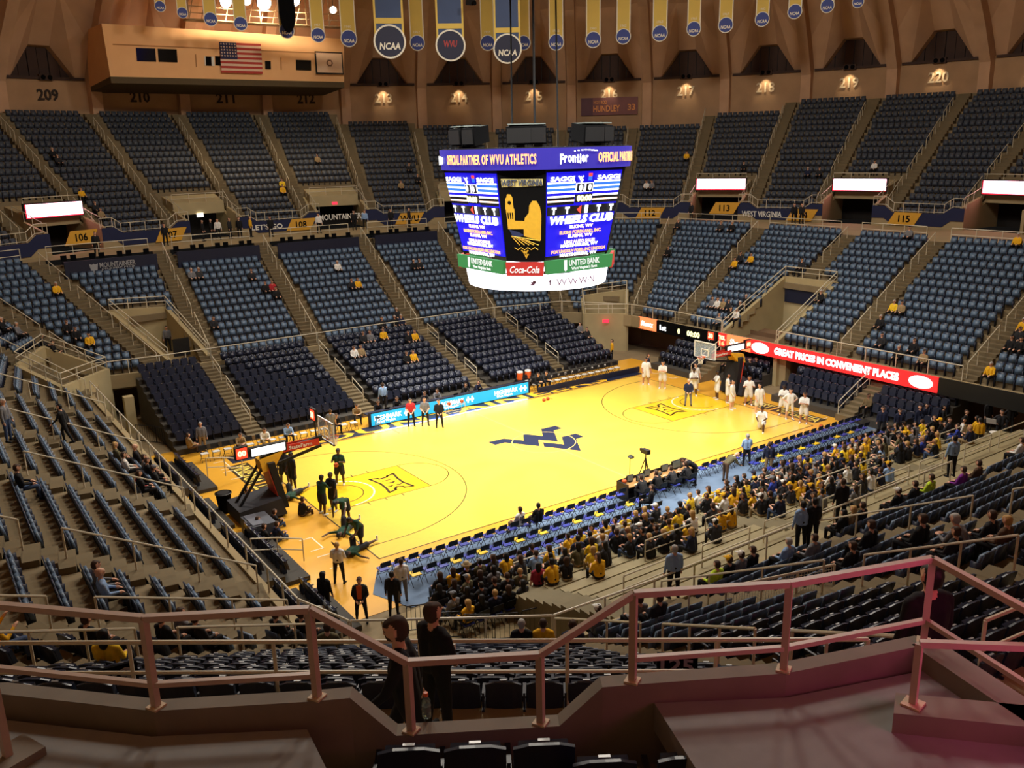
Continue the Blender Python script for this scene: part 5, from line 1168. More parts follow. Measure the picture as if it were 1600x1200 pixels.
o = root('microphone_stand', (-1.15, -8.5, 0)); b = MB(); b.tube([(0, 0, 0), (0, 0, 1.7)], .015, 6); b.lathe([(.18, 0), (.18, .03)], n=12); b.build('pole', M['black'], o); b = MB(); b.lathe([(.05, -.1), (.16, 0), (.05, .1)], (.05, 0, 1.78), 12); b.box((.15, 0, 1.72), (.2, .06, .12)); b.build('dish', M['black'], o); tag(o, 'thin stand with a round microphone dish left of the camera tripod', 'microphone stand')
# ------------------------------------------------------------------ left baseline gear
o = root('trash_can', tuple(atz(352, 800, 0))); b = MB(); b.lathe([(.26, 0), (.36, .95), (.36, 1.0), (.3, 1.0), (.24, .1)], n=16); shade(b.build('bin', M['blackm'], o).data); b = MB(); b.lathe([(.38, .93), (.4, .98), (.36, 1.0)], n=16); b.build('rim', M['black'], o); tag(o, 'tall black trash bin behind the left baseline chairs', 'bin')
o = root('equipment_case', tuple(atz(385, 830, 0)+np.array([.35, -.75, 0])), .0); b = MB(); b.box((0, 0, .4), (1.1, 1.5, .7)); b.build('body', mat('case_grey', (74, 76, 84), .6), o); b = MB(); b.box((-.2, 0, .77), (.5, 1.3, .05)); b.build('lid', mat('case_lid', (92, 94, 104), .6), o); tag(o, 'grey flat-topped equipment case behind the left hoop base', 'case')
o = root('side_table', tuple(atz(318, 985, 0.0)+np.array([0, 0, 0]))); o.location = tuple(atz(498, 985, 0)); b = MB(); b.lathe([(.38, .72), (.4, .76)], n=20); b.build('top', M['white'], o); b = MB(); b.tube([(0, 0, 0), (0, 0, .72)], .04); b.lathe([(.25, 0), (.2, .03)], n=14); b.build('stem', M['rail'], o); tag(o, 'small round white table at the near left floor corner', 'table')
for k, (p, q) in enumerate((((395, 878), (475, 873)), ((325, 745), (380, 742)))):
    A, B = atz(*p, 0.7), atz(*q, 0.2); railing('floor_handrail', [(A[0], A[1], .7), ((A[0]+B[0])/2, (A[1]+B[1])/2, .45), (B[0], B[1], .1)], 1.0, r=.03, lower=.5, label=f'white handrail on the {"nearer" if k == 0 else "farther"} gap between the left baseline chairs', cat='handrail')
for k, (p, q) in enumerate((((215, 690), (245, 692)), ((246, 693), (275, 700)))):
    A, B = atz(*p, 0), atz(*q, 0); o = root('crowd_barrier', tuple(A)); d = Vector(B-A); up = Vector((0, 0, 1.05)); b = MB(); b.tube([(0, 0, .05), tuple(up), tuple(up+d), tuple(d+Vector((0, 0, .05))), (0, 0, .1)], .025, 6); b.build('frame', M['black'], o)
    me = MB().tube([(0, 0, .1), (0, 0, 1.03)], .01, 4).mesh('bar', M['black'])
    for j in range(1, 9): link('bar', me, o, d*j/9)
    tag(o, f'{"left" if k == 0 else "right"} black crowd barrier by the left corner tunnel', 'barrier')
# signs 125 and 129 on the near aisles, with their panels
for n_, px, py in (('125', 1058, 1037), ('129', 178, 1057)):
    q = atz(px, py, 8.7 if n_ == '125' else 9.5); o = root('aisle_sign', tuple(q)); v = Vector((CAM[0]-q[0], CAM[1]-q[1], 0)); rz = math.atan2(v.x, -v.y); o.rotation_euler = (0, 0, rz)
    b = MB(); b.box((0, 0, -.15), (.62, .05, .62)); b.build('panel', M['blackm'], o); b = MB(); b.tube([(-.28, .04, -2.2), (-.28, .04, .1)], .03); b.tube([(.28, .04, -2.2), (.28, .04, .1)], .03); b.build('post', M['rail'], o)
    text(n_, o, mat('sign_grey', (176, 172, 164), .6), Vector(q)+Vector((v.x, v.y, 0)).normalized()*.04, (math.cos(rz), math.sin(rz), 0), (0, 0, 1), .3, .008, .004, width=.5)
    tag(o, f'black aisle sign with grey number {n_} at the bottom {"right" if n_ == "125" else "left"}', 'sign')

# band gear at the right corner
for k, (px, py, z) in enumerate(((1420, 690, 0), (1455, 690, 0), (1492, 700, .5), (1545, 690, .6))):
    q = atz(px, py, z); o = root('music_stand', tuple(q), .6*k); b = MB(); b.tube([(0, 0, .02), (0, 0, 1.0)], .015, 6); b.build('pole', M['black'], o)
    for j in range(3): a = j*2*PI/3; MB().tube([(0, 0, .25), (.28*math.cos(a), .28*math.sin(a), 0)], .012, 5).build('leg', M['black'], o)
    b = MB(); b.hexa([(-.24, -.05, 1.0), (.24, -.05, 1.0), (.24, -.03, 1.0), (-.24, -.03, 1.0)], [(-.24, .1, 1.32), (.24, .1, 1.32), (.24, .12, 1.32), (-.24, .12, 1.32)]); b.build('desk', M['white'] if k % 2 else M['black'], o)
    tag(o, f'music stand of the band, {nth(k)} from the left', 'music stand')
for k, (px, py, z) in enumerate(((1515, 690, .5), (1552, 700, .8))):
    q = atz(px, py, z); o = root('drum', tuple(q)); b = MB(); b.lathe([(.28, .5), (.28, .85)], n=18); b.build('shell', mat('drum_shell', (60, 60, 70), .3, metal=.4), o); b = MB(); b.lathe([(.285, .85), (.27, .87)], n=18); b.build('head', M['white'], o)
    for j in range(3): a = j*2*PI/3; MB().tube([(.2*math.cos(a), .2*math.sin(a), .55), (.32*math.cos(a), .32*math.sin(a), 0)], .015, 5).build('leg', M['rail'], o)
    tag(o, f'{"left" if k == 0 else "right"} drum of the band by the right rail', 'drum')
# ------------------------------------------------------------------ foreground: our own parapet, platforms and front seats
ZR, ZW, ZP = 12.3, 11.95, 12.13
NP = [(-30.9, -29.2, ZR), (-28.51, -30.75, ZR), (-27.54, -31.76, ZR), (-26.48, -32.40, ZR), (-26.25, -32.52, ZR), (-25.97, -32.72, ZW), (-24.86, -33.40, ZW), (-24.58, -33.60, ZR), (-24.36, -33.72, ZR), (-23.28, -34.34, ZR), (-22.0, -34.78, ZR)]
b = MB(); NN = []
for i in range(len(NP)):                  # mitred offsets: a little proud of the posts on our side, deeper towards the court
    p, q = NP[max(0, i-1)], NP[min(len(NP)-1, i+1)]; L_ = math.dist(p[:2], q[:2]); NN.append((-(q[1]-p[1])/L_, (q[0]-p[0])/L_))
def off(i, d, z): return (NP[i][0]+NN[i][0]*d, NP[i][1]+NN[i][1]*d, z)
for i in range(len(NP)-1):
    k = i+1
    b.hexa([off(i, .1, 9.3), off(k, .1, 9.3), off(k, -.05, 9.3), off(i, -.05, 9.3)][::-1], [off(i, .1, NP[i][2]), off(k, .1, NP[k][2]), off(k, -.05, NP[k][2]), off(i, -.05, NP[i][2])][::-1])
struct(b.build('parapet_wall_near', M['parapet']))
e0, e1 = Vector((-22.0, -34.78, 0)), Vector((-22.42, -36.3, 0))
b = MB(); u = Vector((.12, -.035, 0)); b.hexa([e0-u+Vector((0, 0, 9.3)), e1-u+Vector((0, 0, 9.3)), e1+u+Vector((0, 0, 9.3)), e0+u+Vector((0, 0, 9.3))], [e0-u+Vector((0, 0, ZR)), e1-u+Vector((0, 0, ZR)), e1+u+Vector((0, 0, ZR)), e0+u+Vector((0, 0, ZR))]); struct(b.build('parapet_return_wall', M['parapet']))
b = MB()
b.prism([(-31.2, -29.6), (-28.6, -30.85), (-27.62, -31.86), (-26.62, -32.5), (-26.75, -33.6), (-27.6, -35.2), (-33, -33)], ZP-.25, ZP)
struct(b.build('platform_left', M['carpet']))
b = MB(); b.prism([(-24.25, -33.86), (-23.36, -34.44), (-22.1, -34.9), (-22.5, -36.3), (-23.6, -38), (-25.2, -36.0), (-24.55, -34.6)], ZP-.25, ZP)
struct(b.build('platform_right', M['carpet']))
b = MB(); b.prism([(-26.62, -32.5), (-24.2, -33.8), (-25.2, -36.4), (-27.6, -35.2)], 11.0, 11.22); struct(b.build('well_floor', M['parapet']))
def steps_(x0, y0, x1, y1, w, label, flip):
    o = root('platform_step', (x0, y0, 11.22)); d = Vector((x1-x0, y1-y0, 0)); u = Vector((-d.y, d.x, 0)).normalized()*w*flip
    b = MB()
    b.hexa([(0, 0, 0), tuple(d), tuple(d+u), tuple(u)][::flip], [Vector((0, 0, .42)), d+Vector((0, 0, .42)), d+u+Vector((0, 0, .42)), u+Vector((0, 0, .42))][::flip]); b.build('tread', M['parapet'], o)
    for k in range(4): b = MB(); t = u*(.12+.1*k); b.bar(t+Vector((0, 0, .425)), d+t+Vector((0, 0, .425)), .025, .012); b.build('grip_strip', mat('grip_metal', (150, 130, 112), .4, metal=.5), o)
    tag(o, label, 'step')
steps_(-26.7, -32.62, -27.25, -34.6, .36, 'left ribbed step from the seat well up to the platform', 1)
steps_(-24.3, -33.95, -24.95, -35.6, .36, 'right ribbed step from the seat well up to the platform', -1)
# rails on the near parapet
P3 = [Vector(p) for p in NP]; rm_ = mat('near_rail_paint', (196, 172, 158), .4, .08, 14)
TOPH, LOWH = .77, .2
def near_rail(idx, label, posts, tops=None):
    c = P3[idx[0]]; o = root('guard_rail', c); b = MB()
    for i, j in zip(idx[:-1], idx[1:]): b.bar(P3[i]-c+Vector((0, 0, TOPH)), P3[j]-c+Vector((0, 0, TOPH)), .055, .05)
    b.build('top_rail', rm_, o); b = MB()
    for i, j in zip(idx[:-1], idx[1:]): b.bar(P3[i]-c+Vector((0, 0, LOWH)), P3[j]-c+Vector((0, 0, LOWH)), .045, .04)
    b.build('lower_rail', rm_, o)
    for i in posts:
        b = MB(); b.box((0, 0, TOPH/2), (.055, .055, TOPH), .5); b.build('post', rm_, o, P3[i]-c); b = MB(); b.box((0, 0, .008), (.11, .11, .016), .5); b.build('base_plate', mat('base_plate_cream', (214, 190, 160), .6), o, P3[i]-c)
    tag(o, label, 'guard rail')
near_rail([0, 1, 2, 3], 'left square-tube guard rail on our own parapet', (2, 3)); near_rail([8, 9, 10], 'right pink-lit square-tube guard rail on our own parapet', (8, 9, 10))
c = P3[3]; o = root('guard_rail', c); pts = [P3[3], P3[5]+Vector((.1, -.06, 0)), P3[6]+Vector((-.12, .08, 0)), P3[8]]; hs = [TOPH, .62, .62, TOPH]; b = MB()
for (p, h), (q, k) in zip(list(zip(pts, hs))[:-1], list(zip(pts, hs))[1:]): b.bar(p-c+Vector((0, 0, h)), q-c+Vector((0, 0, k)), .055, .05)
b.build('top_rail', rm_, o)
for p in pts[1:3]:
    b = MB(); b.box((0, 0, .31), (.055, .055, .62), .5); b.build('post', rm_, o, p-c); b = MB(); b.box((0, 0, .008), (.11, .11, .016), .5); b.build('base_plate', mat('base_plate_cream', (214, 190, 160), .6), o, p-c)
tag(o, 'dipping guard rail over the low middle of our own parapet', 'guard rail')
# return rail down the vomitory side
c = P3[10]; o = root('guard_rail', c); e = e1-e0; b = MB(); b.bar(Vector((0, 0, TOPH)), e+Vector((0, 0, TOPH)), .055, .05); b.build('top_rail', rm_, o); b = MB(); b.bar(Vector((0, 0, LOWH)), e+Vector((0, 0, LOWH)), .045, .04); b.build('lower_rail', rm_, o)
b = MB(); b.box((0, 0, TOPH/2), (.05, .05, TOPH), .3); b.build('post', rm_, o, e); tag(o, 'return guard rail running back from the right corner of the parapet', 'guard rail')
# nearer stub wall at the right frame edge
q0, q1 = atz(1398, 1098, 12.3), atz(1640, 1122, 12.3); b = MB(); d = Vector(q1-q0); n = Vector((-d.y, d.x, 0)).normalized()*.16
p0 = Vector(q0); p1 = Vector(q1); dn = Vector((0, 0, -1.6)); back = Vector((CAM[0]-q0[0], CAM[1]-q0[1], 0)).normalized()*.14
b.hexa([p0+dn+back, p1+dn+back, p1+dn-back, p0+dn-back], [p0+back, p1+back, p1-back, p0-back]); struct(b.build('stub_wall', M['parapet']))
o = root('guard_rail', p0+(p1-p0)*.12); h = .52; b = MB(); b.bar((0, 0, h), tuple((p1-p0)*.9+Vector((0, 0, h+.06))), .05, .05); b.build('top_rail', rm_, o)
b = MB(); b.box((0, 0, h/2), (.05, .05, h), .2); b.build('post', rm_, o); b = MB(); b.box((0, 0, .008), (.14, .14, .016), .2); b.build('base_plate', mat('base_plate_cream', (214, 190, 160), .6), o); tag(o, 'short guard rail on the stub wall in the right foreground', 'guard rail')
# left edge post
q = atz(12, 1180, 12.2); o = root('guard_rail', tuple(q)); b = MB(); b.box((0, 0, .29), (.055, .055, .58), .4); b.build('post', rm_, o); b = MB(); b.bar((0, 0, .58), (-.9, .1, .62), .055, .05); b.build('top_rail', rm_, o); b = MB(); b.box((0, 0, -.1), (.4, .3, .2), .4); b.build('plinth', M['parapet'], o); tag(o, 'guard rail post at the bottom left frame edge', 'guard rail')
# front-row seats below us
fa = math.atan2(.84, .54)
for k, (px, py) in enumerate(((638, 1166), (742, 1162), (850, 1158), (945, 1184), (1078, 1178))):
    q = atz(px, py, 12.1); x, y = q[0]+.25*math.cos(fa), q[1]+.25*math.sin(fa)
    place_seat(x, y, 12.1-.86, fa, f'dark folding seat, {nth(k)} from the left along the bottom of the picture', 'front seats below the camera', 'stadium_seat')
# bottle on the ledge
q = atz(667, 1120, ZW); o = root('drink_bottle', tuple(q)); clear = mat('bottle_plastic', (150, 170, 165), .15, .03); clear.node_tree.nodes['Principled BSDF'].inputs['Transmission Weight'].default_value = .7
b = MB(); b.lathe([(.034, 0), (.037, .01), (.037, .05), (.033, .08), (.037, .11), (.036, .15), (.018, .185), (.016, .2)], n=18); shade(b.build('body', clear, o).data)
b = MB(); b.lathe([(.0375, .06), (.0345, .08), (.0375, .11)], n=18); b.build('label', mat('bottle_label', (96, 110, 104), .5), o); b = MB(); b.lathe([(.019, .195), (.02, .2), (.02, .225), (.017, .228)], n=16); b.build('cap', mat('bottle_cap_orange', (222, 104, 52), .4), o)
tag(o, 'clear plastic drink bottle with orange cap standing on the parapet', 'bottle')
# mesh fenced landing at the near side
A = [(-13.4, -21.6, 3.0), (-12.6, -24.6, 4.4), (-10.4, -26.2, 5.0)]
railing('mesh_fence', [lerp(A[0], A[1], t) for t in (0, .33, .66, 1)], 1.0, lower=.08, r=.03, label='left run of the mesh fenced landing rail by the near aisle', cat='fence')
o = railing('mesh_fence', [lerp(A[1], A[2], t) for t in (0, .33, .66, 1)], 1.0, lower=.08, r=.03, label='right run of the mesh fenced landing rail by the 125 aisle', cat='fence')
d = Vector(A[2])-Vector(A[1]); me = MB()
for k in range(1, 40): me.tube([d*k/40+Vector((0, 0, .08)), d*k/40+Vector((0, 0, .98))], .006, 4)
for k in range(1, 12): me.tube([Vector((0, 0, .08+.08*k)), d+Vector((0, 0, .08+.08*k))], .006, 4)
me.build('wire_mesh', M['rail'], o)
# pink LED board over the vomitory right of our seats, the twin of those across the hall
lb = root('led_board', (-21.2, -38.4, 13.9)); v = Vector((18.6, 36.6, 0)); rz = math.atan2(-v.x, v.y)+PI; lb.rotation_euler = (0, 0, math.radians(-63+0)); 
b = MB(); b.box((0, 0, 0), (4.9, .25, 1.2)); b.build('casing', M['black'], lb)
ang = math.atan2(38.4, 21.2); lb.rotation_euler = (0, 0, ang+PI/2)
b = MB(); b.box((0, -.14, 0), (4.7, .03, 1.0)); b.build('screen', mat('led_pink_near', (255, 96, 158), emit=6.0), lb)
tag(lb, 'LED board over the vomitory beside our seats, out of the frame', 'LED board')
# ------------------------------------------------------------------ people
def vn_(v): v = np.array(v, float); return v/np.linalg.norm(v)
def capsule(b, a, c, r0, r1, n=10):
    a = Vector(a); c = Vector(c); t = (c-a); L = t.length; t = t.normalized() if L > 1e-6 else Vector((0, 0, 1))
    pts = []; rr = []
    for k in (0, .35, .7): pts.append(a-t*r0*math.cos(k*PI/2)); rr.append(max(.004, r0*math.sin(k*PI/2)))
    pts += [a, c]; rr += [r0, r1]
    for k in (.7, .35, 0): pts.append(c+t*r1*math.cos(k*PI/2)); rr.append(max(.004, r1*math.sin(k*PI/2)))
    b.tube(pts, rr, n)
def make_body(p):
    """p: pose dict; local frame faces +x. Returns mesh (one continuous surface) and head frame."""
    C_ = []                                # capsules: a, b, ra, rb, region
    Pv = np.array(p['pelvis'], float); T = vn_(p.get('T', (0, 0, 1))); lat = vn_(p.get('lat', (0, 1, 0))); lat = vn_(lat-T*(lat@T)); fwd = np.cross(lat, T)
    Nk = Pv+T*.5; H = vn_(p.get('H', T)); hf = np.array(p.get('hf', fwd), float); hf = vn_(hf-H*(hf@H)); hl = np.cross(H, hf)
    w = p.get('w', 1.)
    for s in (-1, 1):
        C_.append((Pv+lat*.07*s*w, Pv+T*.34+lat*.085*s*w, .118*w, .122*w, 1)); C_.append((Pv+T*.3+lat*.06*s, Nk-T*.06+lat*.1*s, .11*w, .085*w, 1))
        C_.append((Pv+lat*.075*s-T*.02, Pv+lat*.06*s+T*.08, .115*w, .115*w, 3))
    C_.append((Nk-T*.075-lat*.165, Nk-T*.075+lat*.165, .07, .07, 1))
    C_.append((Nk-T*.04, Nk+H*.09, .06, .055, 0))
    hc = Nk+H*.17
    C_.append((hc-H*.035+hf*.02, hc+H*.03, .078, .092, 0)); C_.append((hc-H*.07+hf*.035, hc-H*.04+hf*.03, .05, .06, 0))
    C_.append((hc+hf*.095-H*.0, hc+hf*.105-H*.028, .012, .017, 0))
    for s in (-1, 1): C_.append((hc+hl*.088*s+H*.015, hc+hl*.092*s-H*.02, .016, .014, 0))
    C_.append((hc+H*.05-hf*.02, hc+H*.035+hf*.03, .088, .08, 6)); C_.append((hc-hf*.03-H*.03, hc-hf*.03+H*.03, .084, .09, 6))
    for s, k in ((1, 0), (-1, 1)):
        S = Nk-T*.085+lat*.19*s; ua = vn_(p['ua'][k]); fa = vn_(p['fa'][k]); E_ = S+ua*.28; Wr = E_+fa*.245
        slv = 1
        C_.append((S, E_, .062, .046, slv)); C_.append((E_, Wr, .046, .034, 2))
        hd = vn_(p['hd'][k] if 'hd' in p else fa); C_.append((Wr, Wr+hd*.075, .03, .036, 0))
        side = vn_(np.cross(hd, (0, 0, 1)) if abs(hd[2]) < .9 else (1, 0, 0)); dn = np.cross(hd, side)
        for j in range(4):
            b0 = Wr+hd*.085+side*(-.03+.02*j); ln = (.062, .074, .07, .054)[j]; C_.append((b0, b0+hd*ln*.55, .0115, .0105, 0)); C_.append((b0+hd*ln*.55, b0+hd*ln*.95+dn*.018, .0105, .009, 0))
        C_.append((Wr+hd*.03+side*-.03, Wr+hd*.065+side*-.062, .014, .011, 0))
        Hp = Pv+lat*.095*s-T*.03; th = vn_(p['th'][k]); sh = vn_(p['sh'][k]); K = Hp+th*.43; An = K+sh*.41; ft = vn_(p['ft'][k] if 'ft' in p else (1, .15*s, -.05))
        if p.get('shorts'): C_.append((Hp, Hp+th*.36, .115, .118, 3)); C_.append((Hp+th*.3, K, .07, .06, 4))
        else: C_.append((Hp, K, .1, .066, 3))
        C_.append((K, K+sh*.14, .06, .062, 4)); C_.append((K+sh*.14, An, .062, .042, 4)); C_.append((An, An+sh*.03, .044, .048, 5)); C_.append((An+sh*.045-ft*.03, An+sh*.05+ft*.15, .044, .038, 5))
    b = MB()
    for a, c, ra, rb, g in C_: capsule(b, a, c, ra, rb, 8)
    me = b.mesh('body', M['white']); o = link('body_tmp', me); md = o.modifiers.new('r', 'REMESH'); md.mode = 'VOXEL'; md.voxel_size = .0165; sm = o.modifiers.new('s', 'SMOOTH'); sm.factor = .5; sm.iterations = 3
    dg = bpy.context.evaluated_depsgraph_get(); out = bpy.data.meshes.new_from_object(o.evaluated_get(dg)); bpy.data.objects.remove(o); bpy.data.meshes.remove(me)
    n = len(out.polygons); ce = np.empty(n*3); out.polygons.foreach_get('center', ce); ce = ce.reshape(-1, 3); best = np.full(n, 9.); reg = np.zeros(n, np.int32)
    for a, c, ra, rb, g in C_:
        ab = c-a; L2 = ab@ab+1e-9; t = np.clip(((ce-a)@ab)/L2, 0, 1); d = np.linalg.norm(ce-a-t[:, None]*ab, axis=1)-(ra+(rb-ra)*t); m_ = d < best; best[m_] = d[m_]; reg[m_] = g
    rel = ce-hc; hx, hy, hz = rel@hf, rel@hl, rel@H
    hd_ = (np.linalg.norm(rel, axis=1) < .16); reg[hd_ & (hx > .045) & (hz < .05) & (reg == 6)] = 0
    for s in (-1, 1): reg[hd_ & (np.hypot(hy-.034*s, hz-.012) < .014) & (hx > .06)] = 7
    reg[hd_ & (np.abs(hy) < .03) & (np.abs(hz+.058) < .009) & (hx > .05)] = 8
    out.materials.clear()
    for k in range(9): out.materials.append(M['white'])
    out.polygons.foreach_set('material_index', reg); shade(out); out.name = 'body'
    return out, (Vector(hc), Matrix(((hf[0], hl[0], H[0]), (hf[1], hl[1], H[1]), (hf[2], hl[2], H[2]))))
D_ = (0, 0, -1)
POSES = {
 'stand': dict(pelvis=(0, 0, .95), ua=((.05, .18, -1), (.05, -.18, -1)), fa=((.25, .05, -1), (.25, -.05, -1)), th=((.03, .05, -1), (.0, -.05, -1)), sh=((-.05, .03, -1), (-.03, -.03, -1))),
 'clasp': dict(pelvis=(0, 0, .95), ua=((.15, .25, -1), (.15, -.25, -1)), fa=((.6, -.65, -.75), (.6, .65, -.75)), th=((.03, .12, -1), (.0, -.12, -1)), sh=((-.05, .06, -1), (-.03, -.06, -1))),
 'hips': dict(pelvis=(0, 0, .95), ua=((-.2, .7, -.8), (-.2, -.7, -.8)), fa=((.35, -.75, -.6), (.35, .75, -.6)), th=((.03, .12, -1), (.0, -.12, -1)), sh=((-.05, .04, -1), (-.03, -.04, -1))),
 'walk': dict(pelvis=(0, 0, .93), T=(.12, 0, 1), ua=((.45, .15, -1), (-.4, -.15, -1)), fa=((.8, 0, -.7), (.0, -.05, -1)), th=((-.3, .05, -1), (.45, -.05, -1)), sh=((-.45, 0, -1), (-.1, 0, -1))),
 'sit': dict(pelvis=(-.05, 0, .55), T=(-.08, 0, 1), H=(.1, 0, 1), ua=((.35, .2, -1), (.35, -.2, -1)), fa=((.85, -.3, -.2), (.85, .3, -.2)), th=((1, .18, .02), (1, -.18, .02)), sh=((.05, 0, -1), (.1, 0, -1))),
 'sit_lean': dict(pelvis=(-.05, 0, .55), T=(.5, 0, 1), H=(.25, 0, 1), ua=((.5, .15, -1), (.5, -.15, -1)), fa=((.7, -.5, .1), (.7, .5, .1)), th=((1, .2, .04), (1, -.2, .04)), sh=((-.1, 0, -1), (0, 0, -1))),
 'sit_phone': dict(pelvis=(-.05, 0, .55), T=(-.15, 0, 1), H=(.25, 0, 1), ua=((.7, .1, -.6), (.5, -.2, -.9)), fa=((.6, -.25, .8), (.8, .3, .5)), th=((1, .25, .12), (1, -.2, .02)), sh=((.1, 0, -1), (.1, 0, -1))),
 'low': dict(pelvis=(-.02, 0, .12), T=(.2, 0, 1), H=(.12, 0, 1), ua=((.4, .15, -1), (.4, -.15, -1)), fa=((.8, -.45, .1), (.8, .45, .1)), th=((1, .2, .25), (1, -.2, .25)), sh=((.05, 0, -1), (.15, 0, -1))),
 'low_side': dict(pelvis=(-.02, 0, .12), T=(.12, .05, 1), H=(.1, .1, 1), hf=(.7, .75, 0), ua=((.2, .3, -1), (.3, -.25, -1)), fa=((.7, -.5, .3), (.8, .35, .35)), th=((1, .28, .2), (1, -.12, .25)), sh=((.0, 0, -1), (.2, 0, -1))),
 'ball': dict(pelvis=(0, 0, .95), shorts=1, ua=((.25, .35, -1), (.25, -.35, -1)), fa=((.8, -.35, .35), (.8, .35, .35)), th=((.03, .1, -1), (.0, -.1, -1)), sh=((-.05, .04, -1), (-.03, -.04, -1))),
 'pstand': dict(pelvis=(0, 0, .96), shorts=1, ua=((.05, .25, -1), (.1, -.2, -1)), fa=((.2, .1, -1), (.5, .1, -.9)), th=((.05, .1, -1), (.0, -.1, -1)), sh=((-.05, .04, -1), (-.03, -.04, -1))),
 'pshake': dict(pelvis=(0, 0, .96), shorts=1, T=(.1, 0, 1), ua=((.2, .2, -1), (.6, -.1, -.8)), fa=((.3, 0, -1), (.95, .1, -.1)), th=((.15, .1, -1), (-.05, -.1, -1)), sh=((-.1, .04, -1), (-.1, -.04, -1))),
 'pcross': dict(pelvis=(0, 0, .96), shorts=1, ua=((.5, .1, -.8), (.5, -.1, -.8)), fa=((.4, -.9, .15), (.4, .9, .2)), th=((.05, .1, -1), (.0, -.1, -1)), sh=((-.05, .04, -1), (-.03, -.04, -1))),
 'pbend': dict(pelvis=(0, 0, .92), shorts=1, T=(1, 0, .25), H=(.9, 0, .1), hf=(.1, 0, -1), ua=((.35, .1, -1), (.35, -.1, -1)), fa=((.3, -.1, -1), (.2, .1, -1)), th=((.08, .12, -1), (-.1, -.1, -1)), sh=((-.15, .0, -1), (-.05, 0, -1))),
 'plean': dict(pelvis=(0, 0, .93), shorts=1, T=(.75, 0, .75), H=(.8, 0, .5), ua=((.4, .15, -1), (.4, -.15, -1)), fa=((.7, -.1, -.6), (.7, .1, -.6)), th=((.3, .12, -1), (-.35, -.1, -1)), sh=((-.1, .0, -1), (-.4, 0, -1))),
 'plie': dict(pelvis=(0, 0, .14), shorts=1, T=(-1, 0, .02), lat=(0, 1, 0), H=(-1, 0, .12), hf=(.05, 0, 1), ua=((-.4, .9, 0), (-.5, -.8, -.02)), fa=((-.9, .3, 0), (.2, -.9, .0)), th=((.25, .05, 1), (1, -.1, .05)), sh=((.7, .1, .6), (1, -.1, -.05)), ft=((0, 0, 1), (0, 0, 1))),
 'pliea': dict(pelvis=(0, 0, .14), shorts=1, T=(-1, 0, .1), lat=(0, 1, 0), H=(-1, 0, .4), hf=(.3, 0, 1), ua=((-.3, .8, .4), (-.5, -.8, -.1)), fa=((-.2, .5, .9), (-.2, -.9, .0)), th=((.5, .3, 1), (1, -.5, .05)), sh=((.5, .2, -1), (1, -.4, -.05)), ft=((.8, 0, .3), (0, 0, 1))),
 'pkneel': dict(pelvis=(0, 0, .55), shorts=1, T=(.15, 0, 1), ua=((.6, .2, -.8), (.5, -.2, -.8)), fa=((.8, -.3, -.1), (.8, .3, -.2)), th=((1, .1, -.15), (-.25, -.05, -1)), sh=((.05, 0, -1), (-1, 0, -.02)), ft=((1, 0, 0), (-.1, 0, -1))),
 'bendover': dict(pelvis=(0, 0, .95), T=(.8, 0, .6), H=(.9, 0, .3), hf=(.4, 0, -.9), ua=((.4, .15, -1), (.4, -.15, -1)), fa=((.8, -.2, -.5), (.8, .2, -.5)), th=((.05, .1, -1), (-.05, -.1, -1)), sh=((-.05, .0, -1), (-.05, 0, -1))),
}
BODY = {k: make_body(v) for k, v in POSES.items()}
def clothc(name, rgb): return mat('cloth_'+name, rgb, .85, .18, 14)
CL = {k: clothc(k.replace(' ', '_'), v) for k, v in {'black': (16, 16, 20), 'navy': (26, 32, 58), 'dark grey': (48, 48, 52), 'grey': (112, 112, 116), 'gold': (228, 172, 24), 'yellow': (236, 196, 40), 'white': (222, 220, 214), 'light blue': (138, 168, 208), 'blue': (44, 62, 158), 'orange': (226, 98, 36), 'red': (176, 40, 46), 'maroon': (150, 40, 66), 'purple': (124, 40, 140), 'green': (26, 62, 44), 'khaki': (150, 128, 92), 'brown': (84, 62, 44), 'olive': (92, 86, 60), 'denim': (62, 80, 112), 'lime': (196, 224, 50), 'pink': (226, 120, 140), 'charcoal': (34, 34, 38)}.items()}
SKIN = {'light': mat('skin_light', (214, 164, 136), .55, .06, 10), 'tan': mat('skin_tan', (176, 122, 92), .55, .06, 10), 'dark': mat('skin_dark', (78, 50, 36), .5, .06, 10)}
HAIR = {'brown': mat('hair_brown', (62, 42, 28), .7, .2, 20), 'black': mat('hair_black', (16, 13, 12), .6, .2, 20), 'blonde': mat('hair_blonde', (176, 138, 82), .65, .2, 20), 'grey': mat('hair_grey', (160, 156, 150), .7, .15, 20), 'bald': SKIN['light']}
eye_m = mat('eye_dark', (24, 18, 16), .3); lip_m = mat('lip_rose', (150, 78, 70), .5); shoe_w = clothc('shoe_white', (220, 220, 220)); shoe_k = clothc('shoe_black', (18, 18, 20))
_b = MB(); n = 7
for k in range(n): pass
_b.lathe([(.03, .098), (.075, .085), (.1, .045), (.104, 0.), (.1, -.03)], n=14); CAPM = _b
_br = MB(); _br.hexa([(.06, -.07, .02), (.19, -.055, .012), (.19, .055, .012), (.06, .07, .02)], [(.06, -.07, .032), (.19, -.055, .022), (.19, .055, .022), (.06, .07, .032)]); CAPB = _br
_h = MB(); _h.lathe([(.02, -.3), (.07, -.26), (.1, -.12), (.105, .0), (.085, .07), (.02, .1)], (-.045, 0, 0), 12, sx=.62); LHM = _h
_hat = MB(); _hat.lathe([(.02, .13), (.09, .12), (.105, .04), (.11, .02), (.19, .0), (.18, -.01)], n=16); HATM = _hat
cache_ = {}
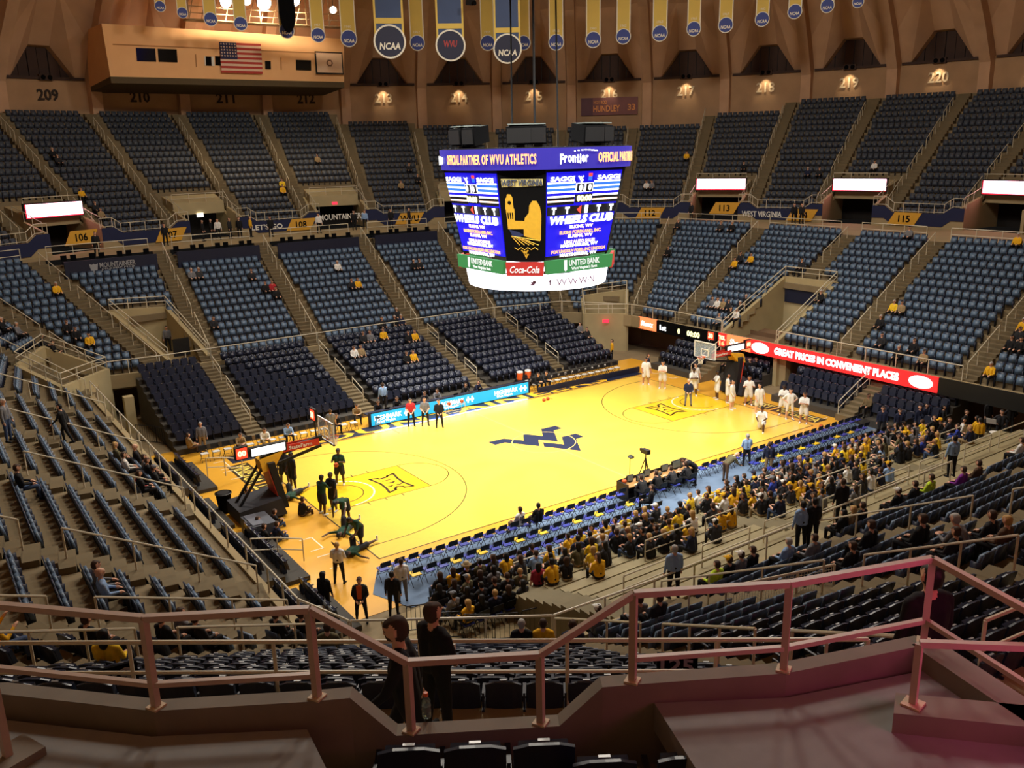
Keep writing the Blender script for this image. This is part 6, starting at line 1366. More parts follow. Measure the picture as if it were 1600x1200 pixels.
def cmesh(kind, m):
    k = (kind, m.name)
    if k not in cache_: cache_[k] = shade({'cap': CAPM, 'brim': CAPB, 'long_hair': LHM, 'hat': HATM}[kind].mesh(kind, m))
    return cache_[k]
NPEOPLE = [0]
def person(pose, loc, rz, shirt='black', pants='black', skin='light', hair='brown', long_sleeve=True, long_pants=True, label=None, cap=None, longhair=False, sc=1., shoes=None, group=None, hat=None, beard=False):
    me, (hc, hm) = BODY[pose]; o = link('person', me, None, tuple(loc), rz); o.scale = (sc*1.1, sc*1.1, sc*1.03); sk = SKIN[skin]; hr = HAIR[hair] if hair != 'bald' else sk
    mm = [sk, CL[shirt], CL[shirt] if long_sleeve else sk, CL[pants], CL[pants] if long_pants else sk, shoes or (shoe_k if long_pants else shoe_w), hr, eye_m, lip_m]
    for i, m_ in enumerate(mm): o.material_slots[i].link = 'OBJECT'; o.material_slots[i].material = m_
    def attach(kind, m_, off=0.):
        c = link({'cap': 'cap', 'brim': 'cap_brim', 'long_hair': 'long_hair', 'hat': 'hat'}[kind], cmesh(kind, m_), o); mw = hm.to_4x4(); mw.translation = hc+hm@Vector((0, 0, .03+off)); c.matrix_local = mw; return c
    if cap: k = attach('cap', CL[cap]); attach('brim', CL[cap])
    if hat: attach('hat', CL[hat], .02)
    if longhair: attach('long_hair', hr)
    tag(o, label, 'person', group); NPEOPLE[0] += 1; return o
def face_to(p, q): return math.atan2(q[1]-p[1], q[0]-p[0])
def at_px(pose, px, py, rz, label, z=0., **kw): return person(pose, atz(px, py, z), rz, label=label, **kw)
G1 = 'visiting players in green warming up'; PL = dict(shirt='green', pants='charcoal', skin='dark', hair='black', long_sleeve=False, long_pants=False, sc=1.09)
at_px('ball', 532, 757, -2.3, 'standing player in green holding a basketball near the left lane', **PL)
ball(0, 0, 'basketball held by the standing player in green', pos=Vector(atz(532, 757))+Vector((.42*math.cos(-2.3), .42*math.sin(-2.3), 1.22)))
at_px('pstand', 459, 764, -2.9, 'player in dark warm-ups standing right beside the left hoop pad', **{**PL, 'shirt': 'charcoal'})
at_px('pshake', 505, 804, .4, 'left one of two players in green facing each other', **PL); at_px('pshake', 522, 798, -2.7, 'right one of two players in green facing each other', **{**PL, 'shirt': 'charcoal'})
at_px('pbend', 540, 814, -2.5, 'player in green bending over a stretching teammate', **PL)
at_px('plie', 541, 830, .75, 'player in green lying on his back with one leg raised', **PL)
at_px('plean', 562, 856, -2.6, 'player in green leaning forward at the near left baseline', **PL)
at_px('pliea', 556, 862, .7, 'player in green lying on the floor below the leaning teammate', **PL)
at_px('pliea', 457, 776, .9, 'player in green stretched on the floor beside the left hoop base', **PL); at_px('pstand', 446, 757, -2.2, 'player half hidden behind the left hoop pad', **{**PL, 'shirt': 'charcoal'})
at_px('clasp', 531, 912, .9, 'official in white shirt and black trousers seen from behind', shirt='white', pants='black', hair='blonde', long_sleeve=False)
at_px('clasp', 566, 972, -2.2, 'man in black jacket over orange shirt at the near left corner', shirt='charcoal', pants='black', hair='brown')
q = atz(566, 972); fr = -2.2; b = MB(); b.hexa([(0, -.07, -.25), (.02, -.07, -.25), (.02, .07, -.25), (0, .07, -.25)], [(0, -.09, .25), (.02, -.09, .25), (.02, .09, .25), (0, .09, .25)]); ob = b.build('shirt_front', CL['orange'], bpy.data.objects[-1] if 0 else [o for o in COL.objects if o.get('label') == 'man in black jacket over orange shirt at the near left corner'][0], (.115, 0, 1.22))
at_px('stand', 510, 962, .6, 'person in long black coat at the near left floor corner', shirt='black', hair='black', longhair=True)
at_px('stand', 616, 962, .9, 'man in black suit standing beside the crowd barrier', shirt='black', hair='black'); at_px('stand', 630, 940, 1.3, 'person in white jersey stepping past the front folding chairs', shirt='white', pants='grey', hair='brown', long_sleeve=False)
WH = dict(shirt='white', pants='white', hair='black', long_sleeve=False, long_pants=False, sc=1.09)
for k, (px, py, pose, rz, sk, lb) in enumerate(((1009, 601, 'pstand', -2.2, 'tan', 'leftmost white-uniformed player at the far right lane'), (1035, 607, 'pcross', -2.5, 'light', 'second white-uniformed player from the left'), (1083, 619, 'pcross', -2.2, 'dark', 'white-uniformed player under the right rim'), (1086, 611, 'pstand', -1.8, 'light', 'tall white-uniformed player just behind the one under the rim'), (1120, 624, 'pcross', 2.6, 'dark', 'white-uniformed player left of the right hoop pad'), (1143, 640, 'pstand', -1.2, 'light', 'white-uniformed player with long sleeves before the right hoop pad'), (1136, 629, 'ball', -.8, 'tan', 'white-uniformed player half hidden before the right hoop pad'),
    (1169, 633, 'ball', -2.4, 'tan', 'white-uniformed player right of the right hoop pad'), (1185, 647, 'pstand', -2.0, 'light', 'tall pale white-uniformed player right of the right lane'), (1223, 649, 'pcross', -2.6, 'dark', 'left one of three white-uniformed players at the right'), (1233, 655, 'hips', -2.2, 'light', 'middle one of three white-uniformed players at the right'), (1255, 662, 'pcross', -2.7, 'tan', 'right one of three white-uniformed players at the right'), (1190, 672, 'pkneel', -2.6, 'dark', 'white-uniformed player kneeling on one knee near the right corner'))):
    at_px(pose, px, py, rz, lb, **{**WH, 'skin': sk, 'long_sleeve': k == 5})
at_px('clasp', 1075, 634, -2.3, 'coach in navy pullover and grey trousers on the right lane', shirt='navy', pants='grey', hair='bald')
for k, (px, py) in enumerate(((1160, 596), (1170, 598), (1180, 597))): at_px('stand', px, py, -2.4+.3*k, f'{("left", "middle", "right")[k]} one of three people in black behind the right hoop', skin='light')
at_px('stand', 956, 565, 2.4, 'usher in gold shirt by the far right corner', shirt='gold', pants='black'); at_px('stand', 953, 535, -1, 'person in dark grey in the far right tunnel mouth', shirt='dark grey')
at_px('stand', 1012, 590, -.6, 'person in black jacket beside the far right player', shirt='navy')
for px, py, sh, pt_, hr, lb in ((643, 666, 'red', 'black', 'black', 'man in red shirt standing before the scorer table'), (665, 665, 'grey', 'black', 'brown', 'man in grey shirt standing before the scorer table'), (687, 668, 'black', 'black', 'black', 'man in black warm-up standing before the scorer table')): at_px('clasp', px, py, -2.0, lb, shirt=sh, pants=pt_, hair=hr, long_sleeve=sh == 'black')
at_px('stand', 519, 684, 1.2, 'man in grey polo standing beside the left bench', shirt='grey', pants='grey', long_sleeve=False); at_px('stand', 318, 706, -1.8, 'man in grey shirt and khakis standing in the far left corner', shirt='grey', pants='khaki', hair='grey')
at_px('stand', 600, 640, 1.5, 'man in light blue shirt on the far floor stairs', z=.4, shirt='light blue', hair='brown')
for k, (x, y, sh, lb) in enumerate(((-6.9, 10.2, 'khaki', 'seated man in cream shirt left of the scorer table'), (-5.5, 10.1, 'black', 'seated scorer in black, first from the left'), (-4.2, 10.1, 'black', 'seated scorer in black, second from the left'), (-2.2, 10.1, 'charcoal', 'seated scorer in dark jacket behind the men at the table'), (-1.3, 10.1, 'grey', 'seated scorer in grey behind the table'), (.9, 10.1, 'black', 'seated scorer in black right of centre'), (1.9, 10.1, 'navy', 'seated scorer in navy right of centre'))): person('sit_lean', (x, y, 0), -PI/2+.1*(k-3), sh, 'black', label=lb)
for k, (x, y, sh, pt_, lb) in enumerate(((-11.8, 9.15, 'light blue', 'black', 'man in bright blue shirt on the left bench'), (-13.2, 9.15, 'white', 'khaki', 'man in white shirt on the left bench'), (-14.6, 9.15, 'khaki', 'brown', 'man in tan jacket on the left bench'), (-8.8, 9.15, 'black', 'black', 'player in black on the right end of the left bench'), (6.3, 9.2, 'black', 'black', 'left of two people in black on the right bench'), (7.0, 9.2, 'charcoal', 'black', 'right of two people in dark clothes on the right bench'))): person('sit_lean', (x, y, 0), -PI/2, sh, pt_, label=lb)
# photographers behind the left hoop
for px, py, sh, pt_, pose, lb in ((384, 790, 'black', 'black', 'low', 'photographer in black crouched left of the hoop base'), (472, 806, 'black', 'brown', 'low', 'photographer in black with tan trousers by the hoop base'), (428, 826, 'black', 'denim', 'low', 'photographer in blue jeans sitting by the hoop base'), (402, 838, 'pink', 'black', 'low', 'photographer in pink cap and black by the equipment case'), (412, 850, 'black', 'black', 'low', 'photographer in black with a white drum-shaped bag'), (418, 740, 'black', 'black', 'bendover', 'man in black bending behind the left hoop'), (300, 712, 'khaki', 'brown', 'sit', 'man in cream shirt seated at the far left floor corner'), (432, 846, 'navy', 'denim', 'low', 'photographer in jeans with feet on the apron')):
    at_px(pose, px, py, .2, lb, shirt=sh, pants=pt_, skin='light')
# broadcast crew, near sideline
for k, (x, sh) in enumerate(((-1.6, 'charcoal'), (-.6, 'black'), (.4, 'dark grey'), (1.4, 'charcoal'))):
    o = root('folding_chair', (x, -10.05, .03), PI/2)
    for me in cms: link(me.name.split('.')[0], me, o)
    tag(o, f'folding chair under the {nth(k)} broadcaster at the near table', 'chair', 'courtside folding chairs'); person('sit_lean', (x, -10.0, .03), PI/2+.1*k, sh, 'black', label=f'{nth(k)} broadcaster from the left, in dark suit at the near table')
person('bendover', (1.9, -9.9, .03), 2.6, 'black', 'black', label='technician in black bending over the right end of the broadcast table'); person('plean' if 0 else 'bendover', (3.4, -10.6, .03), -.2, 'olive', 'brown', hair='bald', label='man in olive jacket leaning over behind the broadcast table'); person('sit', (-2.2, -11.0, .03), 2.3, 'black', 'black', label='person in black seated at the left end of the broadcast table')
at_px('clasp', 1166, 728, 1.2, 'security man in light blue shirt standing on the mat by the near chairs', shirt='light blue', pants='black', hair='grey', long_sleeve=False)
at_px('stand', 1200, 742, 1.0, 'person in navy jacket and khakis walking behind the near chairs', shirt='navy', pants='khaki')
at_px('stand', 842, 948, 1.2, 'person in maroon shirt standing on the concrete landing', z=.12, shirt='maroon', pants='black', longhair=True, hair='black', long_sleeve=False)
person('sit', (-8.4, -9.35, .03), 1.7, 'white', 'khaki', label='fan in white jersey number ten on the front courtside chairs', long_sleeve=False); person('sit', (-7.5, -9.5, .03), 1.4, 'black', 'black', label='fan in black beside the number ten jersey', hair='black')
q = Vector((-8.4, -9.35, .03)); jo = [o for o in COL.objects if o.get('label', '').startswith('fan in white jersey')][0]; tm = text_mesh('10', .26, .008, .004).copy(); tm.materials.append(CL['navy']); tx = link('jersey_number', tm, jo); tx.matrix_local = Matrix(((0, 0, -1, -.215), (-1, 0, 0, 0), (0, 1, 0, .86), (0, 0, 0, 1)))
# ------------------------------------------------------------------ students on the bleachers
cr = random.Random(5); shirts = ['black']*10+['navy']*7+['charcoal']*4+['gold']*7+['yellow']*4+['dark grey']*3+['grey']*4+['white']*3+['blue', 'olive', 'light blue', 'brown']
def dens(px, py, row, x):
    if row == 0: return .93
    if x < -2: return (.95, .95, .92, .85, .45, .1, .0, .0, .0)[row]
    if x < 8: return (.93, .92, .9, .85, .75, .5, .25, .1, .06)[row]
    return (.85, .85, .8, .65, .35, .2, .1, .05, .03)[row]
CROWDN = {}
for x0, x1, nm in BSEC:
    for row in range(BN):
        x = x0+.35; i = 0
        while x < x1-.2:
            y = BY0-BT*row-.2; z = .325+BR_*row; p = proj([(x, y, z)])[0]
            if cr.random() < dens(p[0], p[1], row, x) and p[0] < 1600:
                sh = cr.choice(shirts); hr = cr.choice(['brown', 'black', 'brown', 'blonde', 'black']); lh = cr.random() < .38; cp = cr.choice(['gold', 'black', 'grey', 'white', 'navy']) if (not lh and cr.random() < .22) else None
                i += 1; fem = f'long {hr} hair' if lh else (f'{cp} cap' if cp else f'short {hr} hair')
                person(cr.choice(['low', 'low', 'low_side']), (x, y+cr.uniform(-.05, .05), z), PI/2+cr.uniform(-.35, .35), sh, cr.choice(['black', 'denim', 'charcoal', 'khaki']), cr.choice(['light', 'light', 'tan']), hr, cr.random() < .7 and sh not in ('gold', 'yellow'), True,
                       f'student in {sh} with {fem}, {nth(row)} {nm} bleacher row, {nth(i-1)} from left', cp, lh, cr.uniform(.95, 1.06), group='students on the bleachers')
            x += cr.uniform(.56, .72)
# students on floor chairs left of the bleachers
k = 0
for r_ in range(4):
    for c_ in range(6):
        x, y = -14.9+.58*c_+.1*r_, -12.6-.78*r_
        if (r_, c_) in ((0, 0), (3, 5), (1, 5)): continue
        sh = cr.choice(['black', 'dark grey', 'charcoal', 'grey', 'olive', 'black', 'khaki', 'navy', 'gold' if (r_, c_) in ((3, 0), (0, 2)) else 'black']); hr = cr.choice(['brown', 'blonde', 'black']); lh = cr.random() < .5; k += 1
        if (r_, c_) in ((3, 0), (0, 2)): sh = 'gold'
        o = root('folding_chair', (x, y, .12), PI/2)
        for me in cms: link(me.name.split('.')[0], me, o)
        tag(o, f'folding chair under a fan, {nth(c_)} in {nth(r_)} row left of the bleachers', 'chair', 'courtside folding chairs')
        person('sit', (x, y, .12), PI/2+cr.uniform(-.3, .3), sh, cr.choice(['black', 'denim', 'charcoal']), 'light', hr, True, True, f'fan in {sh} with {"long" if lh else "short"} {hr} hair, {nth(c_)} chair of {nth(r_)} row left of bleachers', None if lh else cr.choice([None, 'grey', None]), lh, group='fans on the chairs left of the bleachers', hat='khaki' if (r_, c_) == (0, 3) else None)
# ------------------------------------------------------------------ spectators in the bowl, each in the seat nearest a place in the picture
usedseat = set()
def in_seat(px, py, label, shirt='black', pants='black', pose='sit', **kw):
    c = sorted(((x-px)**2+(y-py)**2, i) for x, y, i in SEATPX if abs(x-px) < 60 and abs(y-py) < 60)
    for d, i in c:
        if i not in usedseat:
            usedseat.add(i); x, y, z, a = SEATS[i][:4]; return person(pose, (x+.06*math.cos(a), y+.06*math.sin(a), z), a, shirt, pants, label=label, **kw)
spect = [(86, 455, 'gold', 'fan in gold below the 106 panel, alone'), (147, 533, 'gold', 'fan in gold near the left corner tunnel'), (105, 520, 'black', 'left of two dark fans beside the gold fan'), (122, 527, 'black', 'right of two dark fans beside the gold fan'), (75, 548, 'charcoal', 'fan in dark jacket left of the corner tunnel'), (85, 555, 'black', 'second fan in dark clothes left of the corner tunnel'), (10, 520, 'black', 'fan in black at the left frame edge'), (30, 525, 'grey', 'fan in grey at the left frame edge'),
 (300, 430, 'grey', 'left of two fans in the top row below 107'), (312, 432, 'dark grey', 'right of two fans in the top row below 107'), (392, 432, 'charcoal', 'fan in charcoal near the aisle below 108'), (335, 515, 'charcoal', 'fan in dark jacket beside the second far aisle'), (418, 455, 'black', 'left of three fans by the third far aisle'), (427, 455, 'red', 'middle of three fans by the third far aisle, in red'), (437, 455, 'black', 'right of three fans by the third far aisle'),
 (532, 420, 'white', 'lone fan in white high in the far bowl'), (563, 450, 'gold', 'fan in gold in the middle of the far bowl'), (554, 452, 'charcoal', 'dark fan beside the fan in gold, far bowl'), (595, 508, 'charcoal', 'left of four fans along the far front row'), (612, 505, 'black', 'second of four fans along the far front row'), (622, 503, 'navy', 'third of four fans along the far front row'), (632, 505, 'charcoal', 'fourth of four fans along the far front row'), (648, 418, 'black', 'left of two fans left of the scoreboard'), (656, 420, 'charcoal', 'right of two fans left of the scoreboard'),
 (1062, 358, 'charcoal', 'fan in dark clothes top row left, below 112'), (1128, 360, 'dark grey', 'left of two top row fans below 113'), (1140, 360, 'black', 'right of two top row fans below 113'), (1040, 398, 'black', 'fan in black beside the aisle below 112'), (1142, 410, 'gold', 'left of two gold fans below 113'), (1156, 412, 'charcoal', 'dark fan between two gold fans below 113'), (1172, 414, 'gold', 'right of two gold fans below 113'),
 (1110, 482, 'grey', 'first fan of the group above the scoring ribbon'), (1120, 480, 'white', 'second fan of the group above the scoring ribbon'), (1128, 482, 'khaki', 'third fan of the group above the scoring ribbon'), (1142, 484, 'charcoal', 'fourth fan of the group above the scoring ribbon'), (1152, 486, 'black', 'fifth fan of the group above the scoring ribbon'), (1175, 485, 'black', 'last fan of the group above the scoring ribbon'), (1126, 500, 'grey', 'front row fan in grey above the ribbon'), (1138, 502, 'black', 'front row fan in black above the ribbon'), (1148, 504, 'white', 'front row fan in white above the ribbon'),
 (1425, 372, 'grey', 'fan in plaid grey below the 115 panel'), (1250, 450, 'charcoal', 'left of two dark fans above the right tunnel'), (1262, 452, 'black', 'right of two dark fans above the right tunnel'), (1394, 492, 'yellow', 'left of two fans in yellow below 115'), (1406, 494, 'khaki', 'right of two fans below 115, in pale yellow'), (1360, 503, 'black', 'fan in black beside the aisle below 115'), (1378, 545, 'charcoal', 'front row fan in charcoal above the red ribbon'), (1408, 553, 'black', 'front row fan in black above the red ribbon'), (1426, 555, 'black', 'second front row fan in black above the red ribbon'), (1446, 560, 'khaki', 'front row fan in tan above the red ribbon'), (1527, 572, 'gold', 'fan in gold at the right front rail'), (1592, 515, 'gold', 'fan in gold at the right frame edge'), (1578, 515, 'charcoal', 'fan in charcoal beside the gold fan, right edge'), (1562, 530, 'black', 'fan in black jersey at the right aisle'), (1575, 535, 'black', 'second fan in black jersey at the right aisle'), (1592, 372, 'gold', 'fan in gold in the top row, right edge'),
 (115, 335, 'gold', 'fan in gold in the front row above the 106 panel'), (152, 345, 'khaki', 'fan in tan in the front row above the 106 panel'), (135, 340, 'charcoal', 'dark fan in the front row above the 106 panel'), (82, 250, 'black', 'lone fan in black high in the left upper bowl'), (92, 252, 'charcoal', 'second lone fan high in the left upper bowl'), (495, 253, 'khaki', 'fan in tan in the upper bowl above 108'), (440, 297, 'gold', 'left gold fan in the upper bowl above 108'), (450, 298, 'yellow', 'right gold fan in the upper bowl above 108'), (640, 265, 'charcoal', 'fan in dark clothes in the upper bowl left of the scoreboard'), (650, 280, 'black', 'second dark fan in the upper bowl left of the scoreboard'), (630, 293, 'khaki', 'fan in tan in the upper bowl left of the scoreboard'), (1076, 250, 'gold', 'fan in gold in the upper bowl beside the second right aisle'), (1165, 280, 'black', 'fan in black in the upper bowl right of the aisle'), (1262, 275, 'navy', 'left of three fans low in the right upper bowl'), (1278, 275, 'charcoal', 'middle of three fans low in the right upper bowl'), (1362, 276, 'white', 'fan in white above the middle right LED board'), (1008, 295, 'white', 'left white fan in the upper bowl right of the scoreboard'), (1014, 296, 'grey', 'right grey fan in the upper bowl right of the scoreboard'),
 (565, 535, 'white', 'x'), ]
for px, py, sh, lb in spect[:-1]: in_seat(px, py, lb, sh, 'black', hair=cr.choice(['brown', 'black', 'grey']))
# fans on the telescopic seats, far side
def in_tele(px, py, label, shirt, **kw):
    d, i = min(((x-px)**2+(y-py)**2, i) for x, y, i in TELEPX); x, y, z, a = TELE[i][:4]; return person('sit', (x, y, z), a, shirt, 'black', label=label, **kw)
for px, py, sh, lb in ((568, 533, 'charcoal', 'fan in charcoal in the top row of the third far stand'), (583, 532, 'grey', 'fan in grey in the top row of the third far stand'), (603, 530, 'gold', 'fan in black and gold in the top row of the third far stand'), (640, 535, 'black', 'dark fan right in the top row of the third far stand'), (652, 536, 'gold', 'fan in gold right in the top row of the third far stand'), (552, 556, 'white', 'fan in white at the left of the third far stand'), (562, 556, 'khaki', 'fan in tan beside the white shirt, third far stand'), (637, 567, 'black', 'dark fan in the middle of the third far stand'), (648, 568, 'gold', 'fan in gold in the middle of the third far stand'), (910, 517, 'grey', 'left of two fans on the far right stand'), (920, 517, 'charcoal', 'right of two fans on the far right stand'), (1335, 636, 'white', 'child in white on the right baseline stand'), (1350, 632, 'black', 'parent in black on the right baseline stand'), (1343, 648, 'khaki', 'small child in front on the right baseline stand'), (1135, 585, 'grey', 'man in grey seated behind the right hoop'), (1110, 590, 'khaki', 'man in tan seated behind the right rim')): in_tele(px, py, lb, sh)
# left bowl walkers and fans
def on_bowl(px, py):
    d = ray(px, py)
    for t in np.linspace(6, 110, 3000):
        P = CAM+d*t; x, y, z = P
        dx = max(x-19.8, -20.9-x, 0); dy = max(y-20.3, -21.3-y, 0)
        if z <= ZF+.48*math.hypot(dx, dy)+.1: return P
    return P
at_b = lambda pose, px, py, rz, label, **kw: person(pose, on_bowl(px, py), rz, label=label, **kw)
at_b('stand', 15, 690, -.6, 'white-haired man in grey shirt standing at the left frame edge', shirt='grey', pants='denim', hair='grey'); at_b('walk', 105, 692, 2.6, 'man in black climbing the left aisle steps', shirt='black', pants='black', hair='black')
for px, py, sh, lb, kw in ((178, 722, 'olive', 'woman with light hair in olive on the left baseline seats', dict(longhair=True, hair='blonde')), (195, 740, 'white', 'fan in white beside the woman in olive', {}), (210, 728, 'charcoal', 'bald fan in charcoal on the left baseline seats', dict(hair='bald')), (222, 738, 'grey', 'fan in grey on the left baseline seats', {}), (232, 748, 'black', 'fan in black on the left baseline seats', {}), (245, 755, 'charcoal', 'white-capped fan near the left front rail', dict(cap='grey')), (208, 765, 'red', 'child in red on the left baseline seats', dict(sc=.8)), (226, 768, 'black', 'fan in black beside the child in red', {}), (15, 770, 'black', 'fan in black holding snacks at the left frame edge', dict(pants='denim')), (138, 925, 'grey', 'man in grey with short hair in the near left block', {}), (152, 928, 'light blue', 'bald man in light shirt in the near left block', dict(hair='bald')), (5, 1010, 'gold', 'man in gold shirt taking a photo at the left bottom', dict(pose='sit_phone', pants='denim', hair='black')), (138, 1010, 'black', 'person in black with dark hair in the bottom left block', {}), (178, 1035, 'yellow', 'person in black and yellow by the 129 sign', dict(longhair=True, hair='black')), (258, 1005, 'black', 'man in black right of the 129 sign', {}), (290, 1010, 'grey', 'man in grey reclining right of the 129 sign', {}), (322, 1005, 'charcoal', 'man in charcoal right of the 129 sign', {}), (432, 985, 'black', 'left dark fan behind the left guard rail post', {}), (462, 985, 'black', 'dark fan behind the left guard rail post', {}), (500, 985, 'olive', 'fan in olive beside the left guard rail post', {}), (812, 1010, 'black', 'fan in black seated below the middle of our rail', dict(hair='grey')), (852, 1005, 'gold', 'fan in mustard hoodie seated below the middle of our rail', {}), (885, 970, 'navy', 'fan in navy beside the mesh fence', {}), (922, 965, 'grey', 'fan in grey with white cap beside the mesh fence', dict(cap='white')), (1000, 965, 'grey', 'fan in grey hoodie by the mesh fenced landing', {}), (1022, 968, 'charcoal', 'fan in charcoal by the mesh fenced landing', {}),
    (1108, 905, 'lime', 'fan in lime yellow behind the near rail', {}), (1135, 890, 'black', 'fan in black with gold cap behind the near rail', dict(cap='gold')), (1158, 885, 'grey', 'fan in grey with white cap behind the near rail', dict(cap='white')), (1175, 880, 'black', 'fan in black behind the near rail', {}), (1233, 878, 'light blue', 'man in light blue shirt in the near block', dict(hair='grey')), (1260, 872, 'grey', 'man in grey shirt in the near block', {}), (1298, 835, 'black', 'woman in black with dark hair, near block', dict(longhair=True, hair='black')), (1315, 830, 'khaki', 'woman with blonde hair, near block', dict(longhair=True, hair='blonde')), (1340, 825, 'black', 'fan in black beside the blonde woman', {}), (1398, 780, 'black', 'fan in black with white cap, near block', dict(cap='white')), (1420, 770, 'charcoal', 'fan in charcoal reclining, near block', {}), (1445, 762, 'lime', 'fan in lime beside the reclining one', {}), (1503, 752, 'purple', 'fan in purple at the near rail', {}), (1528, 745, 'brown', 'fan in brown beside the purple one', {}), (1350, 865, 'black', 'large man in black in the near block', dict(sc=1.12)), (1435, 850, 'black', 'large man in black with brown hair, near block', dict(sc=1.15)), (1512, 868, 'grey', 'older man in pale grey shirt at right', dict(hair='grey', sc=1.1, pose='sit_lean')), (1490, 862, 'charcoal', 'dark-haired fan left of the older man in grey', {}), (1545, 850, 'charcoal', 'fan in charcoal right of the older man in grey', {}), (1580, 858, 'brown', 'blonde fan in brown at the right frame edge', dict(hair='blonde')), (1320, 885, 'black', 'fan in black left of the large men', {}), (1595, 705, 'white', 'fan in white at the right frame edge, near rail', {})):
    ps = kw.pop('pose', 'sit'); pn = kw.pop('pants', 'black'); in_seat(px, py, lb, sh, pn, ps, **kw)
for px, py, sh, lb, kw in ((1052, 935, 'light blue', 'usher in dark vest standing at the near bleacher rail', dict(hair='grey')), (1250, 860, 'light blue', 'police officer standing on the bleacher steps', dict(hair='black')), (1268, 855, 'black', 'person in black beside the police officer', dict(hair='black')), (1312, 820, 'black', 'person in black standing at the near rail', dict(hair='brown')), (1485, 745, 'light blue', 'guard in light blue shirt standing at the right rail', dict(hair='black'))): at_b('stand', px, py, 1.2, lb, shirt=sh, pants='black', **kw)
for k, (px, py, z, sh, lb) in enumerate(((1376, 682, 0, 'navy', 'first band member in navy jacket standing at the right corner'), (1402, 686, 0, 'navy', 'second band member in navy jacket'), (1433, 680, 0, 'navy', 'third band member in navy jacket'), (1443, 677, 0, 'navy', 'fourth band member in navy jacket'), (1470, 680, 0, 'charcoal', 'large band member in dark jacket'), (1486, 668, 0, 'navy', 'band member beside the large one'), (1526, 705, 1.0, 'gold', 'band leader in gold shirt seen from behind'), (1540, 672, .6, 'black', 'drummer with gold hat by the right rail'), (1505, 690, .5, 'black', 'band member in black before the leader'), (1500, 705, .9, 'white', 'band member in white sleeves'), (1560, 690, .6, 'charcoal', 'band member in charcoal at right'), (1575, 680, .6, 'black', 'band member in black at right'), (1455, 700, .8, 'black', 'seated band member in black'), (1478, 704, .8, 'charcoal', 'seated band member in charcoal'))):
    at_px('stand' if k < 9 else 'hips', px, py, -2.5+.35*(k % 5) if k != 6 else .9, lb, z=z, shirt=sh, pants='charcoal', hair=cr.choice(['brown', 'black']), cap='gold' if k == 7 else None)
for k, (px, py, r, sh) in enumerate(((262, 402, 38.5, 'black'), (318, 372, 39, 'black'), (330, 362, 39.5, 'black'), (342, 372, 39, 'white'), (360, 368, 39, 'charcoal'), (375, 366, 39, 'black'), (392, 362, 39, 'gold'), (555, 372, 38.5, 'black'), (572, 372, 38.5, 'light blue'), (612, 365, 38.5, 'black'), (640, 358, 38.5, 'charcoal'), (500, 375, 37.5, 'white'), (425, 378, 37.5, 'black'), (1240, 345, 39, 'black'), (1252, 345, 39, 'charcoal'), (1080, 335, 39.2, 'charcoal'), (160, 450, 37, 'black'))):
    q = atr(px, py, r); a = math.atan2(q[1], q[0]); person('stand', (q[0], q[1], ZC), a+PI+cr.uniform(-1, 1), sh, 'black', label=f'concourse visitor in {sh}, {nth(k)} counted from the 107 panel rightwards', hair=cr.choice(['brown', 'black']))
at_px('stand', 264, 548, -1.6, 'man in grey and black at the tunnel below the 106 panel', z=ZF+.1, shirt='grey', pants='black')
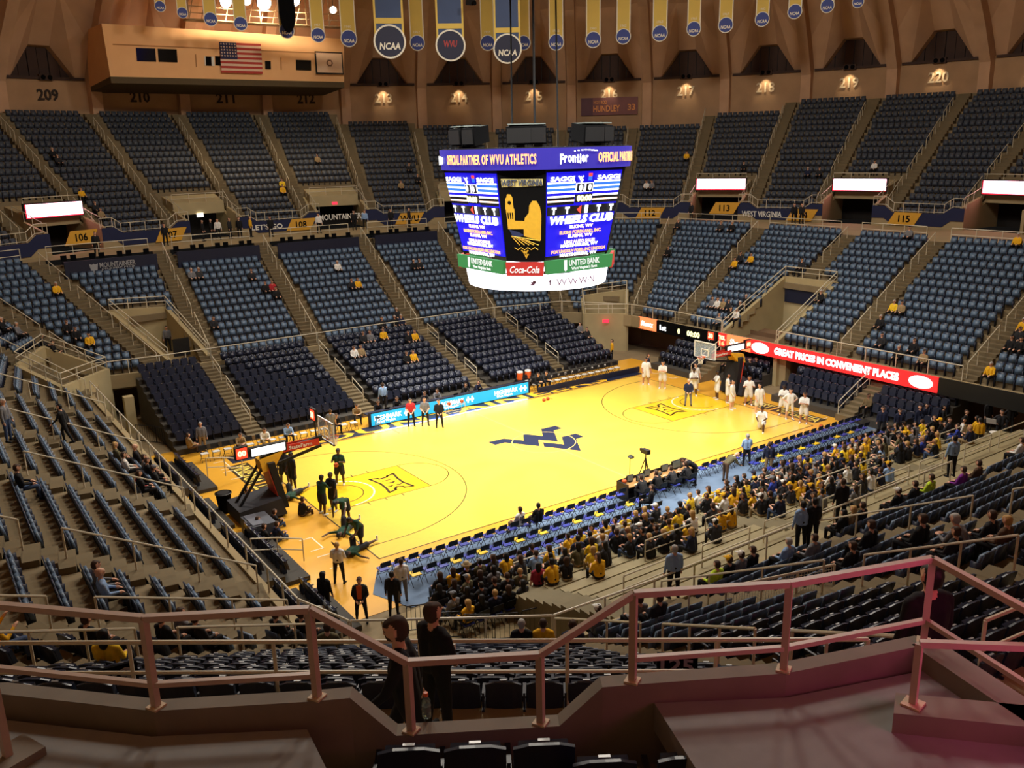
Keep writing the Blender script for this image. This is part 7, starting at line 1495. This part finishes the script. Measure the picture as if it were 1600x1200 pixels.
# ------------------------------------------------------------------ people right below our rail
p0 = atz(632, 968, 12.3); person('walk', (p0[0], p0[1], 12.3-1.74), 2.53, 'black', 'black', 'light', 'brown', True, True, 'bearded man in black walking left just below our rail')
bo = [o for o in COL.objects if o.get('label', '').startswith('bearded man')][0]; me, (hc, hm) = BODY['walk']; bb = MB(); bb.lathe([(.02, -.095), (.055, -.085), (.066, -.05), (.06, -.03)], (.035, 0, 0), 12); be = link('beard', shade(bb.mesh('beard', HAIR['brown'])), bo); mw = hm.to_4x4(); mw.translation = hc; be.matrix_local = mw
p0 = atz(676, 950, 11.35); person('clasp', (p0[0], p0[1], 11.35-1.72), .2, 'black', 'black', 'light', 'brown', True, True, 'man in black carrying popcorn just beyond the bearded man')
p0 = atz(690, 1005, 10.2); o = root('popcorn_tray', tuple(p0)); b = MB(); b.box((0, 0, -.05), (.3, .22, .08)); b.build('tray', M['white'], o)
pm = MB(); pm.lathe([(.01, -.025), (.03, 0), (.01, .025)], n=6); pme = pm.mesh('popcorn', mat('popcorn_cream', (214, 204, 176), .8))
for k in range(14): link('popcorn', pme, o, (cr.uniform(-.13, .13), cr.uniform(-.09, .09), cr.uniform(0, .04)))
tag(o, 'paper tray of popcorn carried below our rail', 'food tray')
p0 = atz(1455, 905, 12.15); person('stand', (p0[0], p0[1], 12.15-1.72), 1.2, 'black', 'black', 'light', 'black', True, True, 'person in black hoodie just beyond the pink corner post', sc=1.05)
# the three hundred largest stay single persons, the smallest distant ones become one crowd
PP = [o for o in COL.objects if o.name.split('.')[0] == 'person']
dp = {o.name: float(proj(np.array([list(o.location)]))[0][2]) for o in PP}
PP.sort(key=lambda o: dp[o.name]); low_c = {}
V_ = []; F_ = []; MI = []; mlist = []; nv = 0
def low_mesh(me):
    if me.name not in low_c:
        t = link('tmp', me); md = t.modifiers.new('d', 'DECIMATE'); md.ratio = .09; dg = bpy.context.evaluated_depsgraph_get(); low_c[me.name] = bpy.data.meshes.new_from_object(t.evaluated_get(dg)); bpy.data.objects.remove(t)
    return low_c[me.name]
for o in PP[300:]:
    lm = low_mesh(o.data); mw = o.matrix_basis; mm = [s.material for s in o.material_slots]
    V_ += [tuple(mw @ v.co) for v in lm.vertices]
    for pl in lm.polygons:
        F_.append(tuple(i+nv for i in pl.vertices)); m_ = mm[pl.material_index]
        if m_ not in mlist: mlist.append(m_)
        MI.append(mlist.index(m_))
    nv += len(lm.vertices)
    for ch in list(o.children): bpy.data.objects.remove(ch)
    bpy.data.objects.remove(o)
if F_:
    me = bpy.data.meshes.new('distant_spectators'); me.from_pydata(V_, [], F_)
    for m_ in mlist: me.materials.append(m_)
    me.polygons.foreach_set('material_index', MI); shade(me); o = link('distant_spectators', me); o['kind'] = 'stuff'; tag(o, 'scattered tiny spectators sitting across the far bowl', 'spectators')
print('people', NPEOPLE[0], 'merged', max(0, len(PP)-300))
